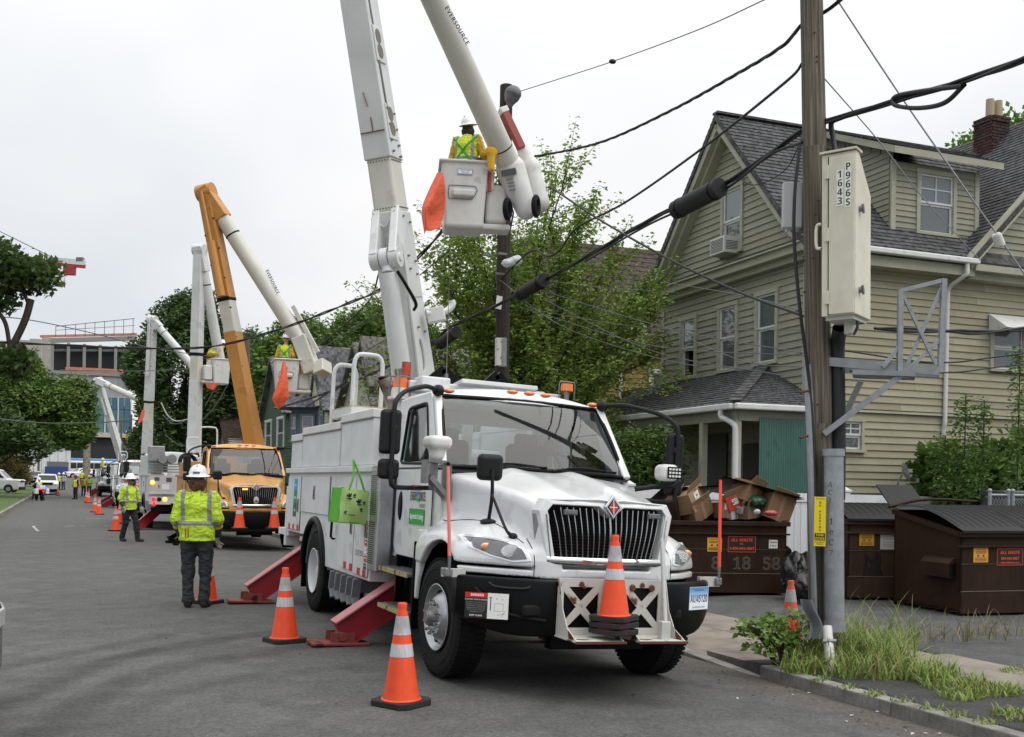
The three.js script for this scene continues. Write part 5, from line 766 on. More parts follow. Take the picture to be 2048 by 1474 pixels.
outrigger(t, [-0.42, 0.86, -2.07], [-1.52, 0.10, -2.07], M.red, -1); outrigger(t, [-0.62, 0.98, -6.15], [-1.80, 0.10, -6.15], M.red, -1); outrigger(t, [0.30, 0.72, -1.0 - 1.07], [1.18, 0.13, -2.07], M.red, 1); outrigger(t, [0.62, 0.98, -6.15], [1.7, 0.2, -6.15], M.red, 1);
mesh('outrigger_housing', B().box(0, 0.95, -2.07, 1.1, 0.5, 0.36, { r: 0.03 }).box(0, 1.0, -6.15, 1.5, 0.5, 0.36, { r: 0.03 }).sph(-0.72, 0.80, -1.98, 0.24, 0.17, 0.2).geo(), M.black, t);
// ---- turret and lower boom
const n = V(-0.62, 0, 0.78), base = V(-0.06, 2.0, -4.6);
mesh('turntable', B().cyl([-0.06, 1.2, -4.6], [-0.06, 2.0, -4.6], 0.42, 0.36, 24).cyl([-0.7, 2.08, -2.95], [0.55, 2.06, -2.95], 0.15, 0.15, 18).geo(), M.boomwhite, t);
const Pb = (px, py, d) => TL(px, py, d), pv = Pb(842, 850, 14.2), p1 = Pb(783, 425, 13.75), p2 = Pb(768, 322, 13.65), p3 = Pb(716, 0, 13.35), p4 = Pb(640, -500, 13.0);
const lb = new THREE.Group(); lb.name = 'lower_boom'; t.add(lb);
mesh('base_section', beam(beam(B(), mid(pv, p1, -0.05), mid(pv, p1, 0.62), n, 0.30, 0.52, 0.30, 0.50, 0.02), mid(pv, p1, 0.60), mid(pv, p1, 1.0), n, 0.38, 0.50, 0.36, 0.48, 0.02).geo(), M.boomwhite, lb);
mesh('insulating_section', beam(B(), mid(p1, p2, -0.05), mid(p1, p2, 1.05), n, 0.335, 0.45, 0.33, 0.44, 0.05).geo(), M.boomcream, lb);
mesh('upper_section', beam(B(), p2, p4, n, 0.365, 0.48, 0.33, 0.42, 0.02).geo(), M.boomwhite, lb);
const yd = p3.clone().sub(pv).normalize(), zf = n.clone().addScaledVector(yd, -n.dot(yd)).normalize(), xr = V(0, 0, 0).crossVectors(yd, zf);
const at = (c, x, z) => c.clone().addScaledVector(xr, x).addScaledVector(zf, z);
for (const s of [-1, 1]) {
const L = pv.distanceTo(p1), pl = [[-0.46, -0.15], [0.34, -0.15], [0.32, L * 0.30], [0.27, L * 0.62], [0.25, L * 0.98], [-0.20, L * 0.98], [-0.24, L * 0.70], [-0.30, L * 0.30]], holes = [];
for (const [hy, hz, ry] of [[L * 0.10, 0.05, 0.24], [L * 0.33, 0.08, 0.22], [L * 0.58, 0.10, 0.12], [L * 0.86, 0.05, 0.10]]) { const h = new THREE.Path(); h.absellipse(-hz, hy, 0.09, ry, 0, Math.PI * 2); holes.push(h); }
const m = frameAt(pv, yd, xr).multiply(xf(0, 0, s * 0.165 + (s > 0 ? 0 : -0.03)));
mesh('side_plate', B().ext(pl, 0.03, m, 0.006, holes).geo(), M.boomwhite, lb);
}
const rims = B(), bolts = B(), bolts2 = B(); for (const c of [[pv, p1, 0.10, 0.05], [pv, p1, 0.33, 0.08], [pv, p1, 0.58, 0.1], [pv, p1, 0.86, 0.05]]) { /* windows sit in the plates */ }
mesh('backing_plate', beam(B(), mid(pv, p1, 0.0), mid(pv, p1, 0.95), n, 0.20, 0.34, 0.20, 0.34, 0.02).geo(), mat(0.42, 0.40, 0.33, 0.6), lb);
for (const [a, b, k] of [[pv, p1, 0.45], [pv, p1, 0.72], [pv, p1, 0.78], [pv, p1, 0.96], [p2, p3, 0.03], [p2, p3, 0.10], [p2, p3, 0.20], [p2, p3, 0.30]]) for (const z of [-0.12, 0.12]) { const c = at(mid(a, b, k + z * 0.1), 0.185, z); bolts.cyl(c, at(c, 0.03, 0), 0.018, 0.014, 8); }
mesh('bolt', bolts.geo(), M.steel, lb).userData.kind = 'stuff';
for (const c of [mid(p1, p2, 0.06), mid(p1, p2, 0.96)]) { for (let i = 0; i < 8; i++) { const q = at(c, -0.14 + i * 0.04, 0.232); bolts2.cyl(q, at(q, 0, 0.006), 0.008, 0.008, 6); } for (let i = 0; i < 9; i++) { const q = at(c, 0.17, -0.18 + i * 0.045); bolts2.cyl(q, at(q, 0.008, 0), 0.008, 0.008, 6); } }
mesh('rivet', bolts2.geo(), M.dark, lb).userData.kind = 'stuff';
for (const k of [0.12, 0.60]) { const c = mid(p2, p3, k), e = new THREE.Group(); const w = mesh('access_cover', beam(B(), at(mid(p2, p3, k), 0.185, 0.02), at(mid(p2, p3, k + 0.22), 0.185, 0.02), n, 0.02, 0.30, 0.02, 0.26, 0.005).geo(), M.boomwhite, lb); for (const u of [0.3, 0.72]) { const q = at(mid(p2, p3, k + 0.22 * u), 0.196, 0.02); mesh('access_hole', B().add(new THREE.CylinderGeometry(0.09, 0.09, 0.01, 20), frameAt(q, xr, yd)).geo(), mat(0.16, 0.15, 0.11, 0.7), w); } }
mesh('rust_seam', B().bar(at(mid(p2, p3, 0.17), -0.17, 0.236), at(mid(p2, p3, 0.17), 0.16, 0.236), 0.03, 0.006).bar(at(mid(p2, p3, 0.17), 0.0, 0.236), at(mid(p2, p3, 0.26), -0.0, 0.234), 0.018, 0.006).bar(at(mid(p2, p3, 0.33), -0.02, 0.234), at(mid(p2, p3, 0.42), -0.05, 0.232), 0.022, 0.004).geo(), mat(0.20, 0.12, 0.07, 0.9), lb);
mesh('seam', B().bar(at(mid(p2, p3, 0.3), 0.190, 0.10), at(mid(p2, p3, 0.98), 0.178, 0.10), 0.02, 0.02).geo(), M.grey, lb);
const c0 = Pb(802, 735, 13.5), c1 = Pb(775, 545, 13.25), cp = Pb(772, 518, 13.3);
const cyl = mesh('lift_cylinder', B().cyl(c0, c1, 0.128, 0.118, 26).geo(), M.boomwhite, lb);
mesh('piston_rod', B().cyl(c0, mid(c0, c1, -0.5), 0.05, 0.05, 14).geo(), M.chrome, cyl);
mesh('cylinder_eye', B().cyl(c1, cp, 0.07, 0.07, 12).cyl(at(cp, -0.05, 0), at(cp, 0.05, 0), 0.14, 0.14, 20).geo(), M.boomwhite, cyl);
for (const s of [-1, 1]) mesh('clevis', B().cyl(at(cp, s * 0.07, 0), at(cp, s * 0.19, 0), 0.125, 0.125, 20).cyl(at(cp, s * 0.19, 0), at(cp, s * 0.21, 0), 0.06, 0.05, 14).geo(), M.boomwhite, lb);
for (const s of [-1, 1]) mesh('clevis_plate', beam(B(), at(cp, s * 0.13, 0.02), at(mid(cp, p1, 0.95), s * 0.13, 0.06), n, 0.11, 0.24, 0.11, 0.30, 0.02).geo(), M.boomwhite, lb);
mesh('hose', B().tube([at(c1, 0.14, 0.02), at(mid(c1, c0, 0.15), 0.22, 0), at(mid(c1, c0, 0.35), 0.30, -0.05), at(mid(c1, c0, 0.42), 0.24, -0.12)], 0.022, 6).geo(), M.black, lb);
mesh('hose', B().tube([at(p1, -0.16, 0.26), at(mid(p1, p2, -0.3), -0.02, 0.30), at(p1, 0.14, 0.26)], 0.012, 6).geo(), M.boomcream, lb);
const wh = Pb(872, 630, 14.0); mesh('winch_bracket', B().box(wh.x, wh.y, wh.z, 0.24, 0.20, 0.14, { r: 0.02, ry: -0.4, rz: 0.25 }).tube([[wh.x - 0.14, wh.y, wh.z], [wh.x + 0.12, wh.y + 0.06, wh.z], [wh.x + 0.22, wh.y + 0.16, wh.z], [wh.x + 0.20, wh.y + 0.22, wh.z]], 0.05, 6).geo(), M.plasticwhite, lb);
mesh('elbow', B().cyl(at(p4, -0.4, 0), at(p4, 0.4, 0), 0.34, 0.34, 24).geo(), M.boomwhite, lb);
// ---- upper boom, its end housings and the bucket
const q0 = Pb(637, -507, 13.2), q1 = Pb(1022, 340, 16.7), ub = new THREE.Group(); ub.name = 'upper_boom'; t.add(ub);
mesh('boom_tube', B().cyl(q0, q1, 0.165, 0.185, 32).geo(), M.boomcream, ub);
const ring = B(); for (const k of [0.935, 0.985]) ring.cyl(mid(q0, q1, k), mid(q0, q1, k + 0.003), 0.189, 0.189, 32); mesh('boom_band', ring.geo(), M.black, ub);
mesh('sleeve', B().cyl(mid(q0, q1, 0.80), mid(q0, q1, 1.0), 0.178, 0.189, 32).geo(), M.boomcream, ub);
const q2 = Pb(1052, 418, 16.7), nn = V(-0.35, 0.2, 0.9), h1 = Pb(1076, 372, 16.9), h2 = Pb(1046, 300, 16.9);
mesh('tip_housing', iso((x, y, z) => { const a = sdCap(x, y, z, q1.toArray(), q2.toArray(), 0.24, 0.17); return a; }, [Math.min(q1.x, q2.x) - 0.3, q2.y - 0.3, Math.min(q1.z, q2.z) - 0.3], [Math.max(q1.x, q2.x) + 0.3, q1.y + 0.3, Math.max(q1.z, q2.z) + 0.3], 0.024), M.plasticwhite, ub);
const h3 = Pb(1078, 405, 16.9), h4 = Pb(1063, 335, 16.9);
mesh('winch_housing', iso((x, y, z) => smin(sdCap(x, y, z, h4.toArray(), h3.toArray(), 0.13, 0.17), sdCap(x, y, z, h2.toArray(), h4.toArray(), 0.10, 0.12), 0.08), [h2.x - 0.4, h3.y - 0.3, h3.z - 0.35], [h3.x + 0.3, h2.y + 0.2, h3.z + 0.35], 0.022), M.plasticwhite, ub);
const j0 = Pb(1043, 297, 16.8), j1 = Pb(1009, 226, 16.8); mesh('jib', beam(B(), j0, j1, [0, 0, 1], 0.12, 0.12, 0.12, 0.12, 0.01).geo(), mat(0.28, 0.05, 0.04, 0.6), ub); mesh('jib_tip', beam(B(), mid(j0, j1, 0.98), mid(j0, j1, 1.14), [0, 0, 1], 0.145, 0.145, 0.145, 0.145, 0.02).geo(), M.plasticwhite, ub);
for (const [x, y] of [[1015, 418], [1072, 412]]) { const c = Pb(x, y, 16.5); mesh('tyre_guard', B().add(new THREE.TorusGeometry(0.135, 0.042, 10, 26), xf(c.x, c.y, c.z, 0, 0.9)).geo(), M.rubber, ub); }
decal('sticker', ub, 0.24, 0.42, frameAt(Pb(1022, 365, 16.45), V(-0.28, 0.9, 0), V(-0.3, 0.05, 0.95)), (x, w, h) => { x.fillStyle = '#444'; x.fillRect(0, 0, w, h * 0.24); [0.34, 0.48, 0.6, 0.74].forEach((y, i) => { x.fillStyle = '#666'; x.fillRect(w * 0.25, h * y, w * 0.45, h * 0.07); }); }, 64, CLEAR);
decal('boom_lettering', ub, 0.62, 0.15, frameAt(Pb(913, 52, 14.75), q1.clone().sub(q0).normalize().cross(V(-0.05, 0.1, 1)), V(0.3, 0.05, 0.95)).multiply(xf(0, 0, 0.02, 0, 0, Math.PI)), (x, w, h) => { text(x, 'EVERSOURCE', w / 2, h / 2, h * 0.62, '#333840', 'sans-serif', true, w * 0.96); }, 160, CLEAR);
const bkp = Pb(925, 462, 16.75);
const bm = new THREE.Matrix4().makeRotationY(-0.30).setPosition(bkp).multiply(new THREE.Matrix4().makeRotationZ(0.03));
const bk = bucket(ub, bm, M.plasticwhite);
decal('sticker', bk, 0.24, 0.09, xf(0.0, 0.84, 0.372, -0.05), (x, w, h) => { x.fillStyle = '#f2f2f2'; x.fillRect(0, 0, w, h); x.strokeStyle = '#44539a'; x.lineWidth = 3; x.strokeRect(3, 3, w - 6, h - 6); text(x, 'CAPACITY LIMITS', w / 2, h * 0.3, h * 0.24, '#333'); text(x, '700 LBS', w / 2, h * 0.65, h * 0.36, '#3a4a98'); }, 96);
gloveBag(ub, Pb(982, 318, 16.3), 0.95);
const dk = Pb(872, 378, 16.9); mesh('dark_pouch', B().box(dk.x, dk.y, dk.z, 0.12, 0.3, 0.16, { r: 0.05, rz: -0.3 }).geo(), M.navy, ub);
}
// ------------------------------------------------------------ poles, wires, cabinet
const PX = (px, py, d) => P(px, py, d);
function poleThing(label, bx, bz, lean, h, r0, r1, m, group) {
const y0 = gy(bx, bz) - 0.4, t = thing('utility_pole', label, 'utility pole', [bx, y0, bz], 0, group);
const g = new THREE.CylinderGeometry(r1, r0, h, 18, 10), p = g.attributes.position; for (let i = 0; i < p.count; i++) { const k = p.getY(i) / h + 0.5; p.setX(i, p.getX(i) * (1 + 0.05 * Math.sin(k * 9 + i)) + lean[0] * k); p.setZ(i, p.getZ(i) + lean[1] * k); p.setY(i, p.getY(i) + h / 2); }
const uv = g.attributes.uv; for (let i = 0; i < uv.count; i++) uv.setXY(i, uv.getX(i) * 0.9, uv.getY(i) * h);
g.computeVertexNormals(); mesh('shaft', g, m, t); return t;
}
const pole1 = poleThing('weathered wooden pole carrying the tall cream cabinet at the kerb', 7.35, -8.82, [-0.46, -0.02], 11.2, 0.148, 0.098, M.pole);
const inPole = (p) => pole1.worldToLocal(p);
{
const t = pole1, W = (px, py, d) => inPole(P(px, py, d)), line = (n, m, pts, r, k = 8, seg = 40) => mesh(n, B().tube(pts.map((p) => W(...p)), r, k, seg, 0.4).geo(), m, t);
line('conduit', M.galv, [[1669, 1262, 10.68], [1668, 1100, 10.68], [1667, 905, 10.72]], 0.098, 16); line('conduit_collar', M.galv, [[1667, 912, 10.72], [1667, 898, 10.72]], 0.112, 16, 4); line('conduit_collar', M.galv, [[1669, 1262, 10.68], [1669, 1240, 10.68]], 0.11, 16, 4);
line('conduit', M.galv, [[1634, 1262, 10.75], [1626, 1000, 10.8], [1616, 730, 10.9]], 0.046, 12); line('cable_guard', M.plasticwhite, [[1664, 1352, 10.4], [1658, 1300, 10.5], [1654, 1253, 10.6]], 0.05, 10); line('strap', M.galv, [[1645, 1282, 10.5], [1672, 1282, 10.5]], 0.02);
line('riser_cable', M.wire, [[1676, 1000, 10.9], [1677, 850, 10.9], [1675, 700, 10.9], [1680, 655, 10.7]], 0.075, 10); line('riser_cable', M.wire, [[1672, 318, 10.8], [1666, 275, 10.9], [1663, 245, 10.9], [1690, 232, 10.7]], 0.028); 
line('riser_cable', M.wire, [[1600, 290, 10.8], [1590, 380, 10.8], [1588, 480, 10.8], [1600, 620, 10.8], [1618, 760, 10.85], [1628, 900, 10.8], [1632, 1040, 10.75], [1640, 1240, 10.7]], 0.018);
for (const y of [780, 870]) line('pole_step', M.rust, [[1600, y + 6, 10.75], [1622, y, 10.85]], 0.012, 6, 4);
const nails = B(), r = rng(8); for (let i = 0; i < 40; i++) { const a = r() * 6.3, y = 1 + r() * 8, k = y / 11.2, rr = lerp(0.148, 0.098, k) + 0.004; nails.sph(-0.46 * k + Math.cos(a) * rr, y, -0.02 * k + Math.sin(a) * rr, 0.011, 0.011, 0.011, 6); } mesh('nail', nails.geo(), M.rust, t).userData.kind = 'stuff';
const d = 10.9, st = (n, a, b, w = 0.07, h = 0.05) => mesh(n, B().bar(W(...a), W(...b), w, h).geo(), M.galv, t);
st('beam', [1640, 722, d], [1878, 742, d - 0.4], 0.05, 0.09); st('beam', [1690, 738, d + 0.5], [1880, 748, d + 0.1], 0.05, 0.08); st('brace', [1648, 868, d - 0.1], [1806, 748, d - 0.3], 0.06, 0.06); st('brace', [1690, 830, d + 0.5], [1722, 762, d + 0.4], 0.05, 0.05);
mesh('platform', B().bar(W(1706, 748, d), W(1830, 752, d - 0.2), 0.42, 0.05).geo(), M.galv, t);
for (const [a, b] of [[[1801, 580], [1799, 742]], [[1888, 558], [1880, 745]]]) st('upright', [...a, d - 0.3], [...b, d - 0.3], 0.05, 0.05); st('rail', [1800, 582, d - 0.3], [1888, 560, d - 0.3], 0.04, 0.04);
st('brace', [1806, 590, d - 0.3], [1872, 730, d - 0.32], 0.03, 0.03); st('brace', [1884, 575, d - 0.28], [1812, 735, d - 0.28], 0.03, 0.03); st('brace', [1765, 735, d - 0.3], [1801, 690, d - 0.3], 0.035, 0.035); st('brace', [1820, 735, d - 0.3], [1880, 680, d - 0.3], 0.035, 0.035);
const gb = W(1587, 412, 11.1); mesh('junction_box', B().box(gb.x - 0.02, gb.y, gb.z, 0.20, 0.48, 0.10, { r: 0.01, ry: -0.5 }).geo(), mat(0.45, 0.46, 0.46, 0.5), t); mesh('junction_bracket', B().box(gb.x + 0.12, gb.y, gb.z - 0.02, 0.09, 0.52, 0.16, { r: 0.01, ry: -0.3 }).geo(), M.grey, t);
decal('marker_tag', t, 0.17, 0.27, new THREE.Matrix4().makeRotationY(-0.72).setPosition(W(1662, 985, 10.55)).multiply(xf(0, 0, 0)), (x, w, h) => { ['A', 'C', '1'].forEach((c, i) => { x.save(); x.translate(w * 0.45, h * (0.2 + i * 0.3)); x.rotate(0.2); text(x, c, 0, 0, h * 0.26, '#222c33', 'serif', false); x.restore(); }); }, 48, CLEAR);
decal('marker_tag', t, 0.17, 0.42, new THREE.Matrix4().makeRotationY(-0.72).setPosition(W(1664, 1075, 10.53)), (x, w, h) => { ['1', 'e', 'C', '7'].forEach((c, i) => text(x, c, w * 0.45, h * (0.12 + i * 0.25), h * 0.2, '#222c33', 'serif', false)); }, 48, CLEAR);
const c = new THREE.Group(); c.name = 'cabinet'; c.position.copy(W(1693, 478, 10.55)); c.rotation.y = -1.02; c.rotation.z = 0.012; t.add(c);
const w = 0.335, h = 1.60, dp = 0.50;
mesh('cabinet_body', B().ext([[-dp / 2, -h / 2 - 0.0], [dp / 2, -h / 2 + 0.0], [dp / 2, h / 2], [dp / 2 - 0.10, h / 2 + 0.015], [-dp / 2, h / 2 - 0.34]], w, xf(-w / 2, 0, 0, 0, -Math.PI / 2).premultiply(new THREE.Matrix4().makeTranslation(w, 0, 0)), 0.008).geo(), M.cabinet, c);
mesh('cabinet_door', B().box(0.035, -0.01, dp / 2 + 0.012, w - 0.085, h - 0.04, 0.02, { r: 0.006 }).geo(), M.cabinet, c); mesh('door_seam', B().box(-0.095, -0.01, dp / 2 + 0.006, 0.012, h - 0.03, 0.012).geo(), M.black, c);
mesh('cabinet_top', B().box(0, h / 2 + 0.02, dp / 2 - 0.07, w + 0.03, 0.02, 0.2).geo(), M.cabinet, c);
for (const y of [0.62, 0, -0.62]) mesh('hinge', B().box(-0.105, y, dp / 2 + 0.024, 0.05, 0.13, 0.014, { r: 0.004 }).cyl([-0.095, y - 0.065, dp / 2 + 0.032], [-0.095, y + 0.065, dp / 2 + 0.032], 0.01).geo(), M.cabinet, c);
mesh('handle', B().tube([[-0.17, 0.12, dp / 2], [-0.215, 0.11, dp / 2], [-0.225, 0, dp / 2], [-0.215, -0.11, dp / 2], [-0.17, -0.12, dp / 2]], 0.016, 8).geo(), M.cabinet, c);
for (const y of [0.25, -0.55]) mesh('latch', B().cyl([w / 2, y, 0.12], [w / 2 + 0.03, y, 0.12], 0.03).box(w / 2 + 0.035, y, 0.12, 0.02, 0.09, 0.035, { rx: 0.4 }).geo(), M.steel, c);
mesh('underside', B().box(0, -h / 2 - 0.02, 0, w - 0.06, 0.04, dp - 0.08).cyl([0.03, -h / 2 - 0.16, 0.0], [0.03, -h / 2, 0.0], 0.05).geo(), M.rusty, c);
mesh('cable_tail', B().tube([[0.12, -h / 2, 0.05], [0.13, -h / 2 - 0.1, 0.06], [0.10, -h / 2 - 0.18, 0.08]], 0.014).geo(), M.wire, c);
decal('number_strip', c, 0.17, 0.50, xf(0.06, 0.44, dp / 2 + 0.0245), (x, w, h) => { for (const [s, cx, top] of [['1643', 0.27, 0.13], ['P966S', 0.74, 0.0]]) { x.fillStyle = '#e6e5da'; x.fillRect(w * (cx - 0.19), h * top, w * 0.38, h * 0.175 * s.length + 4); [...s].forEach((q, i) => text(x, q, w * cx, h * (top + 0.09 + i * 0.175), h * 0.19, '#2a3038')); } }, 96, CLEAR);
const sg = tag(mesh('no_parking_sign', B().box(0, 0, 0, 0.115, 0.50, 0.006).geo(), mat(0.75, 0.62, 0.01, 0.6)), 'narrow yellow no parking tow zone notice strapped to the wooden pole', 'sign');
sg.position.copy(P(1640, 1043, 10.62)); sg.rotation.y = -0.72;
decal('sign_face', sg, 0.115, 0.50, xf(0, 0, 0.006), (x, w, h) => { x.fillStyle = '#e8d21c'; x.fillRect(0, 0, w, h); text(x, 'THURSDAY', w / 2, h * 0.04, h * 0.035, '#333', 'sans-serif', true, w * 0.9); [...'NO PARKING'].forEach((c, i) => text(x, c, w / 2, h * (0.115 + i * 0.062), h * 0.066, '#1a1a14')); x.fillStyle = '#15150f'; x.fillRect(w * 0.06, h * 0.735, w * 0.88, h * 0.15); text(x, 'TOW', w / 2, h * 0.775, h * 0.07, '#e8d21c'); text(x, 'ZONE', w / 2, h * 0.845, h * 0.07, '#e8d21c'); text(x, 'Hartford', w / 2, h * 0.92, h * 0.045, '#333'); text(x, 'Police', w / 2, h * 0.96, h * 0.045, '#333'); }, 96);
}
const p2g = V(7.35, 0, -17.85);
const pole2 = poleThing('dark wooden pole with streetlight behind the raised personnel bucket', p2g.x, p2g.z, [0.02, 0], 9.5, 0.145, 0.115, M.poledark);
{
const t = pole2, W = (px, py, d) => t.worldToLocal(P(px, py, d));
const lh = W(1022, 196, 19.1), la = W(1003, 262, 19.3), lm = W(1012, 222, 19.1);
const lamp = new THREE.Group(); lamp.name = 'street_lamp'; t.add(lamp);
mesh('lamp_arm', B().tube([la, lm, lh], 0.03, 8).geo(), M.grey, lamp); mesh('lamp_head', iso((x, y, z) => smin(sdCap(x - lh.x, y - lh.y, z - lh.z, [-0.03, -0.14, 0], [0.02, 0.06, 0.05], 0.06, 0.15), sdBox(x - lh.x - 0.01, y - lh.y - 0.04, z - lh.z, 0.11, 0.11, 0.11, 0.05), 0.05), [lh.x - 0.3, lh.y - 0.3, lh.z - 0.3], [lh.x + 0.3, lh.y + 0.3, lh.z + 0.3], 0.02), M.grey, lamp); mesh('lamp_eye', B().cyl([lh.x + 0.0, lh.y + 0.13, lh.z + 0.05], [lh.x + 0.0, lh.y + 0.19, lh.z + 0.05], 0.06).geo(), M.galv, lamp);
const cb = W(1001, 705, 19.0); mesh('terminal_box', B().box(cb.x + 0.05, cb.y, cb.z, 0.12, 0.52, 0.16, { r: 0.01, ry: -0.5 }).geo(), M.galv, t); mesh('terminal_face', B().box(cb.x - 0.07, cb.y, cb.z + 0.06, 0.10, 0.5, 0.08, { r: 0.01 }).geo(), M.rusty, t);
const tg = W(998, 605, 19.1); mesh('tag_plate', B().box(tg.x, tg.y, tg.z, 0.11, 0.24, 0.01, { rz: -0.1 }).geo(), M.gutter, t);
mesh('insulator_bag', iso((x, y, z) => sdCap(x, y, z, [-0.10, -0.05, 0], [0.13, 0.03, 0], 0.07, 0.09) + 0.03 * (fbm(x * 14 + 5, y * 14 + z * 9, 2) - 0.5), [-0.3, -0.2, -0.2], [0.3, 0.2, 0.2], 0.02), phys(0.75, 0.77, 0.8, 0.25, 0, { transmission: 0.5, thickness: 0 }), t).position.copy(W(1022, 522, 18.9));
for (const [x, y] of [[975, 510], [1005, 508], [1000, 548]]) { const q = W(x, y, 19.1); mesh('crossarm_bolt', B().box(q.x, q.y, q.z, 0.16, 0.04, 0.06).geo(), M.grey, t); }
}
const wireM = { b: M.wire, l: M.wirelight, g: mat(0.10, 0.10, 0.105, 0.6), w: mat(0.45, 0.45, 0.43, 0.5) };
function wire(label, pts, r = 0.012, m = 'b', o = {}) {
const v = pts.map((p) => P(...p)), b = B(), n = o.twist ?? 1, cv = new THREE.CatmullRomCurve3(v, false, 'catmullrom', 0.5);
if (n > 1) { const L = cv.getLength(), k = Math.min(500, Math.max(40, L * 12 | 0)), pp = cv.getSpacedPoints(k); for (let s = 0; s < n; s++) b.add(new THREE.TubeGeometry(new THREE.CatmullRomCurve3(pp.map((p, i) => { const a = i / k * L * (o.rate ?? 6) + s * 6.283 / n; return V(p.x + Math.cos(a) * r * 1.05, p.y + Math.sin(a) * r * 1.05, p.z); })), k, r, 5)); }
else b.add(new THREE.TubeGeometry(cv, Math.max(12, pts.length * 14), r, 6));
return tag(b.build('overhead_wire', wireM[m]), label, 'wire', o.group);
}
{
wire('thin high wire with one dark bead running down to the streetlight pole', [[1545, -8, 11.5], [1400, 58, 13.5], [1225, 123, 16.3], [1036, 184, 19.2]], 0.007, 'g');
tag(B().sph(0, 0, 0, 0.06, 0.035, 0.05).build('wire_bead', M.wire), 'small dark bead halfway along the thin high wire', 'wire bead').position.copy(P(1225, 123, 16.3));
wire('twisted triplex wire from the cabinet pole top passing behind the boom bucket', [[1690, -6, 10.6], [1640, 30, 10.9], [1606, 46, 11], [1565, 92, 11.4], [1470, 150, 12.6], [1340, 222, 14.6], [1200, 285, 16.8], [1075, 312, 19], [1002, 322, 19.3]], 0.011, 'b', { twist: 3 });
wire('loose black drop cable with wavy slack between the two wooden poles', [[1603, 128, 11], [1570, 165, 11.3], [1400, 300, 13.2], [1250, 405, 15.5], [1155, 455, 17.2], [1120, 500, 17.6], [1095, 512, 17.9], [1068, 500, 18.3], [1040, 520, 18.8], [1000, 560, 19.2]], 0.016);
const tw = { twist: 3, rate: 2 };
wire('thick lashed cable bundle crossing from upper right down past both poles', [[3300, -560, 5.2], [2500, -80, 6.8], [2080, 105, 8.2], [1930, 160, 9.2], [1790, 202, 10.1], [1690, 232, 10.7], [1605, 262, 11], [1520, 322, 11.7], [1440, 372, 12.4], [1300, 440, 14], [1170, 515, 16], [1080, 565, 17.6], [990, 612, 19.1], [900, 655, 21.5], [850, 695, 23], [740, 735, 29], [610, 815, 42]], 0.016, 'b', tw);
wire('second black cable under the thick bundle left of the cabinet pole', [[1605, 285, 10.9], [1540, 310, 11.5], [1440, 385, 12.4], [1300, 448, 14], [1170, 523, 16]], 0.016);
wire('thin wire curling under the bundle beside the gable', [[1604, 278, 10.9], [1570, 340, 11.2], [1510, 370, 11.8], [1470, 352, 12.3]], 0.006);
for (const [a, b, lab] of [[[1352, 420, 13.0], [1440, 375, 12.2], 'long black splice case hanging before the house gable'], [[1040, 588, 18.2], [1088, 560, 17.3], 'black splice case on the bundle right of the streetlight pole'], [[880, 688, 21.8], [913, 664, 20.8], 'black splice case on the bundle left of the streetlight pole']]) {
const g = tag(B().cyl(P(...a), P(...b), 0.115, 0.115, 16).build('splice_case', M.plastic), lab, 'splice case'); for (const k of [0.12, 0.88]) mesh('case_band', B().cyl(mid(P(...a), P(...b), k - 0.02), mid(P(...a), P(...b), k + 0.02), 0.121, 0.121, 16).geo(), M.black, g);
}
wire('coiled slack loop of cable hung from the bundle at upper right', [[1930, 168, 9.2], [1890, 205, 9.4], [1840, 216, 9.7], [1795, 212, 10], [1785, 200, 10.1], [1800, 190, 10], [1860, 180, 9.6], [1925, 172, 9.2]], 0.022);
wire('stiff service cable from the boom tip down to the wooden cabinet pole', [[1098, 372, 17.3], [1200, 440, 15.4], [1342, 520, 13.2], [1480, 585, 12], [1618, 636, 11]], 0.015);
const gs = { group: 'thin service wires strung before the clapboard house' }, sl = ['topmost thin service wire reaching the left eave corner of the clapboard house', 'thin service wire crossing above the leftmost upper window', 'thin service wire ending lowest of three at the cabinet pole', 'steep thin service wire passing over the porch roof', 'thin service wire just under the one above the leftmost window', 'thin service wire from the eave corner to the cabinet pole', 'thin service wire across the middle upper window sill', 'lowest thin service wire from the streetlight pole over the porch roof']; let si = 0;
for (const p of [[[1100, 562, 18.5], [1200, 575, 19], [1312, 582, 21]], [[1040, 615, 18.5], [1290, 655, 15], [1614, 660, 11]], [[1080, 580, 17.8], [1330, 655, 14.5], [1616, 708, 11]], [[1090, 600, 17.8], [1300, 700, 15], [1560, 750, 11.6]], [[1060, 620, 18], [1300, 690, 15], [1616, 712, 11]], [[1330, 565, 19], [1480, 590, 14], [1616, 625, 11]], [[1340, 660, 19], [1480, 720, 14], [1618, 735, 11]], [[1000, 560, 19], [1120, 650, 17], [1330, 720, 15], [1500, 740, 12.5]]]) wire(sl[si++], p, 0.006, 'g', gs);
wire('black cable crossing the right side wall below the window awning', [[1752, 657, 10.6], [1900, 662, 11.2], [2070, 656, 12], [2700, 590, 15]], 0.016, 'b', { twist: 2, rate: 3 });
const g2 = { group: 'dark wires crossing the lower right wall' }; for (const [i, p] of [[[1680, 700, 10.9], [1880, 725, 11.5], [2070, 704, 12], [2700, 630, 15]], [[1700, 742, 10.9], [1900, 745, 11.5], [2070, 726, 12], [2700, 660, 15]]].entries()) wire(i ? 'dark wire crossing the right wall just under the steel platform' : 'dark wire crossing the right wall just above the steel platform', p, 0.009, 'b', g2);
wire('pale guy wire running from the pole top past the dormer to lower right', [[1672, -4, 10.8], [1800, 190, 11], [1935, 385, 11.2], [2060, 565, 11.4], [2420, 1100, 12]], 0.009, 'l');
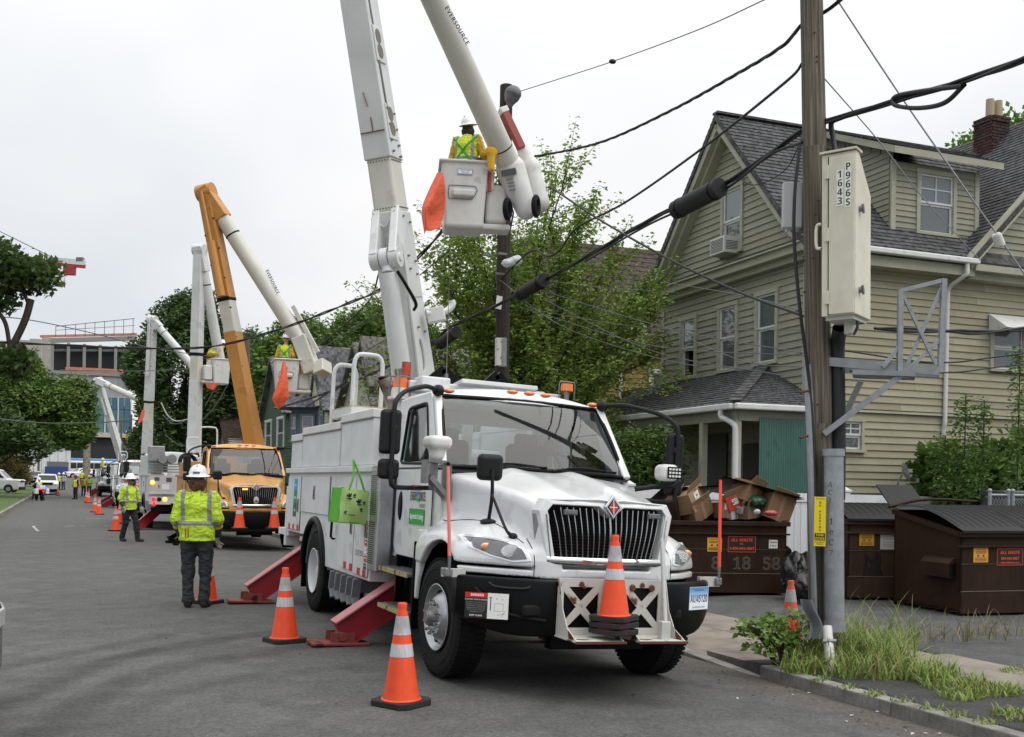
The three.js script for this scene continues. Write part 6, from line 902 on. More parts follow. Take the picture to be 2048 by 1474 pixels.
wire('short pale guy wire from the pole above the cabinet down to the house eave', [[1641, 148, 10.8], [1760, 285, 13], [1850, 400, 16], [1960, 520, 19]], 0.007, 'l');
const ig = tag(B().cyl([0, -0.06, 0], [0, 0.06, 0], 0.052).cyl([0, -0.075, 0], [0, -0.06, 0], 0.04).cyl([0, 0.06, 0], [0, 0.075, 0], 0.04).build('guy_insulator', M.gutter), 'white ceramic insulator on the long guy wire', 'insulator'); ig.position.copy(P(1997, 480, 11.3)); ig.rotation.z = 0.55;
wire('long sagging wire across the street from upper left to the front boom', [[-20, 684, 30], [120, 690, 31], [300, 697, 32], [430, 692, 32], [560, 658, 30], [700, 605, 27], [765, 575, 25], [860, 490, 22], [985, 330, 19.3]], 0.02, 'b', { twist: 2, rate: 2 });
wire('wire descending from behind the left tree over the construction site', [[-20, 632, 45], [60, 640, 46], [180, 665, 50], [300, 695, 56], [440, 716, 60]], 0.022, 'g');
wire('low wire crossing before the left trees at street height', [[-20, 836, 60], [90, 846, 60], [200, 845, 60], [270, 838, 60]], 0.03, 'g'); wire('thin wire crossing between the white booms', [[120, 740, 60], [280, 742, 60], [400, 735, 55], [455, 722, 52]], 0.02, 'g');
wire('black wire dropping steeply from the front boom to the bucket of the yellow truck', [[758, 545, 24], [742, 595, 25], [700, 640, 27], [640, 690, 30]], 0.02); wire('sagging wire in front of the grey houses', [[900, 500, 20], [780, 600, 24], [660, 700, 30]], 0.012);
wire('black cable running low in front of the grey houses to the front truck', [[880, 675, 22], [760, 740, 28], [640, 790, 38], [560, 815, 50]], 0.024, 'b', { twist: 2, rate: 2 });
for (const [i, p] of [[[640, 700, 40], [700, 660, 35], [760, 625, 28]], [[560, 765, 45], [660, 740, 36], [790, 668, 26]]].entries()) wire(i ? 'lower slack dark wire hanging across the grey house roofs' : 'upper slack dark wire hanging across the grey house roofs', p, 0.016, 'g', { group: 'slack wires across the grey house roofs' });
for (const [i, p] of [[[410, 812, 50], [440, 760, 50], [470, 700, 50]], [[395, 850, 52], [430, 812, 52], [458, 765, 52]], [[330, 870, 60], [365, 892, 60], [400, 875, 60]], [[325, 830, 60], [350, 848, 60], [395, 830, 60]]].entries()) wire(['steep wire behind the yellow boom rising to the far pole', 'second lower wire slanting behind the yellow boom', 'lowest drooping wire between the two middle white booms', 'upper drooping wire between the two middle white booms'][i], p, 0.022, 'g', { group: 'drooping wires among the far poles' });
wire('white insulated jumper drooping between far pole and white boom', [[322, 805, 62], [335, 830, 62], [352, 842, 62], [380, 838, 60]], 0.035, 'w');
for (const [x, z, h, lab, px] of [[7.6, -49, 8.6, 'dark pole with small box beyond the yellow boom'], [7.4, -68, 8.2, 'short wooden pole between the two middle white booms'], [7.4, -98, 8.5, 'thin wooden pole beside the third white boom'], [6.9, -128, 9, 'distant pole with a street lamp arm near the bus'], [6.5, -142, 8.5, 'distant bare pole in front of the dark building'], [-3.2, -150, 7.5, 'distant thin pole beside the white garage wall']]) poleThing(lab, x, z, [0, 0], h, 0.16, 0.12, M.pole, undefined);
const big = thing('concrete_pole', 'pale concrete pole beside the far bus', 'utility pole', [2.6, gy(2.6, -150), -150]); mesh('shaft', B().cyl([0, 0, 0], [0, 7.6, 0], 0.5, 0.42, 14).geo(), M.concrete, big); mesh('pole_gear', B().box(-0.2, 7.4, 0, 2.4, 1.4, 1.2, { r: 0.2 }).geo(), M.galv, big);
}
// ------------------------------------------------------------ dumpsters
function dumpster(name, label, pos, ry, o) {
const { w, d, hf, hb, m } = o, t = thing(name, label, 'dumpster', pos, ry), add = (n, b, mm = m, p = t) => b.build(n, mm, p);
const side = [[0, 0.05], [0, hf], [-d, hb], [-d, 0.05]].map(([z, y]) => [-z, y]);
for (const s of [0, 1]) add('side_wall', B().ext(side, 0.03, xf(s ? w - 0.03 : 0, 0, 0, 0, Math.PI / 2)));
add('front_wall', B().box(w / 2, hf * 0.64, -0.015, w, hf * 0.72, 0.03).box(w / 2, hf * 0.16, 0.02, w + 0.03, hf * 0.26, 0.05, { r: 0.006 })); add('back_wall', B().box(w / 2, hb / 2, -d + 0.015, w, hb, 0.03)); add('bottom', B().box(w / 2, 0.07, -d / 2, w, 0.05, d)); 
add('rim', B().box(w / 2, hf - 0.03, 0.03, w + 0.10, 0.075, 0.07, { r: 0.01 }).box(w / 2, hf - 0.20, 0.02, w + 0.10, 0.03, 0.05, { r: 0.008 }).bar([w + 0.02, hf - 0.03, 0.03], [w + 0.02, hb - 0.03, -d], 0.06, 0.07).bar([-0.02, hf - 0.03, 0.03], [-0.02, hb - 0.03, -d], 0.06, 0.07));
add('weld_seam', B().box(w / 2, hf * 0.295, 0.024, w, 0.006, 0.05).box(w / 2, hf * 0.62, 0.004, w, 0.005, 0.012), mat(0.12, 0.09, 0.07, 0.8));
for (const s of [0, 1]) { const x = s ? w : 0, k = s ? 1 : -1; const p = add('fork_sleeve', B().ext([[0, 0], [0.12, 0], [0.12, 0.20], [0.06, 0.26], [0, 0.28]].map(([a, b]) => [a * k, b]), 0.62, xf(x, hf * 0.45, -0.72))); mesh('sleeve_mouth', B().box(x + k * 0.06, hf * 0.45 + 0.11, -0.098, 0.10, 0.18, 0.004).geo(), M.black, p); }
return t;
}
function ribLid(parent, x0, x1, d, hf, hb, n, open) {
const lid = mesh('lid', grid(24, 10, (u, v) => V(lerp(x0, x1, u), lerp(hf, hb, v) + 0.02 + 0.13 * Math.sin(v * Math.PI) * 0.9 + 0.015, lerp(0.07, -d, v))), M.dumplid, parent);
const b = B(); for (let i = 0; i < n; i++) { const x = lerp(x0 + 0.06, x1 - 0.06, i / (n - 1)); b.add(grid(3, 12, (u, v) => { const a = u * Math.PI; return V(x + Math.cos(a) * -0.025, lerp(hf, hb, v) + 0.03 + 0.13 * Math.sin(v * Math.PI) * 0.9 + 0.03 * Math.sin(a) * Math.min(1, Math.sin(v * Math.PI) * 4), lerp(0.05, -d + 0.02, v)); })); }
b.box((x0 + x1) / 2, hf + 0.01, 0.085, x1 - x0, 0.05, 0.03, { r: 0.01 }); b.build('lid_rib', M.dumplid, lid); return lid;
}
const signA = (x, w, h, web) => { x.fillStyle = '#1b0e08'; x.fillRect(0, 0, w, h); x.strokeStyle = '#e8451c'; x.lineWidth = 4; x.strokeRect(5, 5, w - 10, h - 10); x.save(); x.transform(1, 0, -0.22, 1, h * 0.06, 0); text(x, 'ALL WASTE', w / 2, h * 0.24, h * 0.26, '#f4511e', 'sans-serif', true, w * 0.84); x.restore(); if (web) { text(x, '800-443-3867', w / 2, h * 0.58, h * 0.2, '#f4511e', 'sans-serif', true, w * 0.8); text(x, 'www.allwaste.com', w / 2, h * 0.82, h * 0.14, '#f4511e', 'sans-serif', true, w * 0.82); } else { text(x, 'INC.', w / 2, h * 0.48, h * 0.12, '#f4511e'); text(x, '1-800-443-3867', w / 2, h * 0.75, h * 0.22, '#f4511e', 'sans-serif', true, w * 0.88); } };
const caution = (bg) => (x, w, h) => { x.fillStyle = bg; x.fillRect(0, 0, w, h); text(x, 'CAUTION', w / 2, h * 0.13, h * 0.17, '#b02a14', 'sans-serif', true, w * 0.9); x.fillStyle = '#40301a'; for (let i = 0; i < 2; i++) x.fillRect(w * 0.15, h * (0.26 + i * 0.09), w * 0.7, h * 0.04); x.fillRect(w * 0.26, h * 0.48, w * 0.12, h * 0.13); x.fillRect(w * 0.62, h * 0.48, w * 0.12, h * 0.13); for (let i = 0; i < 3; i++) x.fillRect(w * 0.1, h * (0.68 + i * 0.1), w * 0.8, h * 0.04); };
{
const d1 = dumpster('dumpster', 'brown open dumpster heaped with cardboard boxes beside the front truck', [9.05, -0.03, -14.85], -0.37, { w: 2.02, d: 1.35, hf: 1.20, hb: 1.34, m: M.dump });
decal('sign_plate', d1, 0.47, 0.27, xf(1.28, 0.83, 0.006), (x, w, h) => signA(x, w, h), 256); decal('sign_plate', d1, 0.24, 0.23, xf(0.83, 0.82, 0.005), caution('#d9a81f'), 96); decal('sign_plate', d1, 0.145, 0.14, xf(1.80, 0.84, 0.005), (x, w, h) => { x.fillStyle = '#d9d8d2'; x.fillRect(0, 0, w, h); text(x, 'TRASH', w / 2, h * 0.3, h * 0.3, '#222', 'sans-serif', true, w * 0.9); text(x, 'ONLY', w / 2, h * 0.7, h * 0.3, '#222', 'sans-serif', true, w * 0.8); }, 64);
decal('chalk_marks', d1, 1.2, 0.34, xf(1.38, 0.52, 0.006), (x, w, h) => { x.font = h * 0.8 + 'px serif'; x.strokeStyle = 'rgba(140,130,125,0.30)'; x.lineWidth = 4; x.textAlign = 'center'; x.textBaseline = 'middle'; for (const [s, q] of [['8', 0.06], ['18', 0.42], ['58', 0.83]]) x.strokeText(s, w * q, h * 0.5); }, 256, { transparent: true });
const lp = (n, pts, m = M.dumplid) => { const g = grid(14, 10, (u, v) => mid3(mid3(pts[0], pts[1], u), mid3(pts[3], pts[2], u), v).add(V(0, 0.02 * Math.sin(u * 40) * Math.sin(v * Math.PI), 0))); const b = B().add(g); b.add(g, xf(0, -0.025, 0)); return b.build(n, m, d1); };
lp('lid', [[-0.15, 1.42, -1.35], [1.02, 1.66, -1.32], [1.08, 1.80, -0.25], [0.02, 1.74, -0.35]]); lp('lid', [[1.04, 1.70, -1.32], [2.2, 1.52, -1.35], [2.32, 1.60, 0.0], [1.0, 1.95, -0.12]]);
const r = rng(19), box = (lab, px, py, s, rot, m, cat = 'cardboard box') => { const b = thing('cardboard_box', lab, cat, P(px, py, 17.6), 0); b.rotation.set(...rot, 'YXZ'); const [w, h, d] = s; mesh('carton', B().box(0, 0, 0, w, h, d, { r: 0.008 }).geo(), m, b); mesh('flap', B().box(0, h / 2 + 0.06, d / 2 + 0.01, w * 0.98, 0.14, 0.006, { rx: 0.5 }).box(0, 0, d / 2 + 0.003, w * 0.15, h, 0.003).geo(), m === M.card ? M.card2 : M.card, b); return b; };
const b1 = box('tan carton with a white shipping label tipped at the heap left', 1376, 1000, [0.50, 0.34, 0.40], [-0.2, 0.45, 0.42], M.card); decal('shipping_label', b1, 0.16, 0.13, xf(-0.02, 0.06, 0.205), (x, w, h) => { x.fillStyle = '#e4e4e2'; x.fillRect(0, 0, w, h); x.fillStyle = '#444'; for (let i = 0; i < 14; i++) x.fillRect(w * (0.3 + i * 0.03), h * 0.35, (i % 3) + 1, h * 0.25); x.fillRect(w * 0.1, h * 0.15, w * 0.6, 3); x.fillRect(w * 0.1, h * 0.75, w * 0.5, 3); }, 64);
box('open brown carton under the tan labelled carton', 1392, 1018, [0.44, 0.30, 0.36], [0.1, 0.2, 0.5], M.card2);
const b2 = box('small brown carton with white label behind the orange rod', 1448, 1020, [0.30, 0.26, 0.26], [0, -0.1, 0.05], M.card2); decal('shipping_label', b2, 0.18, 0.11, xf(0.03, 0.07, 0.135), (x, w, h) => { x.fillStyle = '#dddcd8'; x.fillRect(0, 0, w, h); x.fillStyle = '#666'; x.fillRect(8, 8, w * 0.5, 4); x.fillRect(8, 20, w * 0.7, 4); }, 48);
const b3 = box('bright red carton with a white label in the dumpster heap', 1466, 1002, [0.34, 0.24, 0.30], [0.1, -0.2, 0.38], mat(0.55, 0.045, 0.02, 0.6)); decal('shipping_label', b3, 0.11, 0.10, xf(-0.02, 0.02, 0.157), (x, w, h) => { x.fillStyle = '#e8e4e0'; x.fillRect(0, 0, w, h); x.fillStyle = '#555'; x.fillRect(6, 8, w * 0.6, 4); x.fillRect(6, 18, w * 0.7, 4); }, 48);
box('round cornered brown carton at the top of the heap under the lid', 1492, 985, [0.40, 0.34, 0.36], [0.2, 0.3, -0.35], M.card2); box('low brown carton lying open at the rim', 1496, 1024, [0.36, 0.20, 0.30], [0, 0.25, 0.12], M.card2); box('large brown carton leaning out at the right end of the heap', 1551, 1015, [0.46, 0.42, 0.38], [0.1, -0.15, -0.32], M.card2); box('small white carton at the rim of the heap', 1463, 1028, [0.20, 0.17, 0.2], [0, 0.2, 0.1], mat(0.6, 0.6, 0.58, 0.7)); box('dark flattened carton at the left end of the open dumpster', 1352, 1012, [0.36, 0.42, 0.2], [0, 0.6, 0.5], M.dump2);
box('grey paperboard carton below the red carton', 1480, 1012, [0.30, 0.12, 0.3], [0.2, 0.3, 0.4], mat(0.4, 0.4, 0.4, 0.8));
const lump = (name, lab, cat, px, py, d, s, m, seed) => { const o = tag(mesh(name, iso((x, y, z) => Math.hypot(x / s[0], y / s[1], z / s[2]) * Math.min(...s) - Math.min(...s) + 1.1 * Math.min(...s) * Math.abs(fbm((x + seed) * 4 + z * 2, (y + z * 0.7) * 4 + seed, 4) - 0.5), s.map((q) => -q * 1.35), s.map((q) => q * 1.35), Math.min(...s) / 9), m), lab, cat); o.position.copy(P(px, py, d)); return o; };
lump('trash_bag', 'dark green bag in the dumpster heap', 'trash bag', 1508, 1003, 17.5, [0.24, 0.12, 0.2], mat(0.02, 0.07, 0.035, 0.4), 3); lump('plastic_wrapper', 'red plastic wrapper at the dumpster rim', 'wrapper', 1542, 1026, 17.0, [0.13, 0.05, 0.09], mat(0.45, 0.06, 0.06, 0.4), 5); lump('plastic_wrapper', 'clear plastic wrapper beside the low carton', 'wrapper', 1514, 1024, 17.0, [0.06, 0.05, 0.05], mat(0.42, 0.44, 0.42, 0.3), 7);
lump('trash_bag', 'black trash bag on the asphalt between two dumpsters', 'trash bag', 1603, 1150, 16.6, [0.36, 0.42, 0.34], M.bag, 11); lump('trash_bag', 'lower crumpled black bag beside the traffic cone behind the weeds', 'trash bag', 1622, 1172, 16.1, [0.34, 0.26, 0.3], M.bag, 13);
const d2 = dumpster('dumpster', 'stained brown dumpster with ribbed black lid directly behind the cabinet pole', [11.5, -0.03, -13.3], -0.36, { w: 1.65, d: 1.4, hf: 1.27, hb: 1.42, m: M.dump2 });
ribLid(d2, -0.04, 1.0, 1.4, 1.27, 1.44, 9); lp2(d2); decal('sign_plate', d2, 0.24, 0.19, xf(0.30, 0.96, 0.006), caution('#c9971d'), 96); decal('sign_plate', d2, 0.36, 0.24, xf(0.70, 0.93, 0.006), (x, w, h) => { x.fillStyle = '#b9b3b4'; x.fillRect(0, 0, w, h); text(x, 'ALL WASTE', w / 2, h * 0.3, h * 0.2, '#a98d8d'); for (let i = 0; i < 3; i++) { x.fillStyle = '#a59c9c'; x.fillRect(w * 0.1, h * (0.5 + i * 0.14), w * 0.8, 5); } }, 96);
decal('stain', d2, 0.5, 0.75, xf(0.40, 0.45, 0.0075), (x, w, h) => { const r = rng(3); x.fillStyle = 'rgba(25,12,8,0.75)'; for (let i = 0; i < 40; i++) { const cx = w * (0.5 + (r() - 0.5) * 0.5), y = h * r() * 0.7, l = h * (0.1 + r() * 0.4); x.beginPath(); x.ellipse(cx, y + l / 2, 3 + r() * 9, l / 2, 0, 0, 7); x.fill(); } }, 128, { transparent: true, roughness: 0.6 });
const d3 = dumpster('dumpster', 'dark brown dumpster with sloping ribbed lid at the right edge', [11.62, -0.03, -11.12], -0.12, { w: 2.1, d: 1.5, hf: 1.18, hb: 1.46, m: M.dump });
ribLid(d3, -0.05, 1.05, 1.5, 1.18, 1.48, 9); ribLid(d3, 1.07, 2.15, 1.5, 1.18, 1.48, 9); mesh('lid_rod', B().tube([[-0.1, 1.5, -1.5], [0.5, 1.62, -1.42], [1.4, 1.60, -1.38]], 0.025).geo(), M.dump, d3);
decal('sign_plate', d3, 0.25, 0.21, xf(0.33, 0.86, 0.006), caution('#dd9a3c'), 96); decal('sign_plate', d3, 0.46, 0.25, xf(0.83, 0.83, 0.006), (x, w, h) => signA(x, w, h, true), 256);
function lp2(d) { const l = mesh('lid', B().box(1.34, 1.62, -1.1, 0.62, 0.03, 0.9, { rx: 0.5 }).geo(), M.dumplid, d); return l; }
const f = thing('vinyl_fence', 'white vinyl privacy fence running behind the dumpsters', 'fence', [9.2, 0, -16.3], -0.03), fg = new RoundedBoxGeometry(0.148, 1.38, 0.035, 1, 0.006), fm = [M.vinyl, mat(0.70, 0.715, 0.73, 0.45, 0, { map: rep(T.grime, 0.5) })];
for (let i = 0; i < 46; i++) { const x = 0.1 + i * 0.151; mesh('fence_board', fg, fm[i % 2], f).position.set(x, 0.86 - x * 0.012, 0); }
for (const x of [0, 2.35, 4.7, 7.02]) { mesh('fence_post', B().box(0, 0.85, 0, 0.13, 1.75, 0.13, { r: 0.008 }).geo(), M.vinyl, f).position.set(x, -x * 0.012, 0.0); mesh('post_cap', B().box(0, 1.75, 0, 0.17, 0.05, 0.17, { r: 0.01 }).add(new THREE.ConeGeometry(0.1, 0.06, 4), xf(0, 1.80, 0, 0, Math.PI / 4)).geo(), M.vinyl, f).position.set(x, -x * 0.012, 0); }
mesh('fence_rail', B().bar([0, 1.60, 0.01], [7.0, 1.52, 0.01], 0.07, 0.16).bar([0, 0.16, 0.01], [7.0, 0.10, 0.01], 0.07, 0.14).geo(), M.vinyl, f);
const gt = thing('chain_link_fence', 'galvanised chain-link gate with green slats in front of the bins', 'fence', [15.95, 0, -14.6], -0.12), gs = B();
for (const [a, b] of [[0, 0.42], [0.52, 2.35], [2.45, 4.2]]) { const p = B(); for (const x of [a, b]) p.cyl([x, 0, 0], [x, 1.72, 0], 0.035, 0.035, 10).sph(x, 1.74, 0, 0.045); p.cyl([a, 1.66, 0], [b, 1.66, 0], 0.025).cyl([a, 0.1, 0], [b, 0.1, 0], 0.025); p.build('gate_frame', M.galv, gt); const mb = B(), n = Math.round((b - a) / 0.07); for (let i = 0; i < n; i++) for (const s of [-1, 1]) { const x = a + (i + 0.5) * (b - a) / n; for (let y = 0.1; y < 1.6; y += 0.13) mb.bar([x - s * 0.033, y, 0.012 * s], [x + s * 0.033, y + 0.065, 0.012 * s], 0.005, 0.005).bar([x + s * 0.033, y + 0.065, 0.012 * s], [x - s * 0.033, y + 0.13, 0.012 * s], 0.005, 0.005); } mb.build('chain_mesh', M.galv, gt).userData.kind = 'stuff'; if (a > 0.4) for (let i = 0; i < n; i++) mesh('slat', new THREE.BoxGeometry(0.052, 1.46, 0.006), M.slat ??= mat(0.02, 0.055, 0.04, 0.6), gt).position.set(a + (i + 0.5) * (b - a) / n, 0.84, 0); }
for (const [x, lab] of [[0.95, 'first grey lidded wheelie bin behind the green slatted gate'], [1.7, 'second grey wheelie bin behind the gate beside the first'], [2.7, 'third grey wheelie bin behind the gate at the right edge']]) { const b = thing('wheelie_bin', lab, 'bin', [15.95 + x, 0, -15.15 + 0.1 * x], -0.12, undefined); mesh('bin_body', B().ext([[-0.26, 0.05], [0.26, 0.05], [0.32, 1.45], [-0.32, 1.45]], 0.6, xf(0, 0.15, -0.3), 0.02).geo(), M.grey, b); mesh('bin_lid', B().box(0, 1.70, 0, 0.72, 0.10, 0.7, { r: 0.04 }).geo(), mat(0.10, 0.105, 0.12, 0.5), b); }
const sdish = thing('satellite_dish', 'small grey satellite dish against the clapboard side wall above the fence', 'satellite dish', P(1800, 965, 20.6), -0.5); sdish.scale.setScalar(0.7); mesh('dish', B().lathe([[0, 0], [0.12, 0.015], [0.22, 0.05], [0.27, 0.09]], xf(0.08, 0.28, 0, 0, 0, -1.25), 24).geo(), Object.assign(M.galv.clone(), { side: THREE.DoubleSide }), sdish); mesh('feed_arm', B().bar([0.02, 0.05, 0], [0.42, 0.0, 0.05], 0.03, 0.03).box(0.46, 0.06, 0.05, 0.07, 0.12, 0.07).geo(), M.grey, sdish); mesh('mast', B().tube([[-0.10, -0.3, -0.05], [-0.05, 0, 0], [0.05, 0.22, 0]], 0.03).geo(), M.grey, sdish);
}
// ------------------------------------------------------------ trees and plants
function leafGeo(n, size, spread, seed, wide = 0.42, droop = 0.3) {
const r = rng(seed), pos = [], idx = [], v = V(0, 0, 0);
for (let i = 0; i < n; i++) {
const q = new THREE.Quaternion().setFromEuler(new THREE.Euler((r() - 0.5) * 1.8 - droop, r() * 6.28, (r() - 0.5) * 1.6)), o = V(r() - 0.5, r() - 0.5, r() - 0.5).multiplyScalar(spread * 2), s = size * (0.7 + r() * 0.6), k = pos.length / 3;
for (const [x, y, z] of [[0, 0, 0], [-wide / 2, 0.06, 0.45], [0, -0.03, 0.5], [wide / 2, 0.06, 0.45], [0, -0.02, 1]]) { v.set(x, y, z).multiplyScalar(s).applyQuaternion(q).add(o); pos.push(v.x, v.y, v.z); }
idx.push(k, k + 2, k + 1, k, k + 3, k + 2, k + 1, k + 2, k + 4, k + 2, k + 3, k + 4);
}
const g = new THREE.BufferGeometry(); g.setAttribute('position', new THREE.Float32BufferAttribute(pos, 3)); g.setIndex(idx); const f = g.toNonIndexed(); f.computeVertexNormals(); return boxUV(f);
}
const leafM = phys(1, 1, 1, 0.75, 0, { transmission: 0.35, thickness: 0, side: THREE.DoubleSide, specularIntensity: 0.5 });
function sprays(name, parent, geo, pts, col, seed, scale = [0.75, 1.25], m = leafM) {
const o = new THREE.InstancedMesh(geo, m, pts.length), r = rng(seed), q = new THREE.Quaternion(), mm = new THREE.Matrix4(), c = new THREE.Color();
pts.forEach(([p, sh], i) => { q.setFromEuler(new THREE.Euler((r() - 0.5) * 0.9, r() * 6.28, (r() - 0.5) * 0.9)); const s = lerp(...scale, r()); o.setMatrixAt(i, mm.compose(p, q, V(s, s, s))); const k = (0.8 + 0.4 * r()) * sh, y = r(); o.setColorAt(i, c.setRGB(col[0] * k * (1 + 0.35 * y * (col[3] ?? 0.6)), col[1] * k, col[2] * k * (1 - 0.3 * y))); });
o.name = name; o.userData.kind = 'stuff'; o.castShadow = o.receiveShadow = true; parent.add(o); return o;
}
function limb(b, a, c, r0, r1, sag, r, n = 5) { const pts = []; for (let i = 0; i <= n; i++) { const t = i / n, p = mid3(a, c, t); p.y += Math.sin(t * Math.PI) * sag; if (i && i < n) p.add(V((r() - 0.5), (r() - 0.5) * 0.5, (r() - 0.5)).multiplyScalar(0.09 * A(a).distanceTo(A(c)))); pts.push(p); } for (let i = 0; i < n; i++) b.cyl(pts[i], pts[i + 1], lerp(r0, r1, i / n), lerp(r0, r1, (i + 1) / n), 7); return pts; }
function tree(label, pos, lobes, o) { // lobes: [x, y, z, rx, ry, rz] round the trunk's foot
const t = thing('tree', label, 'tree', pos, 0, o.group), r = rng(o.seed), b = B(), H = o.fork ?? 2.5, pts = [], bb = B();
b.cyl([0, -0.3, 0], [o.lean ?? 0, H, 0], o.r * 1.25, o.r, 12);
for (const [x, y, z, rx, ry, rz] of lobes) {
limb(b, [o.lean ?? 0, H - 0.3, 0], [x, y, z], o.r * 0.55, o.r * 0.16, -0.3, r);
for (let i = 0; i < 5; i++) { const d = V(r() - 0.5, r() - 0.3, r() - 0.5).normalize(); limb(bb, [x, y - ry * 0.3, z], [x + d.x * rx * 0.9, y + d.y * ry * 0.9, z + d.z * rz * 0.9], o.r * 0.16, 0.012, 0, r, 4); }
const n = Math.round(o.density * (rx * ry + rx * rz + ry * rz));
for (let i = 0; i < n; i++) {
const d = V(r() * 2 - 1, r() * 2 - 1, r() * 2 - 1); if (d.length() > 1) { i--; continue; } d.normalize().multiplyScalar(Math.pow(r(), 0.38));
const p = V(x + d.x * rx, y + d.y * ry, z + d.z * rz), f = fbm(p.x * (o.nf ?? 0.9) + 7, p.y * (o.nf ?? 0.9) + p.z * 0.8 + o.seed, 3, 0, o.seed); if (f < (o.gap ?? 0.46)) continue;
pts.push([p, o.flat ?? 1]);
}
}
b.build('trunk', M.bark, t); bb.build('branches', M.bark, t);
sprays('crown', t, o.leaf, pts, o.col, o.seed + 1, o.scale); return t;
}
const leafS = leafGeo(7, 0.095, 0.12, 3, 0.5), leafL = leafGeo(12, 0.34, 0.42, 5, 0.6), leafM2 = leafGeo(10, 0.20, 0.26, 7, 0.7);
{
const t = thing('tree', 'bright green street tree with feathery upright shoots behind the front truck', 'tree', [9.7, -0.05, -22.6]), r = rng(41), b = B(), pts = [], bb = B();
b.cyl([0, -0.2, 0], [0.1, 2.2, 0], 0.20, 0.15, 12);
for (let i = 0; i < 30; i++) {
const a = i / 30 * 6.283 + r() * 0.4, rad = 0.6 + r() * 2.9, top = 9.4 - rad * rad * 0.34 - r() * 1.3, e = V(Math.cos(a) * rad * 1.0 + 0.25, top, Math.sin(a) * rad * 0.85), p = limb(b, [0.1, 1.6 + r() * 1.2, 0], e, 0.06, 0.012, 0.5 - rad * 0.1, r, 6);
for (let j = 0; j < 22; j++) {
const s = mid3(p[2 + (j % 4)], p[3 + (j % 4)] ?? e, r()), d = V(s.x * 0.22 + (r() - 0.5) * 0.9, 0.55 + r() * 0.6, s.z * 0.22 + (r() - 0.5) * 0.9).normalize(), L = 0.7 + r() * 0.9, q = s.clone().addScaledVector(d, L).add(V((r() - 0.5) * 0.2, 0, (r() - 0.5) * 0.2)); q.y -= 0.08;
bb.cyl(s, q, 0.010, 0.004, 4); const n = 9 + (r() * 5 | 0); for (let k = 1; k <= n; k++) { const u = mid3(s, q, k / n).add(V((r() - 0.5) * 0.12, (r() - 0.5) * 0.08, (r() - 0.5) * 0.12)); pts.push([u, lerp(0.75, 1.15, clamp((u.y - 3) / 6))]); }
}
}
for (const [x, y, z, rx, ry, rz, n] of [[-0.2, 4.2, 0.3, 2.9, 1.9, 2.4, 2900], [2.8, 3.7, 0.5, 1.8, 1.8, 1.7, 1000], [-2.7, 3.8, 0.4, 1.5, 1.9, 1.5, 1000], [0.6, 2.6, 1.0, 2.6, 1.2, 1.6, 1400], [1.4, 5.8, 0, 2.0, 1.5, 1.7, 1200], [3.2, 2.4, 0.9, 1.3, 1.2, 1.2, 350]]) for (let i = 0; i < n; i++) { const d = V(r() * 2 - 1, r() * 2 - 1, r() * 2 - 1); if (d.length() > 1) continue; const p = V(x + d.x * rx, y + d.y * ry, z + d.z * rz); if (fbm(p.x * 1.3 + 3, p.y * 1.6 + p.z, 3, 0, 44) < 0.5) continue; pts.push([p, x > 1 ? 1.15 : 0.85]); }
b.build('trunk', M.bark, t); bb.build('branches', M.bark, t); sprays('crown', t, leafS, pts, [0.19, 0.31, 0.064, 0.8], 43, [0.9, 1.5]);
}
const dark = [0.075, 0.135, 0.042, 0.5], green = [0.13, 0.235, 0.055, 0.6];
tree('big dark leafy tree with twisting boughs leaning in at the left edge', [-4.4, 0, -34], [[2.3, 7.7, 0.3, 1.0, 0.65, 1.2], [3.3, 7.55, 0.5, 0.95, 0.42, 0.9], [2.0, 6.9, 0.4, 1.0, 0.6, 1.1], [2.9, 5.0, 0.4, 0.5, 0.36, 0.6], [1.6, 8.0, 0.2, 1.4, 0.6, 1.4], [0.2, 8, 0, 1.6, 1.0, 1.6]], { r: 0.34, fork: 3.4, density: 230, seed: 51, leaf: leafM2, col: dark, gap: 0.44, lean: 0.3 });
tree('wide green tree overhanging the street at far left', [-6.2, 0.3, -96], [[1.0, 8.2, 0, 4.2, 2.9, 4], [5.0, 7.2, 0, 3.4, 2.5, 3.5], [-3.5, 8.2, 1, 4.2, 3.2, 4], [2.4, 10.3, 0, 2.0, 1.5, 2.2], [6.2, 5.4, 1, 2.4, 1.7, 2.4], [-1.5, 6.0, 3, 4, 1.8, 3], [7.0, 8.6, 0, 1.5, 1.2, 1.5]], { r: 0.4, density: 62, seed: 53, leaf: leafL, col: green, fork: 3 });
tree('dark tree below the overhanging one at far left', [-8.0, 0.3, -92], [[0, 6.0, 0, 4.2, 2.6, 3.5], [3.0, 4.8, 1, 2.4, 1.7, 2.4], [5.4, 3.9, 1.0, 1.5, 1.3, 1.6]], { r: 0.3, density: 60, seed: 55, leaf: leafL, col: dark, fork: 1.5 });
tree('tall dark tree rising behind the middle white booms', [9.6, 0, -94], [[0, 14, 0, 3.6, 3.2, 3.6], [-1.6, 11, 1, 3.8, 3.4, 3.4], [1.8, 10.5, 0, 3.8, 3.8, 3.6], [0.0, 7.0, 1, 4.2, 3.4, 3.6], [0.5, 16.4, 0, 2.0, 1.6, 2.0], [-2.2, 4.5, 2, 2.8, 2.4, 2.6]], { r: 0.45, density: 66, seed: 57, leaf: leafL, col: dark, fork: 3, gap: 0.49 });
tree('dark tree right of the tall one behind the tallest white boom', [14.2, 0, -92], [[0, 11.5, 0, 3.4, 3.2, 3.2], [2.0, 8.5, 0, 3.6, 3.4, 3.2], [-2, 8, 0, 3.0, 3.0, 3]], { r: 0.4, density: 62, seed: 59, leaf: leafL, col: dark, fork: 3 });
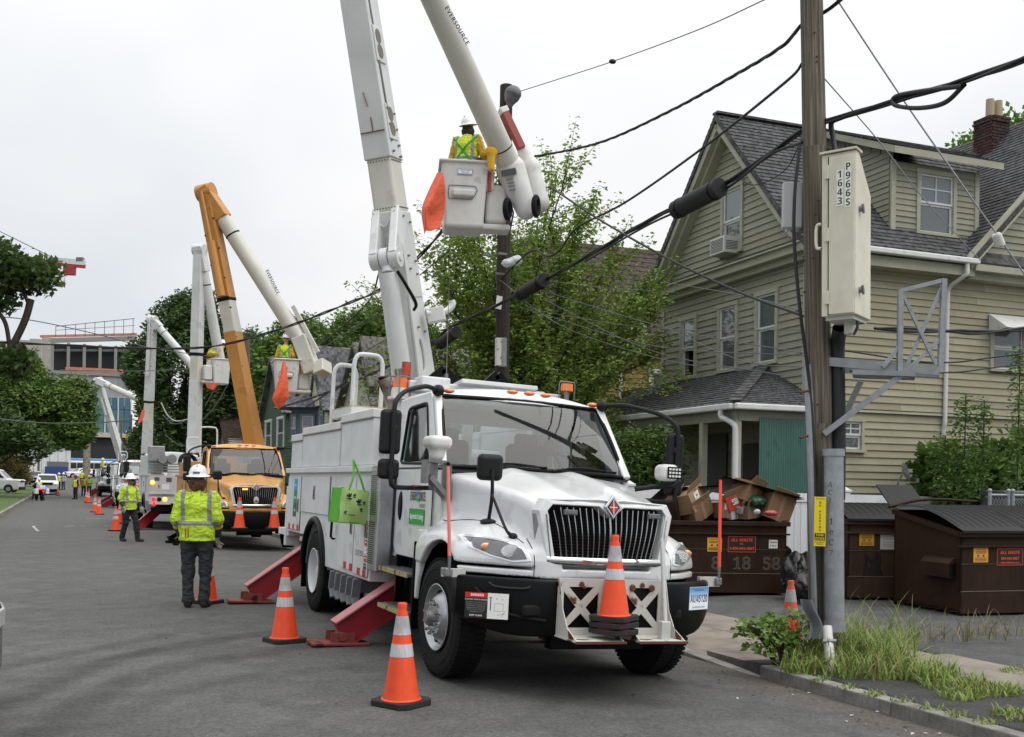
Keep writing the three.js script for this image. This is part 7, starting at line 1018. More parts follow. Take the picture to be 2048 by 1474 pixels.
for (const [x, z, h, lab, s] of [[17.5, -84, 15.0, 'leafy tree behind the roof of the green panelled house', 61], [21.5, -80, 16.0, 'round topped tree between the yellow boom and its raised bucket', 63], [26, -78, 15.0, 'mid green tree behind the grey shingled roofs', 65], [29.5, -74, 14.2, 'lighter green tree nearest the front boom behind the roofs', 67]]) tree(lab, [x, 0, z], [[0, h - 2.6, 0, 2.8, 2.4, 2.8], [-2.0, h - 4.5, 0, 3.0, 2.6, 2.6], [2.2, h - 4.2, 0, 2.8, 2.6, 2.6], [0, h - 7.5, 0, 4, 3, 3]], { r: 0.35, density: 48, seed: s, leaf: leafL, col: green, fork: 3, group: 'trees behind the far roofs' });
tree('treetop showing beside the brick chimney', [30.5, 0, -27], [[0, 13.0, 0, 2.6, 1.9, 2.4], [2.0, 11.0, 0, 3, 2.2, 2.5]], { r: 0.3, density: 90, seed: 69, leaf: leafM2, col: green, fork: 6 });
{ const t = scene.getObjectByName('tree_001'), L = (px, py) => t.worldToLocal(P(px, py, 30)); mesh('boughs', B().tube([L(-60, 830), L(-20, 745), L(22, 695), L(50, 640), L(62, 598)], 0.10, 8).tube([L(20, 697), L(8, 640), L(-30, 600)], 0.06, 8).tube([L(58, 615), L(45, 585), L(30, 575)], 0.035, 6).tube([L(-40, 790), L(10, 725), L(48, 690)], 0.09, 8).geo(), M.bark, t); }
function shrub(name, label, pos, lobes, o) { const t = thing(name, label, name === 'weed' ? 'weed' : 'shrub', pos), r = rng(o.seed), b = B(), pts = []; for (const [x, y, z, rx, ry, rz] of lobes) { for (let i = 0; i < 6; i++) limb(b, [x * 0.4, 0, z * 0.4], [x + (r() - 0.5) * rx, y + (r() - 0.3) * ry, z + (r() - 0.5) * rz], 0.02, 0.006, 0.1, r, 4); const n = o.density * (rx * ry + ry * rz + rx * rz); for (let i = 0; i < n; i++) { const d = V(r() * 2 - 1, r() * 2 - 1, r() * 2 - 1).normalize().multiplyScalar(Math.pow(r(), 0.35)), p = V(x + d.x * rx, Math.max(0.03, y + d.y * ry), z + d.z * rz); if (fbm(p.x * 2.4 + 3, p.y * 2.4 + p.z * 2, 3, 0, o.seed) > (o.gap ?? 0.42)) pts.push([p, 1]); } } b.build('stems', M.bark, t); sprays('foliage', t, o.leaf, pts, o.col, o.seed, o.scale); return t; }
shrub('shrub', 'dense green shrub beside the porch seen past the truck windshield', P(1288, 1150, 21.5).setY(-0.02), [[0, 1.4, 0, 0.75, 1.3, 0.8], [-0.4, 2.2, 0, 0.5, 0.8, 0.6], [0.3, 2.3, 0.1, 0.45, 0.7, 0.5]], { density: 700, seed: 71, leaf: leafS, col: [0.09, 0.175, 0.035, 0.5] });
shrub('shrub', 'brownish green hedge bush behind the white van', [-7.0, 0.3, -122], [[0, 3.2, 0, 3.2, 3.4, 3], [-3.5, 3.2, 0, 3.2, 4, 3], [2.2, 1.8, 1, 1.8, 1.8, 1.8]], { density: 70, seed: 73, leaf: leafM2, col: [0.13, 0.12, 0.045, 0.5] });
shrub('shrub', 'wild maple sapling thicket against the house wall above the bins', [17.3, 0, -16.2], [[0.2, 1.9, 0, 1.3, 0.7, 0.5], [1.5, 2.1, 0, 1.2, 0.9, 0.5], [-0.9, 1.9, 0, 0.6, 0.7, 0.4]], { density: 330, seed: 75, leaf: leafM2, col: [0.095, 0.19, 0.04, 0.5] });
for (const [px, top, lab, s] of [[1962, 800, 'tall thin sapling right of the white downspout', 77], [1925, 790, 'tall sapling climbing close by the white downspout', 78], [2032, 690, 'tallest sapling at the right edge before the side window', 79], [1885, 870, 'short sapling left of the white downspout', 80]]) {
const base = P(px, 985, 20.3), tp = P(px + 4, top, 20.3), t = thing('sapling', lab, 'sapling', base), h = tp.y - base.y, r = rng(s), pts = []; mesh('stem', B().tube([[0, -1.4, 0], [0.02, h * 0.5, 0.02], [0.05, h, 0]], 0.012).geo(), M.bark, t);
for (let i = 0; i < 46; i++) { const y = h * (0.02 + 0.98 * i / 46), w = 0.30 * (1 - 0.6 * y / h), a = r() * 6.3; for (let k = 0; k < 2; k++) pts.push([V(Math.cos(a + k * 3) * w * r(), y, Math.sin(a + k * 3) * w * r()), 1]); } sprays('leaves', t, leafS, pts, [0.10, 0.20, 0.04, 0.5], s, [0.7, 1.2]);
}
const bladeG = (() => { const pos = [], idx = []; for (let i = 0; i <= 4; i++) { const t = i / 4, w = 0.006 * (1 - t * 0.92), y = Math.sin(t * 1.25) * 0.8, z = (1 - Math.cos(t * 1.25)) * 0.75; pos.push(-w, y, z, w, y, z); } for (let i = 0; i < 4; i++) { const a = i * 2; idx.push(a, a + 1, a + 2, a + 1, a + 3, a + 2); } const g = new THREE.BufferGeometry(); g.setAttribute('position', new THREE.Float32BufferAttribute(pos, 3)); g.setIndex(idx); const f = g.toNonIndexed(); f.computeVertexNormals(); return boxUV(f); })();
function grass(name, spots, col, seed) { const r = rng(seed), all = []; for (const [x, z, rad, n, h, f] of spots) for (let i = 0; i < n; i++) { const a = r() * 6.283, d = Math.sqrt(r()) * rad; all.push([V(x + Math.cos(a) * d, 0, z + Math.sin(a) * d), h * (0.45 + r() * 0.75), f ?? 1]); } const o = new THREE.InstancedMesh(bladeG, phys(1, 1, 1, 0.8, 0, { side: THREE.DoubleSide, transmission: 0.25, thickness: 0 }), all.length), q = new THREE.Quaternion(), m = new THREE.Matrix4(), c = new THREE.Color(); all.forEach(([p, h, f], i) => { p.y = gyV(p.x, p.z) - 0.01; q.setFromEuler(new THREE.Euler((r() - 0.35) * 0.8, r() * 6.283, 0, 'YXZ')); o.setMatrixAt(i, m.compose(p, q, V(1 + r() * 0.8, h, h * (0.6 + r())))); const k = 0.7 + r() * 0.7, dry = r() < 0.16 ? 1 : 0; o.setColorAt(i, c.setRGB(lerp(col[0], 0.30, dry) * k, lerp(col[1], 0.24, dry) * k, lerp(col[2], 0.09, dry) * k)); }); o.name = numbered(name); o.userData = { kind: 'stuff', label: 'long green and straw coloured grass round the pole foot and along the kerb', category: 'grass' }; o.castShadow = o.receiveShadow = true; scene.add(o); return o; }
const gyV = (x, z) => (x < -2.7 ? gy(x, z) : x < 6.66 ? -0.06 : -0.062 + (x - 6.66) * 0.03 - 0.10 * ss(-8.6, -10.2, z));
const G = (px, py) => { const p = meet(px, py, 1, -0.05); return [p.x, p.z]; };
grass('grass', [[...G(1640, 1325), 0.28, 380, 0.45], [...G(1700, 1318), 0.35, 480, 0.5], [...G(1760, 1330), 0.36, 420, 0.42], [...G(1720, 1345), 0.4, 420, 0.30], [...G(1840, 1352), 0.35, 420, 0.24], [...G(1905, 1372), 0.3, 380, 0.16], [...G(1985, 1385), 0.25, 320, 0.12], [...G(1920, 1392), 0.2, 200, 0.09], [...G(2040, 1432), 0.22, 220, 0.09], [...G(1790, 1300), 0.25, 60, 0.75], [...G(1690, 1290), 0.2, 40, 0.8], [...G(1600, 1340), 0.2, 160, 0.3], [...G(2046, 1352), 0.2, 120, 0.07], ...[0, 1, 2, 3, 4, 5, 6].map((i) => [...G(1640 + i * 55, 1358 + i * 14), 0.1, 40, 0.07])], [0.20, 0.28, 0.05], 81);
grass('grass', [...Array(14).keys()].map((i) => [...G(1700 + i * 25, 1290 - (i % 3) * 9), 0.14, 9, 0.4]), [0.16, 0.15, 0.06], 83);
{ const t = shrub('weed', 'leafy green weed spilling over the kerb left of the pole', [...G(1585, 1325)].reduce((a, b, i) => (i ? V(a, -0.07, b) : b)), [[-0.05, 0.28, 0, 0.34, 0.30, 0.3], [-0.35, 0.30, 0.05, 0.26, 0.26, 0.2], [-0.55, 0.40, 0, 0.13, 0.08, 0.1]], { density: 380, seed: 85, leaf: leafGeo(5, 0.075, 0.05, 9, 0.6), col: [0.16, 0.28, 0.065, 0.5], scale: [0.7, 1.2] }); }
{ const o = tag(mesh('orange_ribbon', grid(8, 3, (u, v) => V((u - 0.5) * 0.13, (v - 0.5) * 0.06 + 0.03 * Math.sin(u * 9), 0.02 * Math.sin(u * 14 + v * 3))), Object.assign(M.cloth.clone(), { side: THREE.DoubleSide })), 'orange flagging ribbon caught in the weeds beside the pole', 'ribbon'); o.position.copy(P(1588, 1252, 10.4)); const o2 = tag(mesh('litter_sheet', grid(8, 8, (u, v) => V((u - 0.5) * 0.18 + 0.04 * Math.sin(v * 5), (v - 0.5) * 0.4, 0.04 * Math.sin(u * 8 + v * 4))), phys(0.13, 0.14, 0.16, 0.5, 0, { side: THREE.DoubleSide })), 'grey plastic sheet stuck in the weeds at the pole foot', 'litter'); o2.position.copy(P(1624, 1238, 10.55)); }
{ const r = rng(91), g = leafGeo(1, 0.05, 0.001, 3, 0.6), o = new THREE.InstancedMesh(g, mat(1, 1, 1, 0.9, 0, { side: THREE.DoubleSide }), 260), q = new THREE.Quaternion(), m = new THREE.Matrix4(), c = new THREE.Color(); for (let i = 0; i < 260; i++) { const k = i < 190, x = k ? 6.45 - Math.abs(r() + r() - 1) * 1.1 : 1 + r() * 5, z = -4 - r() * 10; q.setFromEuler(new THREE.Euler(r() * 0.6 - 0.3, r() * 6.3, r() * 0.6 - 0.3)); const s = 0.3 + r() * 0.8; o.setMatrixAt(i, m.compose(V(x, gy(x, z) + 0.012, z), q, V(s, s, s))); const p = r(); o.setColorAt(i, p < 0.6 ? c.setRGB(0.05, 0.035, 0.02) : p < 0.85 ? c.setRGB(0.16, 0.12, 0.05) : c.setRGB(0.4, 0.4, 0.38)); } o.name = 'debris'; o.userData = { kind: 'stuff', label: 'small dead leaves and grit in the gutter along the right kerb', category: 'debris' }; o.receiveShadow = true; scene.add(o); }
{ const spots = []; for (let z = -46; z > -95; z -= 1.2) if (![52, 70, 86].some((q) => Math.abs(-z - q) < 2.2)) spots.push([-4.1, z, 1.5, 150, 0.10], [-8.6, z, 1.5, 60, 0.10]); const g = struct('lawn', sheet([-12, -7.2, -5.6, -2.85], range(-24, -130, 3), (x, z) => gy(x, z) + 0.003 + (x > -5.7 || x < -7 ? 0.03 : -0.1)), mat(0.085, 0.14, 0.028, 0.95, 0, { map: rep(T.stain, 0.7) })); grass('grass', spots, [0.17, 0.28, 0.05], 87).userData.label = 'short mown lawn grass along the left kerb'; }
// ------------------------------------------------------------ traffic cones
const coneG = {};
function coneParts(t, worn) {
const H = 0.80, R = (y) => lerp(0.150, 0.032, y / H), seg = (y0, y1, o = 0) => new THREE.LatheGeometry([[R(y0) + o, y0], [R(y1) + o, y1]].map((p) => new THREE.Vector2(...p)), 28);
coneG.body ??= B().lathe([[0.162, 0.045], [0.158, 0.055], [R(0.06), 0.06], [R(0.40), 0.40], [R(0.73), 0.73], [0.034, 0.745], [0.037, 0.765], [0.036, 0.80], [0.028, 0.802], [0.0, 0.802]], undefined, 28).geo();
coneG.c1 ??= boxUV(seg(0.555, 0.70, 0.0022)); coneG.c2 ??= boxUV(seg(0.385, 0.485, 0.0022));
coneG.base ??= B().ext((() => { const s = new THREE.Shape(), a = 0.19, c = 0.05; s.moveTo(-a + c, -a); s.lineTo(a - c, -a); s.lineTo(a, -a + c); s.lineTo(a, a - c); s.lineTo(a - c, a); s.lineTo(-a + c, a); s.lineTo(-a, a - c); s.lineTo(-a, -a + c); return s; })(), 0.05, xf(0, 0, 0, -Math.PI / 2), 0.008).geo();
mesh('cone_body', coneG.body, worn ? M.coneworn ??= mat(0.75, 0.13, 0.07, 0.7, 0, { map: rep(T.rust, 1.4) }) : M.cone, t); const rf = worn ? M.reflworn ??= mat(0.42, 0.40, 0.38, 0.7, 0, { map: rep(T.stain, 3) }) : M.coneRefl; mesh('reflective_collar', coneG.c1, rf, t); mesh('reflective_collar', coneG.c2, rf, t); mesh('cone_base', coneG.base, M.conebase, t);
}
const cone0 = thing('traffic_cone', 'nearest orange cone alone on the asphalt before the front truck wheel', 'traffic cone', [0, 0, 0], 0.55, 'orange traffic cones set out along the trucks'); coneParts(cone0);
const gp = (px, py) => { const p = meet(px, py, 1, 0); p.y = gy(p.x, p.z); return p; };
cone0.position.copy(gp(802, 1408)); let nc = 0;
for (const [px, py, lab] of [[569, 1283, 'second orange cone beside the front truck outrigger feet'], [414, 1206, 'orange cone half hidden behind the legs of the worker with brown hair'], [231, 1062, 'orange cone left of the walking worker'], [240, 1047, 'orange cone just behind the one left of the walking worker'], [198, 1029, 'orange cone beside the red outrigger of the far white truck'], [190, 1024.5, 'orange cone partly behind its neighbour at the far red outrigger'], [177, 1006, 'orange cone past the second far outrigger'], [173, 1004, 'small orange cone farthest along the outrigger line'], [116, 991.5, 'orange cone beside the white pickup front wheel'], [158, 983, 'small distant cone behind the officer in black'], [136, 954, 'tiny distant cone beside the bus']]) { const q = gp(px, py); if (py < 960) q.copy(V(1.2, rise(-165), -165)); copyOf(cone0, q, 0.3 + nc++ * 0.4, lab); }
// ------------------------------------------------------------ people
function handSDF(x, y, z) {
let d = smin(sdBox(x, y + 0.055, z, 0.042, 0.05, 0.016, 0.014), sdCap(x, y, z, [0, 0.02, 0], [0, -0.03, 0], 0.028, 0.030), 0.02);
for (const [fx, l, k] of [[0.030, 0.070, 0.9], [0.010, 0.080, 1], [-0.011, 0.075, 1], [-0.031, 0.058, 1.1]]) { const a = [fx, -0.098, 0], b = [fx * 1.12, -0.098 - l * 0.45, -0.010 * k], c = [fx * 1.1, -0.098 - l * 0.78, -0.032 * k], e = [fx * 1.05, -0.098 - l * 0.88, -0.056 * k]; d = smin(d, Math.min(sdCap(x, y, z, a, b, 0.0105, 0.0098), sdCap(x, y, z, b, c, 0.0098, 0.009), sdCap(x, y, z, c, e, 0.009, 0.0082)), 0.006); }
return smin(d, Math.min(sdCap(x, y, z, [0.036, -0.025, -0.004], [0.062, -0.062, -0.018], 0.015, 0.0115), sdCap(x, y, z, [0.062, -0.062, -0.018], [0.058, -0.092, -0.032], 0.0115, 0.009)), 0.010);
}
let handG; const hand = () => handG ??= iso(handSDF, [-0.07, -0.21, -0.09], [0.09, 0.06, 0.04], 0.0045);
function person(label, pos, ry, o = {}) {
const t = thing('person', label, 'person', pos, ry, o.group), cell = o.cell ?? 0.03, j = {}, L = o.lean ?? 0;
const up = (p) => { const dy = p[1] - 0.95, c = Math.cos(L), s = Math.sin(L); return [p[0], 0.95 + dy * c - p[2] * s, p[2] * c + dy * s]; };
const raw = { neck: [0, 1.50, 0], head: [0, 1.655, 0.02], chest: [0, 1.30, 0], belly: [0, 1.08, 0.01], hip: [0, 0.95, 0], sl: [-0.19, 1.43, 0], sr: [0.19, 1.43, 0], el: [-0.27, 1.16, -0.03], er: [0.27, 1.16, -0.03], wl: [-0.27, 0.92, 0.07], wr: [0.27, 0.92, 0.07], hl: [-0.10, 0.92, 0], hr: [0.10, 0.92, 0], kl: [-0.12, 0.50, 0.02], kr: [0.12, 0.50, 0.02], al: [-0.13, 0.09, -0.01], ar: [0.13, 0.09, -0.01], ...o.pose };
for (const k in raw) j[k] = /^[nscbweh]/.test(k) && !/^h[lri]/.test(k) && !/^hip/.test(k) ? up(raw[k]) : raw[k];
const bulk = o.bulk ?? 1, wr = (x, y, z) => (cell < 0.02 ? 0.026 : 0.012) * (fbm(x * 8 + 3, y * 15 + z * 7 + 2 * fbm(x * 6, z * 6, 2), 3, 0, 7) - 0.5);
const cap = (x, y, z, a, b, r0, r1) => sdCap(x, y, z, j[a], j[b], r0, r1);
const flatTorso = (x, y, z, g) => { let d = 9; for (const [a, b, wa, wb, da, db] of [['chest', 'belly', 0.175, 0.165, 0.125, 0.125], ['belly', 'hip', 0.165, 0.165, 0.125, 0.125]]) { const A0 = j[a], B0 = j[b], ty = clamp(((y - A0[1]) * (B0[1] - A0[1]) + (z - A0[2]) * (B0[2] - A0[2])) / ((B0[1] - A0[1]) ** 2 + (B0[2] - A0[2]) ** 2)), cx = lerp(A0[0], B0[0], ty), cy = lerp(A0[1], B0[1], ty), cz = lerp(A0[2], B0[2], ty), w = lerp(wa, wb, ty) * bulk + g, q = lerp(da, db, ty) * bulk + g; const e = Math.hypot((x - cx) / w, (y - cy) / (w * 0.8), (z - cz) / q); d = smin(d, (e - 1) * Math.min(w, q) * 0.9, 0.06); } return d; };
const shirt = (x, y, z) => { let d = flatTorso(x, y, z, 0.008); if (!o.bucket && !(L > 0.5)) d = smin(d, (Math.hypot(x / (0.196 * bulk), z / (0.155 * bulk)) - 1) * 0.14 * bulk + Math.max(0, 0.84 - y, y - 1.1), 0.03); for (const s of ['l', 'r']) { d = smin(d, sdCap(x, y, z, j.chest, j['s' + s], 0.12 * bulk, 0.072 * bulk), 0.06); d = smin(d, cap(x, y, z, 's' + s, 'e' + s, 0.076 * bulk, 0.062 * bulk), 0.03); const w = j['w' + s], e = j['e' + s], q = o.sleeve ?? 0.85, m = [0, 1, 2].map((i) => lerp(e[i], w[i], q)); d = smin(d, sdCap(x, y, z, e, m, 0.060 * bulk, 0.048), 0.02); } d = smin(d, sdCap(x, y, z, j.neck, j.chest, 0.066, 0.12), 0.04); return Math.max(d + wr(x, y, z), o.bucket ? -9 : (0.865 - y) * 0.95); };
const trouser = (x, y, z) => { let d = Math.max(flatTorso(x, y, z, -0.008), y - 0.98); for (const s of ['l', 'r']) { d = smin(d, cap(x, y, z, 'h' + s, 'k' + s, 0.108 * bulk, 0.078), 0.04); d = smin(d, cap(x, y, z, 'k' + s, 'a' + s, 0.078, 0.070), 0.03); } for (const s of ['l', 'r']) d = Math.max(d, -(sdBox(x - j['a' + s][0], y - j['a' + s][1] + 0.10, z - j['a' + s][2], 0.2, 0.085, 0.3, 0.01))); return d + wr(x, y, z) * 1.4; };
const hy = o.turn ?? 0, ch = Math.cos(hy), sh = Math.sin(hy), nod = o.nod ?? 0, cn = Math.cos(nod), sn = Math.sin(nod), H = j.head;
const toHead = (x, y, z) => { x -= H[0]; y -= H[1]; z -= H[2]; const a = x * ch - z * sh, b = x * sh + z * ch; return [a, y * cn + b * sn, -y * sn + b * cn]; };
const headD = (x, y, z) => { const [a, b, c] = toHead(x, y, z); let d = (Math.hypot(a / 0.076, (b - 0.01) / 0.112, (c + 0.005) / 0.096) - 1) * 0.076; d = smin(d, sdBox(a, b + 0.065, c - 0.035, 0.048, 0.045, 0.045, 0.035), 0.03); d = smin(d, sdCap(a, b, c, [0, 0.02, 0.088], [0, -0.025, 0.108], 0.009, 0.015), 0.015); d = smin(d, sdBox(a, b + 0.062, c - 0.083, 0.022, 0.008, 0.008, 0.006), 0.01); for (const s of [-1, 1]) { d = smin(d, sdBox(a - s * 0.080, b - 0.0, c + 0.01, 0.008, 0.03, 0.018, 0.007), 0.008); d = smax(d, -(Math.hypot(a - s * 0.031, b - 0.012, c - 0.095) - 0.013), 0.012); } return d; };
const body = (x, y, z) => { let d = smin(headD(x, y, z), cap(x, y, z, 'head', 'neck', 0.052, 0.056), 0.02); d = smin(d, cap(x, y, z, 'neck', 'chest', 0.055, 0.09), 0.03); d = smin(d, flatTorso(x, y, z, -0.062), 0.03); for (const s of ['l', 'r']) d = Math.min(d, cap(x, y, z, 'chest', 's' + s, 0.07, 0.05), cap(x, y, z, 's' + s, 'e' + s, 0.05, 0.042), cap(x, y, z, 'e' + s, 'w' + s, 0.042, 0.030), ...(o.bucket ? [] : [cap(x, y, z, 'h' + s, 'k' + s, 0.075, 0.05), cap(x, y, z, 'k' + s, 'a' + s, 0.05, 0.04)])); return d; };
const bounds = (keys, r) => [[0, 1, 2].map((i) => Math.min(...keys.map((k) => j[k][i])) - r), [0, 1, 2].map((i) => Math.max(...keys.map((k) => j[k][i])) + r)];
const all = o.bucket ? ['head', 'chest', 'hip', 'sl', 'sr', 'el', 'er', 'wl', 'wr'] : Object.keys(j), sk = o.skin ?? M.skin;
const bg = [iso(body, ...bounds(all, 0.17), cell).toNonIndexed()], gl = B();
if (!o.far) for (const s of ['l', 'r']) { const e = A(j['e' + s]), w = A(j['w' + s]), d = w.clone().sub(e).normalize(), y = d.negate(), z = V(s === 'l' ? 1 : -1, 0, 0.3); z.addScaledVector(y, -z.dot(y)).normalize(); const x = V(0, 0, 0).crossVectors(y, z), m = new THREE.Matrix4().makeBasis(x, y, z).setPosition(w), g = hand().toNonIndexed(); if (o.glove) gl.add(g.scale(1.12, 1.06, 1.2), m); else bg.push(g.applyMatrix4(m)); }
mesh('body', mergeGeometries(bg.map((g) => { const q = new THREE.BufferGeometry(); for (const k of ['position', 'normal', 'uv']) q.setAttribute(k, g.attributes[k]); return q; })), sk, t);
const sb = bounds(['neck', 'chest', 'hip', 'sl', 'sr', 'el', 'er', 'wl', 'wr'], 0.22), sm = mesh('shirt', iso(shirt, ...sb, cell * 0.9), o.shirt ?? M.hiviz, t);
if (!o.bucket) { mesh('trousers', iso(trouser, ...bounds(['hip', 'hl', 'hr', 'kl', 'kr', 'al', 'ar'], 0.2), cell * 0.9), o.pants ?? M.pants, t);
for (const s of ['l', 'r']) { const a = j['a' + s], f = (o.toe ?? 0), bt = (x, y, z) => Math.max(smin(sdCap(x, y, z, [a[0], a[1] + 0.06, a[2]], [a[0], a[1] - 0.03, a[2] - 0.01], 0.058, 0.052), sdCap(x, y, z, [a[0], a[1] - 0.035, a[2]], [a[0] + (s === 'l' ? -1 : 1) * 0.03, a[1] - 0.05, a[2] + 0.17], 0.048, 0.043), 0.03), a[1] - 0.092 - y); mesh('boot', iso(bt, [a[0] - 0.12, a[1] - 0.12, a[2] - 0.1], [a[0] + 0.12, a[1] + 0.15, a[2] + 0.26], Math.min(cell, 0.018)), M.boot, t); } }
if (o.glove && !o.far) gl.build('glove', o.gloveM ?? M.glove, t);
if (o.cuff) { const b = B(); for (const s of ['l', 'r']) { const e = A(j['e' + s]), w = A(j['w' + s]); b.cyl(mid3(e, w, 0.42), mid3(e, w, 0.98), 0.062, 0.052, 14, true); if (o.cuff[1]) { const q = B().cyl(mid3(e, w, 0.40), mid3(e, w, 0.46), 0.067, 0.067, 14); q.build('cuff_rim', o.cuff[1], t); } } b.build('gauntlet', o.cuff[0], t); }
const band = (n, f, m, off = 0.007) => mesh(n, iso((x, y, z) => Math.max(shirt(x, y, z) - off, f(x, y, z)), ...sb, cell * 0.7), m, t);
const onTorso = (x, y, z) => Math.abs(x) - 0.235 * bulk - (o.bucket ? 0 : 0);
if (o.tape !== 0) band('reflective_tape', (x, y, z) => { const dz = y - lerp(1.10, 1.10, 0); let d = Math.max(Math.abs(dz) - 0.028, onTorso(x, y, z)); d = Math.min(d, Math.max(Math.abs(Math.abs(x) - 0.145 * bulk) - 0.026, 1.10 - y, y - 1.6)); if (!o.vest) for (const s of ['l', 'r']) { const e = j['e' + s], w = j['w' + s], u = [w[0] - e[0], w[1] - e[1], w[2] - e[2]], l = Math.hypot(...u), k = ((x - e[0]) * u[0] + (y - e[1]) * u[1] + (z - e[2]) * u[2]) / l; d = Math.min(d, Math.max(Math.abs(k - 0.06) - 0.026, sdCap(x, y, z, e, w, 0.1, 0.1))); } return d; }, M.tape, o.vest ? 0.013 : 0.007);
if (o.vest) band('vest', (x, y, z) => Math.max(Math.abs(x) - 0.20 * bulk, 0.93 - y, y - 1.52), o.vest, 0.010);
if (o.harness) band('harness', (x, y, z) => Math.max(Math.min(Math.abs(Math.abs(x) - 0.85 * Math.abs(y - 1.22)) - 0.024, Math.abs(y - 1.0) - 0.02), Math.abs(x) - 0.22, 0.93 - y, y - 1.56), o.harness, 0.020);
const hm = new THREE.Matrix4().makeTranslation(...H).multiply(new THREE.Matrix4().makeRotationY(hy)).multiply(new THREE.Matrix4().makeRotationX(nod));
if (o.hat !== null) { const hat = mesh('hard_hat', B().lathe([[0.155, -0.004], [0.160, 0.002], [0.122, 0.016], [0.118, 0.05], [0.104, 0.098], [0.070, 0.135], [0.03, 0.150], [0, 0.153]], xf(0, 0, 0), 32).box(0, 0.12, 0, 0.028, 0.075, 0.17, { r: 0.012 }).geo(), o.hat ?? M.hat, t); hat.geometry.scale(0.97, 1, 1.12); hat.applyMatrix4(hm.clone().multiply(xf(0, 0.048, 0.004, -0.06))); if (o.hatTag) mesh('hat_label', B().box(0, 0.052, -0.134, 0.085, 0.026, 0.004).geo(), M.grey, hat); }
if (o.hair) { const r = rng(5), hb = iso((x, y, z) => { const [a, b, c] = toHead(x, y, z); return Math.max((Math.hypot(a / 0.105, (b + 0.06) / 0.125, (c + 0.035) / 0.095) - 1) * 0.09 + 0.05 * (fbm(a * 26 + 4, b * 26 + c * 20, 3, 0, 3) - 0.5), c - 0.02, b - 0.06); }, [H[0] - 0.2, H[1] - 0.25, H[2] - 0.2], [H[0] + 0.2, H[1] + 0.15, H[2] + 0.2], Math.max(0.009, cell * 0.5)); mesh('hair', hb, o.hair, t); }
if (!o.far && !o.away) { const g = B().box(0, 0.014, 0.098, 0.13, 0.032, 0.012, { r: 0.006 }).box(-0.068, 0.018, 0.05, 0.006, 0.01, 0.1).box(0.068, 0.018, 0.05, 0.006, 0.01, 0.1).geo(); if (o.glasses) mesh('sunglasses', g, M.black, t).applyMatrix4(hm); else for (const s of [-1, 1]) mesh('eye', B().sph(s * 0.031, 0.012, 0.083, 0.011, 0.008, 0.008, 10).geo(), M.dark, t).applyMatrix4(hm); mesh('mouth', B().box(0, -0.062, 0.092, 0.042, 0.006, 0.008, { r: 0.002 }).geo(), mat(0.22, 0.08, 0.07, 0.6), t).applyMatrix4(hm); }
return t;
}
const camYaw = -TH;
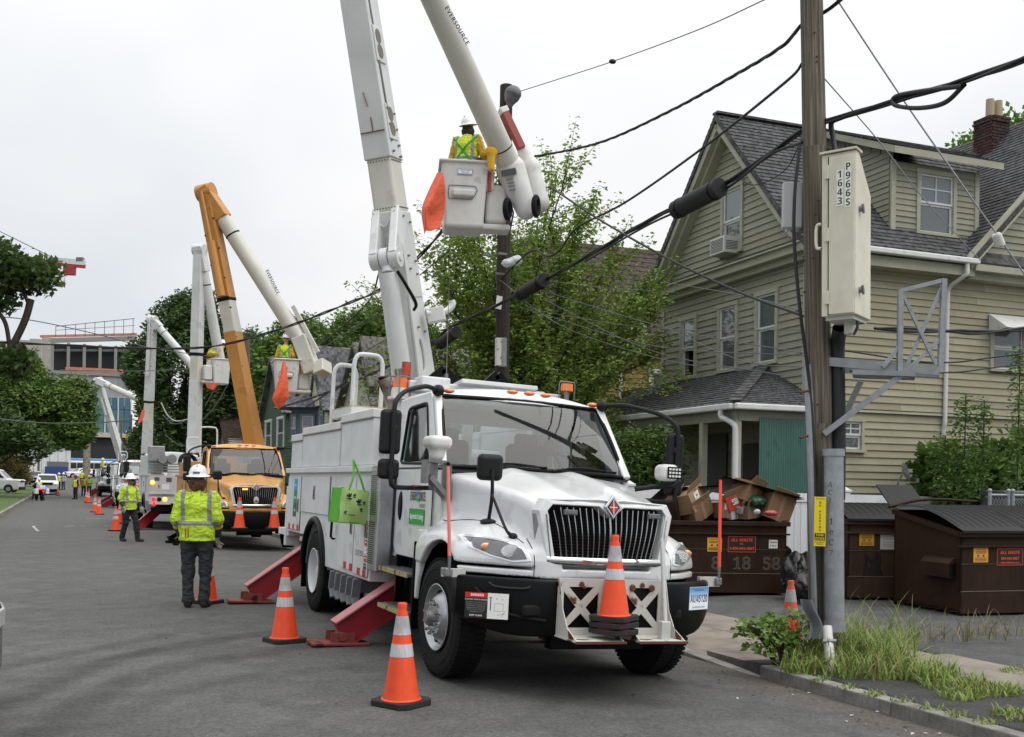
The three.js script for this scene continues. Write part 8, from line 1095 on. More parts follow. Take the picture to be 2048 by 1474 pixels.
{
const p1 = gp(392, 1215), w1 = person('worker seen from behind with brown hair under a white hard hat facing the yellow truck', p1, Math.PI - 0.30, { cell: 0.015, bulk: 1.14, sleeve: 0.42, cuff: [M.harness, M.ysleeve], glove: 1, away: 1, hair: M.hair, hatTag: 1, pose: { el: [-0.265, 1.15, -0.02], er: [0.265, 1.15, -0.02], wl: [-0.23, 0.93, 0.14], wr: [0.23, 0.93, 0.14], al: [-0.10, 0.09, -0.01], ar: [0.10, 0.09, -0.01], kl: [-0.11, 0.5, 0.02], kr: [0.11, 0.5, 0.02] } });
w1.scale.setScalar(1.045); mesh('pocket_pens', B().cyl([-0.12, 0.92, -0.165], [-0.12, 1.03, -0.17], 0.006).cyl([-0.085, 0.92, -0.165], [-0.085, 1.03, -0.17], 0.006).geo(), mat(0.3, 0.03, 0.02, 0.5), w1).position.x = 0.2;
const w2 = person('worker walking in lime shirt and dark glasses beside the red outrigger', gp(258, 1083), 1.05 - 0.4, { cell: 0.018, bulk: 1.04, sleeve: 0.5, cuff: [M.hairdark, M.ysleeve], glove: 1, glasses: 1, skin: M.skin2, turn: 0.35, pants: M.navy, pose: { el: [-0.27, 1.17, -0.06], wl: [-0.28, 0.95, 0.10], er: [0.27, 1.16, 0.03], wr: [0.24, 0.94, 0.16], kl: [-0.10, 0.50, -0.03], al: [-0.11, 0.10, -0.16], kr: [0.10, 0.51, 0.16], ar: [0.11, 0.09, 0.20] } });
person('worker in white shirt and white hard hat standing just behind the walking one', gp(249, 1042), 1.0, { far: 1, shirt: mat(0.7, 0.7, 0.7, 0.9), tape: 0, pants: M.navy, cell: 0.025 });
const far = (lab, px, py, ry, o) => person(lab, gp(px, py), ry, { far: 1, cell: 0.035, ...o });
far('officer dressed in black with a lime vest standing in the road', 151, 998.5, -0.9, { shirt: M.navy, pants: M.navy, vest: M.hivizY, skin: M.skin2, hat: M.hairdark });
far('worker in orange hard hat and lime vest with jeans among the far group', 167, 992.5, 0.4, { hat: M.hatO, shirt: mat(0.75, 0.2, 0.04, 0.9), vest: M.hivizY, pants: M.jeans }); far('worker in yellow hard hat with folded arms next to the orange hatted one', 178, 992, 0.2, { hat: M.hatY, pants: M.jeans, pose: { el: [-0.27, 1.18, 0.05], er: [0.27, 1.18, 0.05], wl: [0.08, 1.15, 0.2], wr: [-0.08, 1.17, 0.2] } }); far('worker in lime shirt beside the front of the far small vehicle', 196, 988, 2.4, { hat: M.hatY, pants: M.navy });
far('worker in yellow vest beside the white pickup', 117, 985, 0.8, { shirt: mat(0.3, 0.3, 0.3, 0.9), vest: M.hivizY, pants: M.navy }); far('worker in grey shirt right of the one beside the pickup', 126.5, 985, -0.6, { shirt: mat(0.4, 0.4, 0.42, 0.9), tape: 0, pants: M.jeans }); 
person('tiny distant worker in lime standing before the bus', V(1.9, rise(-140), -140), 0, { far: 1, cell: 0.05, pants: M.navy, hat: M.hatY });
const bw = { bucket: 1, shirt: M.ysleeve, vest: M.hivizY, tape: 1 };
const b1 = P(931, 330, 16.75); person('line worker in yellow sleeves and green harness standing in the nearest raised bucket', V(b1.x, b1.y - 0.98, b1.z), 2.35, { ...bw, cell: 0.016, harness: M.green, turn: -0.2, nod: -0.2, away: 1, glove: 1, lean: 0.12, hair: M.hairdark, pose: { el: [-0.29, 1.17, 0.06], er: [0.29, 1.17, 0.06], wl: [-0.26, 0.99, 0.22], wr: [0.24, 0.98, 0.24] } }).scale.setScalar(0.97);
const vp = meet(1380, 742, 0, 0.35, scene.getObjectByName('house')); vp.y -= 1.3; scene.getObjectByName('house').localToWorld(vp);
person('person leaning a bare arm at the open upper window of the grey-green house', vp, -1.5, { bucket: 1, cell: 0.02, hat: null, tape: 0, shirt: M.hairdark, sleeve: -0.6, hair: M.hairdark, pose: { el: [-0.2, 1.22, 0.25], wl: [-0.02, 1.44, 0.22], er: [0.26, 1.2, 0.1], wr: [0.2, 1.2, 0.3] } });
}
// ------------------------------------------------------------ the line of trucks behind
function armAndBucket(root, base, mid_, elbow, end, o) {
const W = (q) => root.worldToLocal(P(...q)), a = W(base), e = W(elbow), z = W(end), m = o.m ?? M.boomwhite, n = o.n ?? V(-0.6, 0, 0.8), w = o.w ?? 0.42, lb = new THREE.Group(); lb.name = 'lower_boom'; root.add(lb);
const d = e.clone().sub(a).normalize(), nz = n.clone().addScaledVector(d, -n.dot(d)).normalize(), xr = V(0, 0, 0).crossVectors(d, nz), at = (c, x, y) => c.clone().addScaledVector(xr, x).addScaledVector(nz, y);
if (mid_) { const [k0, k1] = mid_; mesh('base_section', beam(B(), a, mid(a, e, k0), n, w, w * 1.35, w * 0.95, w * 1.15, 0.02).geo(), m, lb); mesh('insulating_section', beam(B(), mid(a, e, k0 - 0.01), mid(a, e, k1), n, w * 0.98, w * 1.12, w * 0.94, w * 1.05, 0.05).geo(), M.boomcream, lb); mesh('upper_section', beam(B(), mid(a, e, k1 - 0.005), e, n, w, w * 1.1, w * 0.9, w, 0.02).geo(), m, lb); mesh('band', beam(B(), mid(a, e, (k0 + k1) / 2 + 0.05), mid(a, e, (k0 + k1) / 2 + 0.065), n, w * 0.99, w * 1.13, w * 0.99, w * 1.13, 0.01).geo(), M.dark, lb); }
else { mesh('boom_section', beam(B(), a, e, n, w, w * 1.25, w * 0.85, w, 0.02).geo(), m, lb); }
const spots = B(), r = rng(o.seed ?? 3); for (let i = 0; i < 16; i++) { const c = at(mid(a, e, 0.05 + 0.9 * r()), (r() - 0.5) * w * 0.5, w * 0.63 * lerp(1, 0.8, r())); spots.sph(...at(mid(a, e, 0.05 + 0.9 * i / 16), w * 0.44 * (i % 2 ? 1 : -1), w * 0.5).toArray(), 0.03, 0.03, 0.03, 6); } mesh('bolt', spots.geo(), M.dark, lb).userData.kind = 'stuff';
const c0 = at(mid(a, e, 0.60), 0.06, w * 0.95), c1 = at(mid(a, e, 0.86), 0.04, w * 0.85); mesh('cylinder', B().cyl(c0, mid(c0, c1, 0.8), 0.12).cyl(mid(c0, c1, 0.8), at(e, 0, w * 0.7), 0.05).geo(), m, lb);
const ub = new THREE.Group(); ub.name = 'upper_boom'; root.add(ub); const r0 = o.r ?? 0.17, e2 = mid(e, z, 0.17);
mesh('elbow', B().cyl(at(e, -w * 0.6, 0), at(e, w * 0.6, 0), w * 0.62, w * 0.62, 18).geo(), m, ub); mesh('elbow_arm', beam(B(), mid(e, z, -0.03), e2, n, w * 0.95, w * 1.2, r0 * 2.1, r0 * 2.2, 0.03).geo(), m, ub); for (const s of [-0.3, 0.3]) mesh('elbow_link', B().bar(at(mid(a, e, 0.93), w * s, w * 0.5), at(mid(e, z, 0.10), w * s, -w * 0.1), 0.09, 0.14).geo(), m, ub);
mesh('boom_tube', B().cyl(mid(e, z, 0.13), z, r0, r0 * 1.05, 22).geo(), o.tube ?? M.boomcream, ub); mesh('boom_band', B().cyl(mid(e, z, 0.27), mid(e, z, 0.278), r0 * 1.05, r0 * 1.05, 22).geo(), M.dark, ub);
if (o.tip) { const t = W(o.tip), u = t.clone().sub(z); mesh('tip_housing', beam(B(), mid(z, t, -0.3), mid(z, t, 1.0), [-0.5, 0, 0.86], 0.46, 0.55, 0.46, 0.55, 0.04).geo(), M.boomcream, ub); if (o.tip2) { const q = W(o.tip2); mesh('winch_housing', beam(B(), mid(t, q, 0.4), mid(t, q, 1.3), [-0.5, 0.4, 0.86], 0.42, 0.46, 0.42, 0.46, 0.04).geo(), M.boomcream, ub); mesh('jib', beam(B(), W(o.jib[0]), W(o.jib[1]), [-0.5, 0, 0.86], 0.13, 0.13, 0.13, 0.13, 0.01).geo(), M.boomcream, ub); } }
if (o.bucket) { const b = W(o.bucket), q = bucket(ub, new THREE.Matrix4().makeRotationY(o.by ?? -0.3).setPosition(b), M.plasticwhite); q.scale.setScalar(o.bs ?? 1); return q; }
}
function lineman(label, px, py, d, ry, o = {}) { const f = P(px, py, d); return person(label, V(f.x, f.y - 0.98, f.z), ry, { bucket: 1, far: 1, away: 1, cell: 0.03, shirt: M.ysleeve, vest: M.hivizY, ...o }); }
function lineTruck(label, x, z, paint, surround, ry = 0) { const t = thing('bucket_truck', label, 'bucket truck', [x, gy(x, z), z], ry); addCab(t, { paint, surround }); mirrors(t, -1); mirrors(t, 1); hoodMirror(t, -1); return t; }
function simpleBody(t, m, top = 2.5) { utilityBody(t, m, { z0: -2.4, z1: -7.05, wz: -5.1, doors: [[-2.5, -3.6, 0.7, 1.8, 1], [-4.3, -6.0, 1.3, 1.8, 2]] }); mesh('upper_box', B().box(-0.93, (1.93 + top) / 2, -4.6, 0.5, top - 1.93, 3.6, { r: 0.02 }).box(0.93, (1.93 + top) / 2, -4.6, 0.5, top - 1.93, 3.6, { r: 0.02 }).geo(), m, t); for (const s of [-1, 1]) wheel(t, s * 1.03, 0.53, -5.1, s, 'rear'); mesh('turntable', B().cyl([0, 1.2, -4.6], [0, 2.6, -4.6], 0.4, 0.34, 20).geo(), m, t); mesh('grab_rail', B().tube([[-0.9, 2.5, -3.4], [-0.9, 3.2, -3.4], [-0.82, 3.3, -3.4], [-0.5, 3.3, -3.4], [-0.42, 3.2, -3.4], [-0.42, 2.5, -3.4]], 0.028).geo(), M.white2, t); }
{
const y = lineTruck('yellow orange line truck with two cones on its bumper behind the front truck', 4.5, -28.3, M.yellow, M.white); simpleBody(y, M.yellowd, 2.3);
mesh('bumper_light', B().box(-0.28, 1.555, 1.06, 0.13, 0.04, 0.03).geo(), M.amberglow, y); mesh('cone_rack', B().box(-0.1, 0.52, 1.32, 1.5, 0.05, 0.42).geo(), M.black, y); mesh('grille_badge', B().sph(0.0, 1.27, 1.07, 0.07, 0.10, 0.03).geo(), M.rusty, y); const mb = mesh('mirror_ball', B().sph(-1.16, 2.06, -0.5, 0.1).cyl([-1.16, 1.75, -0.5], [-1.16, 2, -0.5], 0.02).geo(), M.chrome, y);
outrigger(y, [-0.4, 0.86, -2.1], [-1.85, 0.10, -1.4], M.black, -1); outrigger(y, [-0.5, 0.86, 0.1 - 0.8], [-1.75, 0.1, -0.4], M.black, -1);
const yb = armAndBucket(y, [512, 905, 32.5], [0.47, 0.60], [412, 385, 32], [606, 690, 32.5], { m: M.yellowd, w: 0.42, r: 0.225, tip: [626, 745, 32.5], tip2: [648, 735, 32.3], jib: [[636, 705, 32.4], [586, 612, 32.4]], bucket: [572, 786, 32.4], by: -0.1, seed: 5 });
decal('bucket_number', yb, 0.3, 0.12, xf(-0.08, 0.72, 0.368, -0.05), (x, w, h) => text(x, '400', w / 2, h / 2, h * 0.8, '#333'), 48, CLEAR); const ub = y.getObjectByName('upper_boom'); const W = (q) => y.worldToLocal(P(...q)); decal('boom_lettering', ub, 0.95, 0.19, frameAt(W([546, 564, 32.2]), W([606, 690, 32.5]).sub(W([475, 430, 32])).normalize().cross(V(-0.35, 0, 0.93)), V(-0.35, 0.1, 0.93)).multiply(xf(0, 0, 0.04, 0, 0, Math.PI)), (x, w, h) => text(x, 'EVERSOURCE', w / 2, h / 2, h * 0.7, '#2d3440', 'sans-serif', true, w * 0.96), 128, CLEAR);
lineman('line worker with green harness in the bucket above the yellow truck', 571, 724, 32.4, 2.6, { harness: M.green, cell: 0.022, nod: 0.2 });
const t3 = lineTruck('white line truck seen from behind with lit tail lights left of the yellow one', 3.75, -44.2, M.white, M.white, Math.PI); simpleBody(t3, M.white2, 2.55);
const tl = B(), z = -7.22; mesh('tail_plate', B().box(0, 1.02, z, 2.3, 0.26, 0.08).box(0.72, 1.55, z + 0.04, 0.86, 0.62, 0.05).geo(), M.white2, t3); mesh('crossbar', B().box(0, 0.72, z, 2.2, 0.16, 0.12).geo(), M.black, t3); mesh('red_bar', B().box(-0.1, 0.62, z - 0.02, 1.2, 0.09, 0.05).geo(), M.red, t3);
for (const [x, yy, m] of [[1.02, 1.06, M.redglow], [0.84, 1.06, M.dark], [0.66, 1.06, M.amberglow], [1.06, 1.62, M.amberglow], [1.0, 0.92, M.redglow]]) mesh('tail_lamp', B().cyl([x, yy, z - 0.05], [x, yy, z - 0.02], yy > 1.05 && yy < 1.1 ? 0.075 : 0.04, 0.075, 14).geo(), m, t3);
const rk = B(); for (let i = 0; i < 4; i++) rk.box(0.55, 1.98 + i * 0.09, z + 0.3, 1.1, 0.03, 0.5); rk.box(0.9, 2.6, -6.5, 0.5, 0.5, 0.9, { r: 0.02 }); rk.build('rack', M.alu, t3); for (const x of [0.75, 0.45]) mesh('blanket_can', B().cyl([x, 2.42, -7.3], [x, 2.42, -6.4], 0.15, 0.15, 16).geo(), M.galv, t3); mesh('hose_coil', B().add(new THREE.TorusGeometry(0.3, 0.07, 8, 20), xf(-0.1, 2.3, -7.0, 0.3, 0.4)).add(new THREE.TorusGeometry(0.22, 0.06, 8, 20), xf(-0.35, 1.9, -7.2, 0.2, 0.2)).geo(), M.black, t3); decal('tail_panel', t3, 0.8, 0.5, xf(0.72, 1.6, z + 0.012, 0, Math.PI), (x, w, h) => { x.fillStyle = '#c9caca'; x.fillRect(0, 0, w, h); x.fillStyle = '#55585a'; x.fillRect(w * 0.15, h * 0.1, w * 0.2, h * 0.25); x.fillRect(w * 0.62, h * 0.12, w * 0.22, h * 0.3); x.fillStyle = '#e07a2a'; x.fillRect(w * 0.3, h * 0.6, w * 0.08, h * 0.25); x.fillStyle = '#eee'; x.fillRect(w * 0.45, h * 0.55, w * 0.3, h * 0.35); }, 64);
outrigger(t3, [0.5, 0.95, -6.0], [1.5, 0.1, -6.9], M.red, 1);
armAndBucket(t3, [388, 905, 41], [0.36, 0.5], [399, 500, 40.5], [446, 752, 41.5], { w: 0.37, r: 0.19, tube: M.boomwhite, seed: 7, bucket: [438, 768, 41.2], by: 0.2, bs: 0.95 });
lineman('line worker bending over in the bucket beside the tallest white boom', 424, 706, 41.2, 2.2, { lean: 0.9, nod: 0.2 });
const drop = (lab, pts) => { const o = mesh('rubber_blanket', rag(pts.map((r) => r.map((q) => P(...q)))), Object.assign(M.cloth, { side: THREE.DoubleSide })); return tag(o, lab, 'rubber blanket', 'orange rubber blankets hung from the buckets'); };
drop('large orange rubber blanket draped over the nearest bucket corner', [[[874, 346, 16.25], [880, 344, 16.2], [886, 347, 16.2]], [[860, 375, 16.2], [874, 372, 16.05], [889, 366, 16.2]], [[846, 408, 16.2], [858, 402, 15.95], [872, 410, 16.1], [891, 395, 16.3]], [[843, 424, 16.2], [852, 416, 15.9], [860, 436, 16.1], [887, 432, 16.3]], [[849, 470, 16.1], [852, 462, 16.0], [862, 462, 16.1], [880, 455, 16.2]]]);
drop('orange rubber blanket hanging from the bucket above the yellow truck', [[[565, 724, 31.6], [568, 723, 31.6], [571, 724, 31.6]], [[559, 755, 31.6], [566, 752, 31.4], [575, 752, 31.6]], [[550, 780, 31.6], [562, 776, 31.3], [577, 778, 31.6]], [[545, 798, 31.6], [556, 794, 31.3], [577, 795, 31.6]], [[556, 820, 31.6], [560, 816, 31.5], [570, 806, 31.6]]]);
drop('orange blanket edge showing below the bucket by the tallest white boom', [[[410, 766, 40.4], [424, 768, 40.3], [438, 766, 40.4]], [[414, 776, 40.4], [425, 779, 40.3], [432, 774, 40.4]]]); drop('orange blanket hanging beside the bucket at the middle white boom', [[[283, 822, 66], [287, 818, 66], [290, 822, 66]], [[279, 836, 66], [284, 834, 66], [287, 836, 66]], [[275, 846, 66], [280, 846, 66], [284, 842, 66]]]);
const t4 = lineTruck('white line truck facing us beyond the truck with lit tail lights', 3.8, -63, M.white, M.white); simpleBody(t4, M.white2); outrigger(t4, [-0.45, 0.9, -2.1], [-1.75, 0.1, -2.1], M.red, -1); outrigger(t4, [-0.6, 0.95, -6.1], [-1.85, 0.1, -6.1], M.red, -1); markerRod(t4, -1.34, 1.1, 1.9, 0.72, M.coneworn); markerRod(t4, 0.1, 1.0, 2.0, 1.2, M.coneworn);
armAndBucket(t4, [293, 915, 69], [0.28, 0.42], [305, 640, 68], [388, 735, 68], { w: 0.47, r: 0.24, tube: M.boomwhite, tip: [392, 758, 68], seed: 9 });
const t5 = lineTruck('farther white line truck with red outriggers on the street side', 3.9, -100, M.white, M.white); simpleBody(t5, M.white2); outrigger(t5, [-0.45, 0.9, -2.1], [-1.9, 0.1, -2.1], M.red, -1); outrigger(t5, [-0.5, 0.95, 0.6], [-2.1, 0.1, 0.6], M.red, -1); outrigger(t5, [-0.6, 0.95, -6.1], [-2, 0.1, -6.1], M.red, -1);
armAndBucket(t5, [246, 925, 107], null, [197, 762, 105], [298, 808, 100], { w: 0.6, r: 0.3, seed: 11, bucket: [322, 845, 99], bs: 1.5 });
lineman('line worker in yellow shirt in the far bucket beside the bare pole', 314, 812, 99, 1.2, { cell: 0.05 }); lineman('tiny line worker in a low far bucket beside the leaning white boom', 254, 880, 96, 1.2, { cell: 0.05, hat: M.hatY }); lineman('small worker standing high on the far truck bed', 205, 934, 101, 1.2, { cell: 0.05 });
const fb = thing('aerial_bucket', 'small grey bucket with short boom holding the tiny worker beside the leaning white boom', 'bucket lift', P(254, 905, 96)); mesh('tub', B().box(0, 0.4, 0, 1.0, 1.1, 0.9, { r: 0.1 }).geo(), M.galv, fb); mesh('boom', B().bar([-0.2, -0.3, 0], [-0.7, -2.2, -0.4], 0.24, 0.3).geo(), M.boomwhite, fb);
let k = 0; const onT = (tr, p, lab) => copyOf(cone0, tr.localToWorld(V(...p)), k++, lab);
onT(y, [-0.45, 0.55, 1.32], 'orange cone standing on the left of the yellow truck bumper'); onT(y, [0.42, 0.55, 1.32], 'orange cone standing on the right of the yellow truck bumper'); onT(t4, [-0.1, 0.98, 1.2], 'orange cone on the bumper of the far white truck facing us');
for (const [h, lab] of [[0.0, 'bottom cone of the nested stack on the front truck bumper'], [0.055, 'middle cone of the nested stack on the front truck bumper'], [0.11, 'topmost cone of the nested stack on the front truck bumper']]) { const c = onT(truck, [-0.12, 0.575 + h, 1.40], lab); c.rotation.z = -0.02 + h * 0.15; c.rotation.y = 0.2 + h * 3; c.scale.setScalar(0.87); }
const wc = thing('traffic_cone', 'faded worn cone behind the weeds left of the wooden pole', 'traffic cone', P(1584, 1268, 12.0), 0.4, 'orange traffic cones set out along the trucks'); coneParts(wc, true); wc.position.copy(P(1582, 1161, 12.2)); wc.position.y -= 0.80;
const bg = tag(B().add((() => { const g = grid(10, 12, (u, v) => V(lerp(-0.23, 0.23, u) * (1 - 0.06 * v), lerp(-0.22, 0.2, v), 0.11 + 0.035 * Math.sin(u * Math.PI) * Math.sin(v * 3) + 0.012 * Math.sin(u * 9 + v * 7))); return g; })()).build('shopping_bag', Object.assign(mat(0.46, 0.66, 0.22, 0.7), { side: THREE.DoubleSide })), 'lime green shopping bag with purple leaf motifs hanging by the front truck door', 'shopping bag');
const sd = Object.assign(mat(0.09, 0.36, 0.03, 0.7), { side: THREE.DoubleSide }); mesh('bag_back', grid(10, 12, (u, v) => V(lerp(-0.23, 0.23, u) * (1 - 0.06 * v), lerp(-0.22, 0.2, v), -0.09 - 0.02 * Math.sin(u * 8 + v * 5)), true), sd, bg); for (const s of [-1, 1]) mesh('bag_side', grid(4, 10, (u, v) => V(s * 0.23 * (1 - 0.06 * v) - s * 0.05 * Math.sin(u * Math.PI) * v, lerp(-0.22, 0.2, v), lerp(-0.09, 0.11, u))), sd, bg); mesh('bag_bottom', B().box(0, -0.215, 0.01, 0.46, 0.02, 0.2).geo(), sd, bg); mesh('bag_handle', B().tube([[-0.12, 0.18, 0.12], [-0.04, 0.36, 0.08], [0.0, 0.56, 0.0]], 0.014, 5).tube([[0.12, 0.18, 0.12], [0.06, 0.36, 0.08], [0.0, 0.56, 0.0]], 0.014, 5).geo(), sd, bg);
bg.position.copy(truck.localToWorld(V(-1.40, 1.47, -2.45))); bg.rotation.y = 0.38; bg.rotation.z = -0.09; bg.scale.setScalar(0.9);
decal('bag_print', bg, 0.42, 0.36, xf(0, 0, 0.155), (x, w, h) => { x.fillStyle = '#2e2350'; for (const [cx, cy, s] of [[0.22, 0.25, 1], [0.4, 0.2, 0.6], [0.58, 0.42, 1], [0.76, 0.42, 0.6], [0.68, 0.66, 0.6], [0.12, 0.8, 0.6]]) for (const a of [-1.1, -0.4, 0.4]) { x.save(); x.translate(w * cx, h * cy); x.rotate(a); x.beginPath(); x.ellipse(0, -9 * s, 3.5 * s, 9 * s, 0, 0, 7); x.fill(); x.restore(); x.beginPath(); x.ellipse(w * cx, h * cy + 4 * s, 12 * s, 4 * s, 0, 0, Math.PI); x.fill(); } x.fillStyle = '#5a6a45'; x.fillRect(w * 0.22, h * 0.83, w * 0.24, 4); }, 128, { transparent: true, alphaTest: 0.4 });
}
// ------------------------------------------------------------ other vehicles
const bodyF = (L, W, H, cab, hoodH) => (x, y, z) => { const low = sdBox(x, y - (0.22 + hoodH) / 2, z, W / 2, (hoodH - 0.22) / 2, L / 2, 0.16), [c0, c1, s0, s1] = cab, k = clamp((y - hoodH) / (H - hoodH)), top = smax(smax(Math.abs(x) - (W / 2 - 0.05 - 0.16 * k), y - H + 0.05 * (x / W * 2) ** 2, 0.08), Math.max(z - lerp(c1, s1, k), lerp(c0, s0, k) - z), 0.08); return smin(low, Math.max(top, hoodH - 0.2 - y), 0.06); };
function car(name, label, cat, pos, ry, o) {
const t = thing(name, label, cat, pos, ry), f = bodyF(o.L, o.W, o.H, o.cab, o.hood), wr = o.wr ?? 0.34, wz = [o.L / 2 - o.fo, -o.L / 2 + o.ro], g = (x, y, z) => { let d = f(x, y, z); for (const q of wz) d = smax(d, -(Math.max(Math.hypot(y - wr, z - q) - wr * 1.16, 0.45 - Math.abs(x))), 0.015); return d; };
mesh('body', iso(g, [-o.W / 2 - 0.1, 0.1, -o.L / 2 - 0.1], [o.W / 2 + 0.1, o.H + 0.1, o.L / 2 + 0.1], o.cell), o.paint, t);
mesh('windows', iso((x, y, z) => { const k = clamp((y - o.hood) / (o.H - o.hood)), [c0, c1, s0, s1] = o.cab, a = Math.max(o.hood + 0.06 - y, y - o.H + 0.12); const side = Math.max(z - lerp(c1, s1, k) + 0.14, lerp(c0, s0, k) + (o.van ? 0.9 : 0.14) - z, Math.abs(z - (c0 + c1) / 2) < 0.05 ? 0.05 : -1), fr = Math.abs(x) - (W2(o, k) - 0.09); return Math.max(f(x, y, z) - 0.012, a, Math.min(side, fr)); }, [-o.W / 2 - 0.1, o.hood - 0.05, -o.L / 2], [o.W / 2 + 0.1, o.H, o.L / 2], o.cell * 0.8), M.glassdark, t);
for (const q of wz) for (const s of [-1, 1]) { const w = new THREE.Group(); w.name = 'wheel'; w.position.set(s * (o.W / 2 - 0.11), wr, q); t.add(w); mesh('tyre', B().lathe([[wr * 0.62, -0.1], [wr * 0.95, -0.1], [wr, -0.06], [wr, 0.06], [wr * 0.95, 0.1], [wr * 0.62, 0.1]], xf(0, 0, 0, 0, 0, Math.PI / 2), 28).geo(), M.rubber, w); mesh('rim', B().cyl([-0.09, 0, 0], [0.09, 0, 0], wr * 0.64, wr * 0.64, 20).geo(), M.alu, w); }
for (const s of [-1, 1]) { mesh('headlight', B().sph(s * (o.W / 2 - 0.2), o.hood - 0.14, o.L / 2 - 0.04, 0.19, 0.09, 0.14).geo(), o.lit ? M.whiteglow : M.reflector, t); mesh('tail_lamp', B().box(s * (o.W / 2 - 0.1), o.hood - 0.1, -o.L / 2 + 0.02, 0.14, 0.24, 0.06).geo(), M.redpale, t); }
mesh('bumper', B().box(0, 0.42, o.L / 2, o.W * 0.94, 0.26, 0.16, { r: 0.06 }).box(0, 0.45, -o.L / 2, o.W * 0.94, 0.24, 0.16, { r: 0.06 }).geo(), o.bump ?? M.black, t); mesh('grille', B().box(0, o.hood - 0.2, o.L / 2 + 0.02, o.W * 0.5, 0.2, 0.06, { r: 0.02 }).geo(), M.black, t); return t;
}
const W2 = (o, k) => o.W / 2 - 0.05 - 0.16 * k;
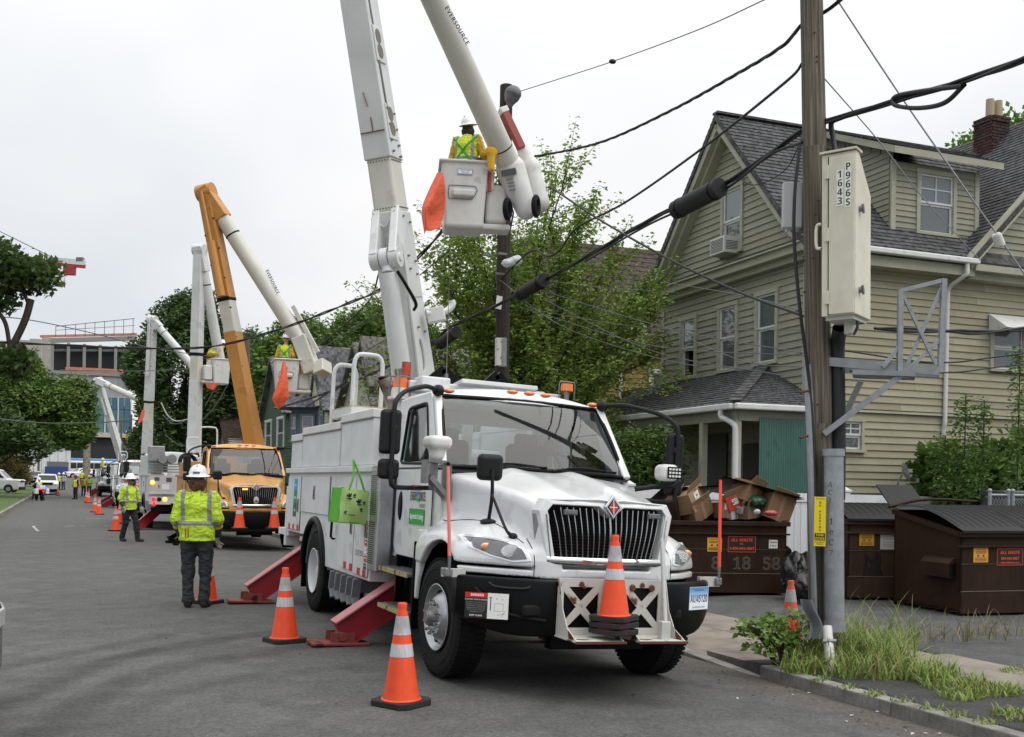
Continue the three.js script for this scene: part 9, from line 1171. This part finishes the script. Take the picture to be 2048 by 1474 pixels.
{
const bc = car('parked_car', 'black car whose front corner with clear headlight pokes in at the left edge', 'car', [-1.56, -0.04, -6.78], Math.PI - 0.12, { L: 4.5, W: 1.8, H: 1.45, hood: 0.92, cab: [-1.7, 0.95, -1.1, 0.2], fo: 0.85, ro: 0.9, cell: 0.04, paint: phys(0.008, 0.009, 0.011, 0.25, 0, { clearcoat: 1 }) });
bc.getObjectByName('body'); mesh('corner_lamp', iso((x, y, z) => Math.max(bodyF(4.5, 1.8, 1.45, [-1.7, 0.95, -1.1, 0.2], 0.92)(x, y, z) - 0.015, Math.abs(y - 0.73) - 0.065, 1.75 - z, x + 0.45), [-1, 0.6, 1.6], [-0.3, 0.9, 2.4], 0.015), M.reflector, bc); mesh('corner_indicator', B().sph(-0.84, 0.735, 2.12, 0.05, 0.03, 0.05).geo(), M.amber, bc);
const van = car('van', 'white van parked across the left driveway with its nose to the street', 'van', [-6.4, gy(-7.2, -108) + 0.02, -108.5], 1.35, { L: 5.6, W: 2.0, H: 2.15, hood: 1.25, cab: [-2.8, 1.75, -2.75, 0.9], fo: 0.95, ro: 1.2, cell: 0.06, van: 1, paint: M.white });
car('pickup_truck', 'white pickup driving towards us with lit headlights at far left', 'pickup truck', [-1.55, gy(-1.5, -108), -109], 0, { L: 5.5, W: 2.0, H: 1.95, hood: 1.25, cab: [-1.2, 1.0, -0.9, 0.3], fo: 1, ro: 1.2, cell: 0.06, lit: 1, paint: M.white });
car('small_car', 'small white car behind the far workers group', 'car', [4.4, gy(4.4, -118), -118], 0, { L: 4.4, W: 1.8, H: 1.6, hood: 1.0, cab: [-1.9, 0.9, -1.5, 0.2], fo: 0.85, ro: 0.9, cell: 0.07, paint: M.white }); car('small_car', 'pale car beyond the pickup under the left trees', 'car', [-3.4, gy(-3.4, -140) , -140], 0.2, { L: 4.4, W: 1.8, H: 1.7, hood: 1.0, cab: [-1.9, 0.9, -1.5, 0.2], fo: 0.85, ro: 0.9, cell: 0.07, paint: M.galv }); car('small_car', 'white car turning before the front of the bus', 'car', [2.2, rise(-176) - 0.1, -176], -1.3, { L: 4.5, W: 1.8, H: 1.6, hood: 1.0, cab: [-1.7, 0.8, -1.3, 0.2], fo: 0.85, ro: 0.9, cell: 0.08, paint: M.white });
const bus = thing('bus', 'white and blue city bus crossing at the far end of the street', 'bus', [-0.6, rise(-192), -192], 0.1), wn = B(); mesh('body', B().box(6, 1.5, 0, 12, 2.2, 2.5, { r: 0.2 }).geo(), M.white, bus); mesh('roof', B().box(6.2, 2.75, 0, 11, 0.5, 2.3, { r: 0.15 }).geo(), mat(0.12, 0.30, 0.50, 0.5), bus); for (let i = 0; i < 8; i++) mesh('window', B().box(1.6 + i * 1.35, 1.75, 1.26, 1.25, 0.95, 0.05).geo(), M.glassdark, bus); mesh('windshield', B().box(0.02, 1.6, 0, 0.06, 1.3, 2.2).geo(), M.glassdark, bus); for (const x of [2.2, 9]) mesh('wheel', B().cyl([x, 0.45, 1.1], [x, 0.45, 1.3], 0.5, 0.5, 18).geo(), M.rubber, bus);
const mc = thing('motorcycle', 'police motorcycle with red and blue lights ridden away up the left lane', 'motorcycle', gp(78, 999), Math.PI + 0.25), s = 1.0; for (const q of [-0.75, 0.8]) mesh('wheel', B().add(new THREE.TorusGeometry(0.27, 0.07, 8, 24), xf(0, 0.34, q, 0, Math.PI / 2)).cyl([-0.05, 0.34, q], [0.05, 0.34, q], 0.16, 0.16, 14).geo(), M.rubber, mc); mesh('frame', B().box(0, 0.62, 0, 0.34, 0.4, 1.1, { r: 0.1 }).box(0, 0.95, 0.6, 0.5, 0.5, 0.25, { r: 0.1 }).tube([[-0.4, 1.15, 0.45], [0, 1.1, 0.6], [0.4, 1.15, 0.45]], 0.025).bar([0, 0.34, 0.8], [0, 1.0, 0.55], 0.12, 0.06).geo(), M.black, mc); mesh('pannier', B().box(-0.36, 0.7, -0.7, 0.26, 0.4, 0.55, { r: 0.06 }).box(0.36, 0.7, -0.7, 0.26, 0.4, 0.55, { r: 0.06 }).box(0, 0.98, -0.85, 0.42, 0.3, 0.36, { r: 0.06 }).geo(), M.white, mc); mesh('blue_light', B().box(-0.24, 0.96, -1.05, 0.16, 0.1, 0.08).box(0.3, 1.15, -0.95, 0.14, 0.12, 0.1).geo(), M.blueglow, mc); mesh('red_light', B().box(0.2, 0.86, -1.05, 0.16, 0.1, 0.08).box(-0.05, 0.72, -1.03, 0.12, 0.08, 0.05).geo(), M.redglow, mc);
person('motorcycle officer in lime vest and white helmet riding the police motorcycle', mc.position.clone().add(V(0, -0.12, 0)), Math.PI + 0.25, { far: 1, cell: 0.035, shirt: M.navy, pants: M.navy, vest: M.hivizY, away: 1, pose: { wl: [-0.34, 1.15, 0.42], wr: [0.34, 1.15, 0.42], el: [-0.36, 1.18, 0.16], er: [0.36, 1.18, 0.16], kl: [-0.30, 0.72, 0.42], kr: [0.30, 0.72, 0.42], al: [-0.38, 0.22, 0.18], ar: [0.38, 0.3, 0.2] } });
}
// ------------------------------------------------------------ buildings closing the street, the crane
{
const pan = mat(0.48, 0.46, 0.42, 0.8, 0, { map: rep(T.side, 0.2) }), cn = mat(0.26, 0.25, 0.23, 0.9), or = mat(0.62, 0.24, 0.17, 0.8, 0, { map: rep(T.stain, 0.3) }), dk = mat(0.02, 0.022, 0.026, 0.8);
const c = thing('construction_site', 'long pale building under construction with open dark floors above the left trees', 'building', [-34, rise(-200), -262], -0.05), y0 = 27;
for (let i = 0; i < 12; i++) mesh('panel', B().box(2 + i * 2.55, y0 / 2 + 2 + Math.max(0, i - 8) * 0.4, 0, 2.5, y0 + 2, 0.3).geo(), pan, c);
mesh('slab', B().box(16, 5, -6, 36, 10, 10).geo(), dk, c); 
const f = thing('unfinished_building', 'concrete frame with open floors and orange safety netting under the roof railing', 'building', [-3.2, rise(-200), -240], -0.05);
for (let i = 0; i < 6; i++) mesh('column', B().box(0.4 + i * 3.1, 24.6, 0.2 - i * 0.15, 0.6, 6.6, 0.6).geo(), cn, f); mesh('floor_slab', B().bar([0, 28.2, 0], [17, 29.8, -0.6], 0.9, 0.9).box(8, 21.6, -2, 17, 0.7, 6).geo(), cn, f); mesh('open_floor', B().box(8.5, 24.8, -4, 17, 6.2, 4).geo(), dk, f); mesh('ceiling_beam', B().bar([0, 26.3, -0.8], [17, 27.2, -1.2], 0.4, 0.5).geo(), M.grey, f); mesh('netting', B().bar([-2, 28.9, 0.3], [17, 30.6, -0.3], 0.06, 0.55).box(9.5, 22.4, 0.9, 13, 0.8, 0.06).geo(), or, f); const ra = B(); for (let i = 0; i < 9; i++) ra.bar([1 + i * 1.9, 29.2 + i * 0.17, 0.2], [1 + i * 1.9, 31.2 + i * 0.34, 0.2], 0.13, 0.13); ra.bar([1, 31.2, 0.2], [16.5, 33.9, 0.2], 0.13, 0.13).bar([1, 30.4, 0.2], [16.5, 32.4, 0.2], 0.1, 0.1); ra.build('railing', M.grey, f); mesh('wrapped_wall', B().box(8, 18.2, 0.4, 15, 6.4, 0.4).geo(), mat(0.42, 0.43, 0.45, 0.5, 0, { map: rep(T.stain, 0.12) }), f); mesh('lower_wall', B().box(8, 8, -1.5, 16, 16, 2).geo(), dk, f);
const g = thing('glass_facade', 'blue green glass facade with white mullions behind the leaning white boom', 'building', [2.2, rise(-200), -222], -0.05); for (let i = 0; i < 8; i++) for (let j = 0; j < 3; j++) { const q = hash(i, j, 3); mesh('glass_panel', B().box(0.6 + i * 1.2, 9.6 + j * 2.4, 0, 1.1, 2.3, 0.2).geo(), mat(0.05 + 0.05 * q, i < 2 ? 0.09 : 0.13 + 0.07 * q, i < 2 ? 0.25 : 0.14 + 0.08 * (1 - q), 0.4), g); } for (let i = 0; i < 5; i++) mesh('mullion', B().box(0.1 + i * 2.4, 12, 0.2, 0.2, 7.4, 0.2).geo(), M.white2, g); mesh('ledge', B().box(6.5, 8.1, 0.3, 9.5, 0.9, 1.2).geo(), mat(0.5, 0.46, 0.38, 0.8), g); mesh('dark_base', B().box(4, 3.6, -1.5, 15, 8, 3).geo(), dk, g);
const pb = thing('purple_banner_wall', 'dark building with a violet banner panel beyond the bus', 'building', [-0.6, rise(-200), -207]); mesh('wall', B().box(4, 2.6, 0, 11, 5.6, 2).geo(), dk, pb); mesh('banner', B().box(2.4, 6.4, 0.2, 4.2, 2.7, 0.2).geo(), mat(0.13, 0.11, 0.55, 0.7), pb);
const gw = thing('garage', 'long white corrugated garage wall behind the far parked cars', 'garage', [-6.5, rise(-190), -186]); mesh('wall', B().box(3.6, 2.4, 0, 7.4, 4.4, 3).geo(), M.vinyl, gw); mesh('roof', B().box(3.6, 4.7, 0, 7.8, 0.3, 3.6).geo(), mat(0.30, 0.23, 0.18, 0.8, 0, { map: rep(T.rust, 0.3) }), gw); mesh('door', B().box(5.4, 1.2, 1.55, 3.2, 2.2, 0.1).geo(), M.grey, gw); for (let i = 0; i < 6; i++) mesh('wall_seam', B().box(0.6 + i * 1.2, 2.6, 1.52, 0.06, 3.9, 0.05).geo(), M.galv, gw);
const bl = thing('street_banner', 'blue banner fence beside the front of the bus', 'banner', [-2.6, rise(-185), -184]); mesh('banner', B().box(1.3, 0.9, 0, 3.4, 1.3, 0.05).geo(), mat(0.03, 0.05, 0.2, 0.6), bl);
const W = (px, py, d = 262) => P(px, py, d), cr = thing('tower_crane', 'red and white tower crane arm tip above the left tree', 'crane', W(130, 525)), L = (p) => cr.worldToLocal(W(...p));
mesh('jib', B().bar(L([60, 521]), L([170, 533]), 0.8, 0.9, UP).geo(), mat(0.45, 0.02, 0.04, 0.5), cr); mesh('jib_top', B().bar(L([96, 519]), L([170, 526]), 1.0, 1.3, UP).geo(), M.white2, cr); mesh('counterweight', B().bar(L([128, 541]), L([150, 542]), 1.4, 2.1, UP).geo(), mat(0.35, 0.03, 0.04, 0.6), cr); mesh('winch', B().bar(L([154, 519]), L([167, 519]), 1.2, 0.9, UP).geo(), M.grey, cr); mesh('tie_rod', B().cyl(L([-30, 448]), L([112, 518]), 0.13).sph(...L([66, 496]).toArray(), 0.3).sph(...L([92, 508]).toArray(), 0.3).geo(), M.galv, cr); decal('crane_lettering', cr, 4.2, 0.9, new THREE.Matrix4().makeRotationY(-TH + 0).setPosition(L([106, 521.5, 261])), (x, w, h) => text(x, 'POTAIN', w / 2, h / 2, h * 0.9, '#222'), 96, CLEAR);
mesh('mast', B().bar(L([-160, 521]), L([60, 521]), 0.8, 0.9, UP).bar(L([-120, 500]), V(L([-120, 520]).x, -60, L([-120, 520]).z), 2, 2, [1, 0, 0]).geo(), mat(0.45, 0.02, 0.04, 0.5), cr);
}
scene.updateMatrixWorld(true);
renderer.render(scene, camera);
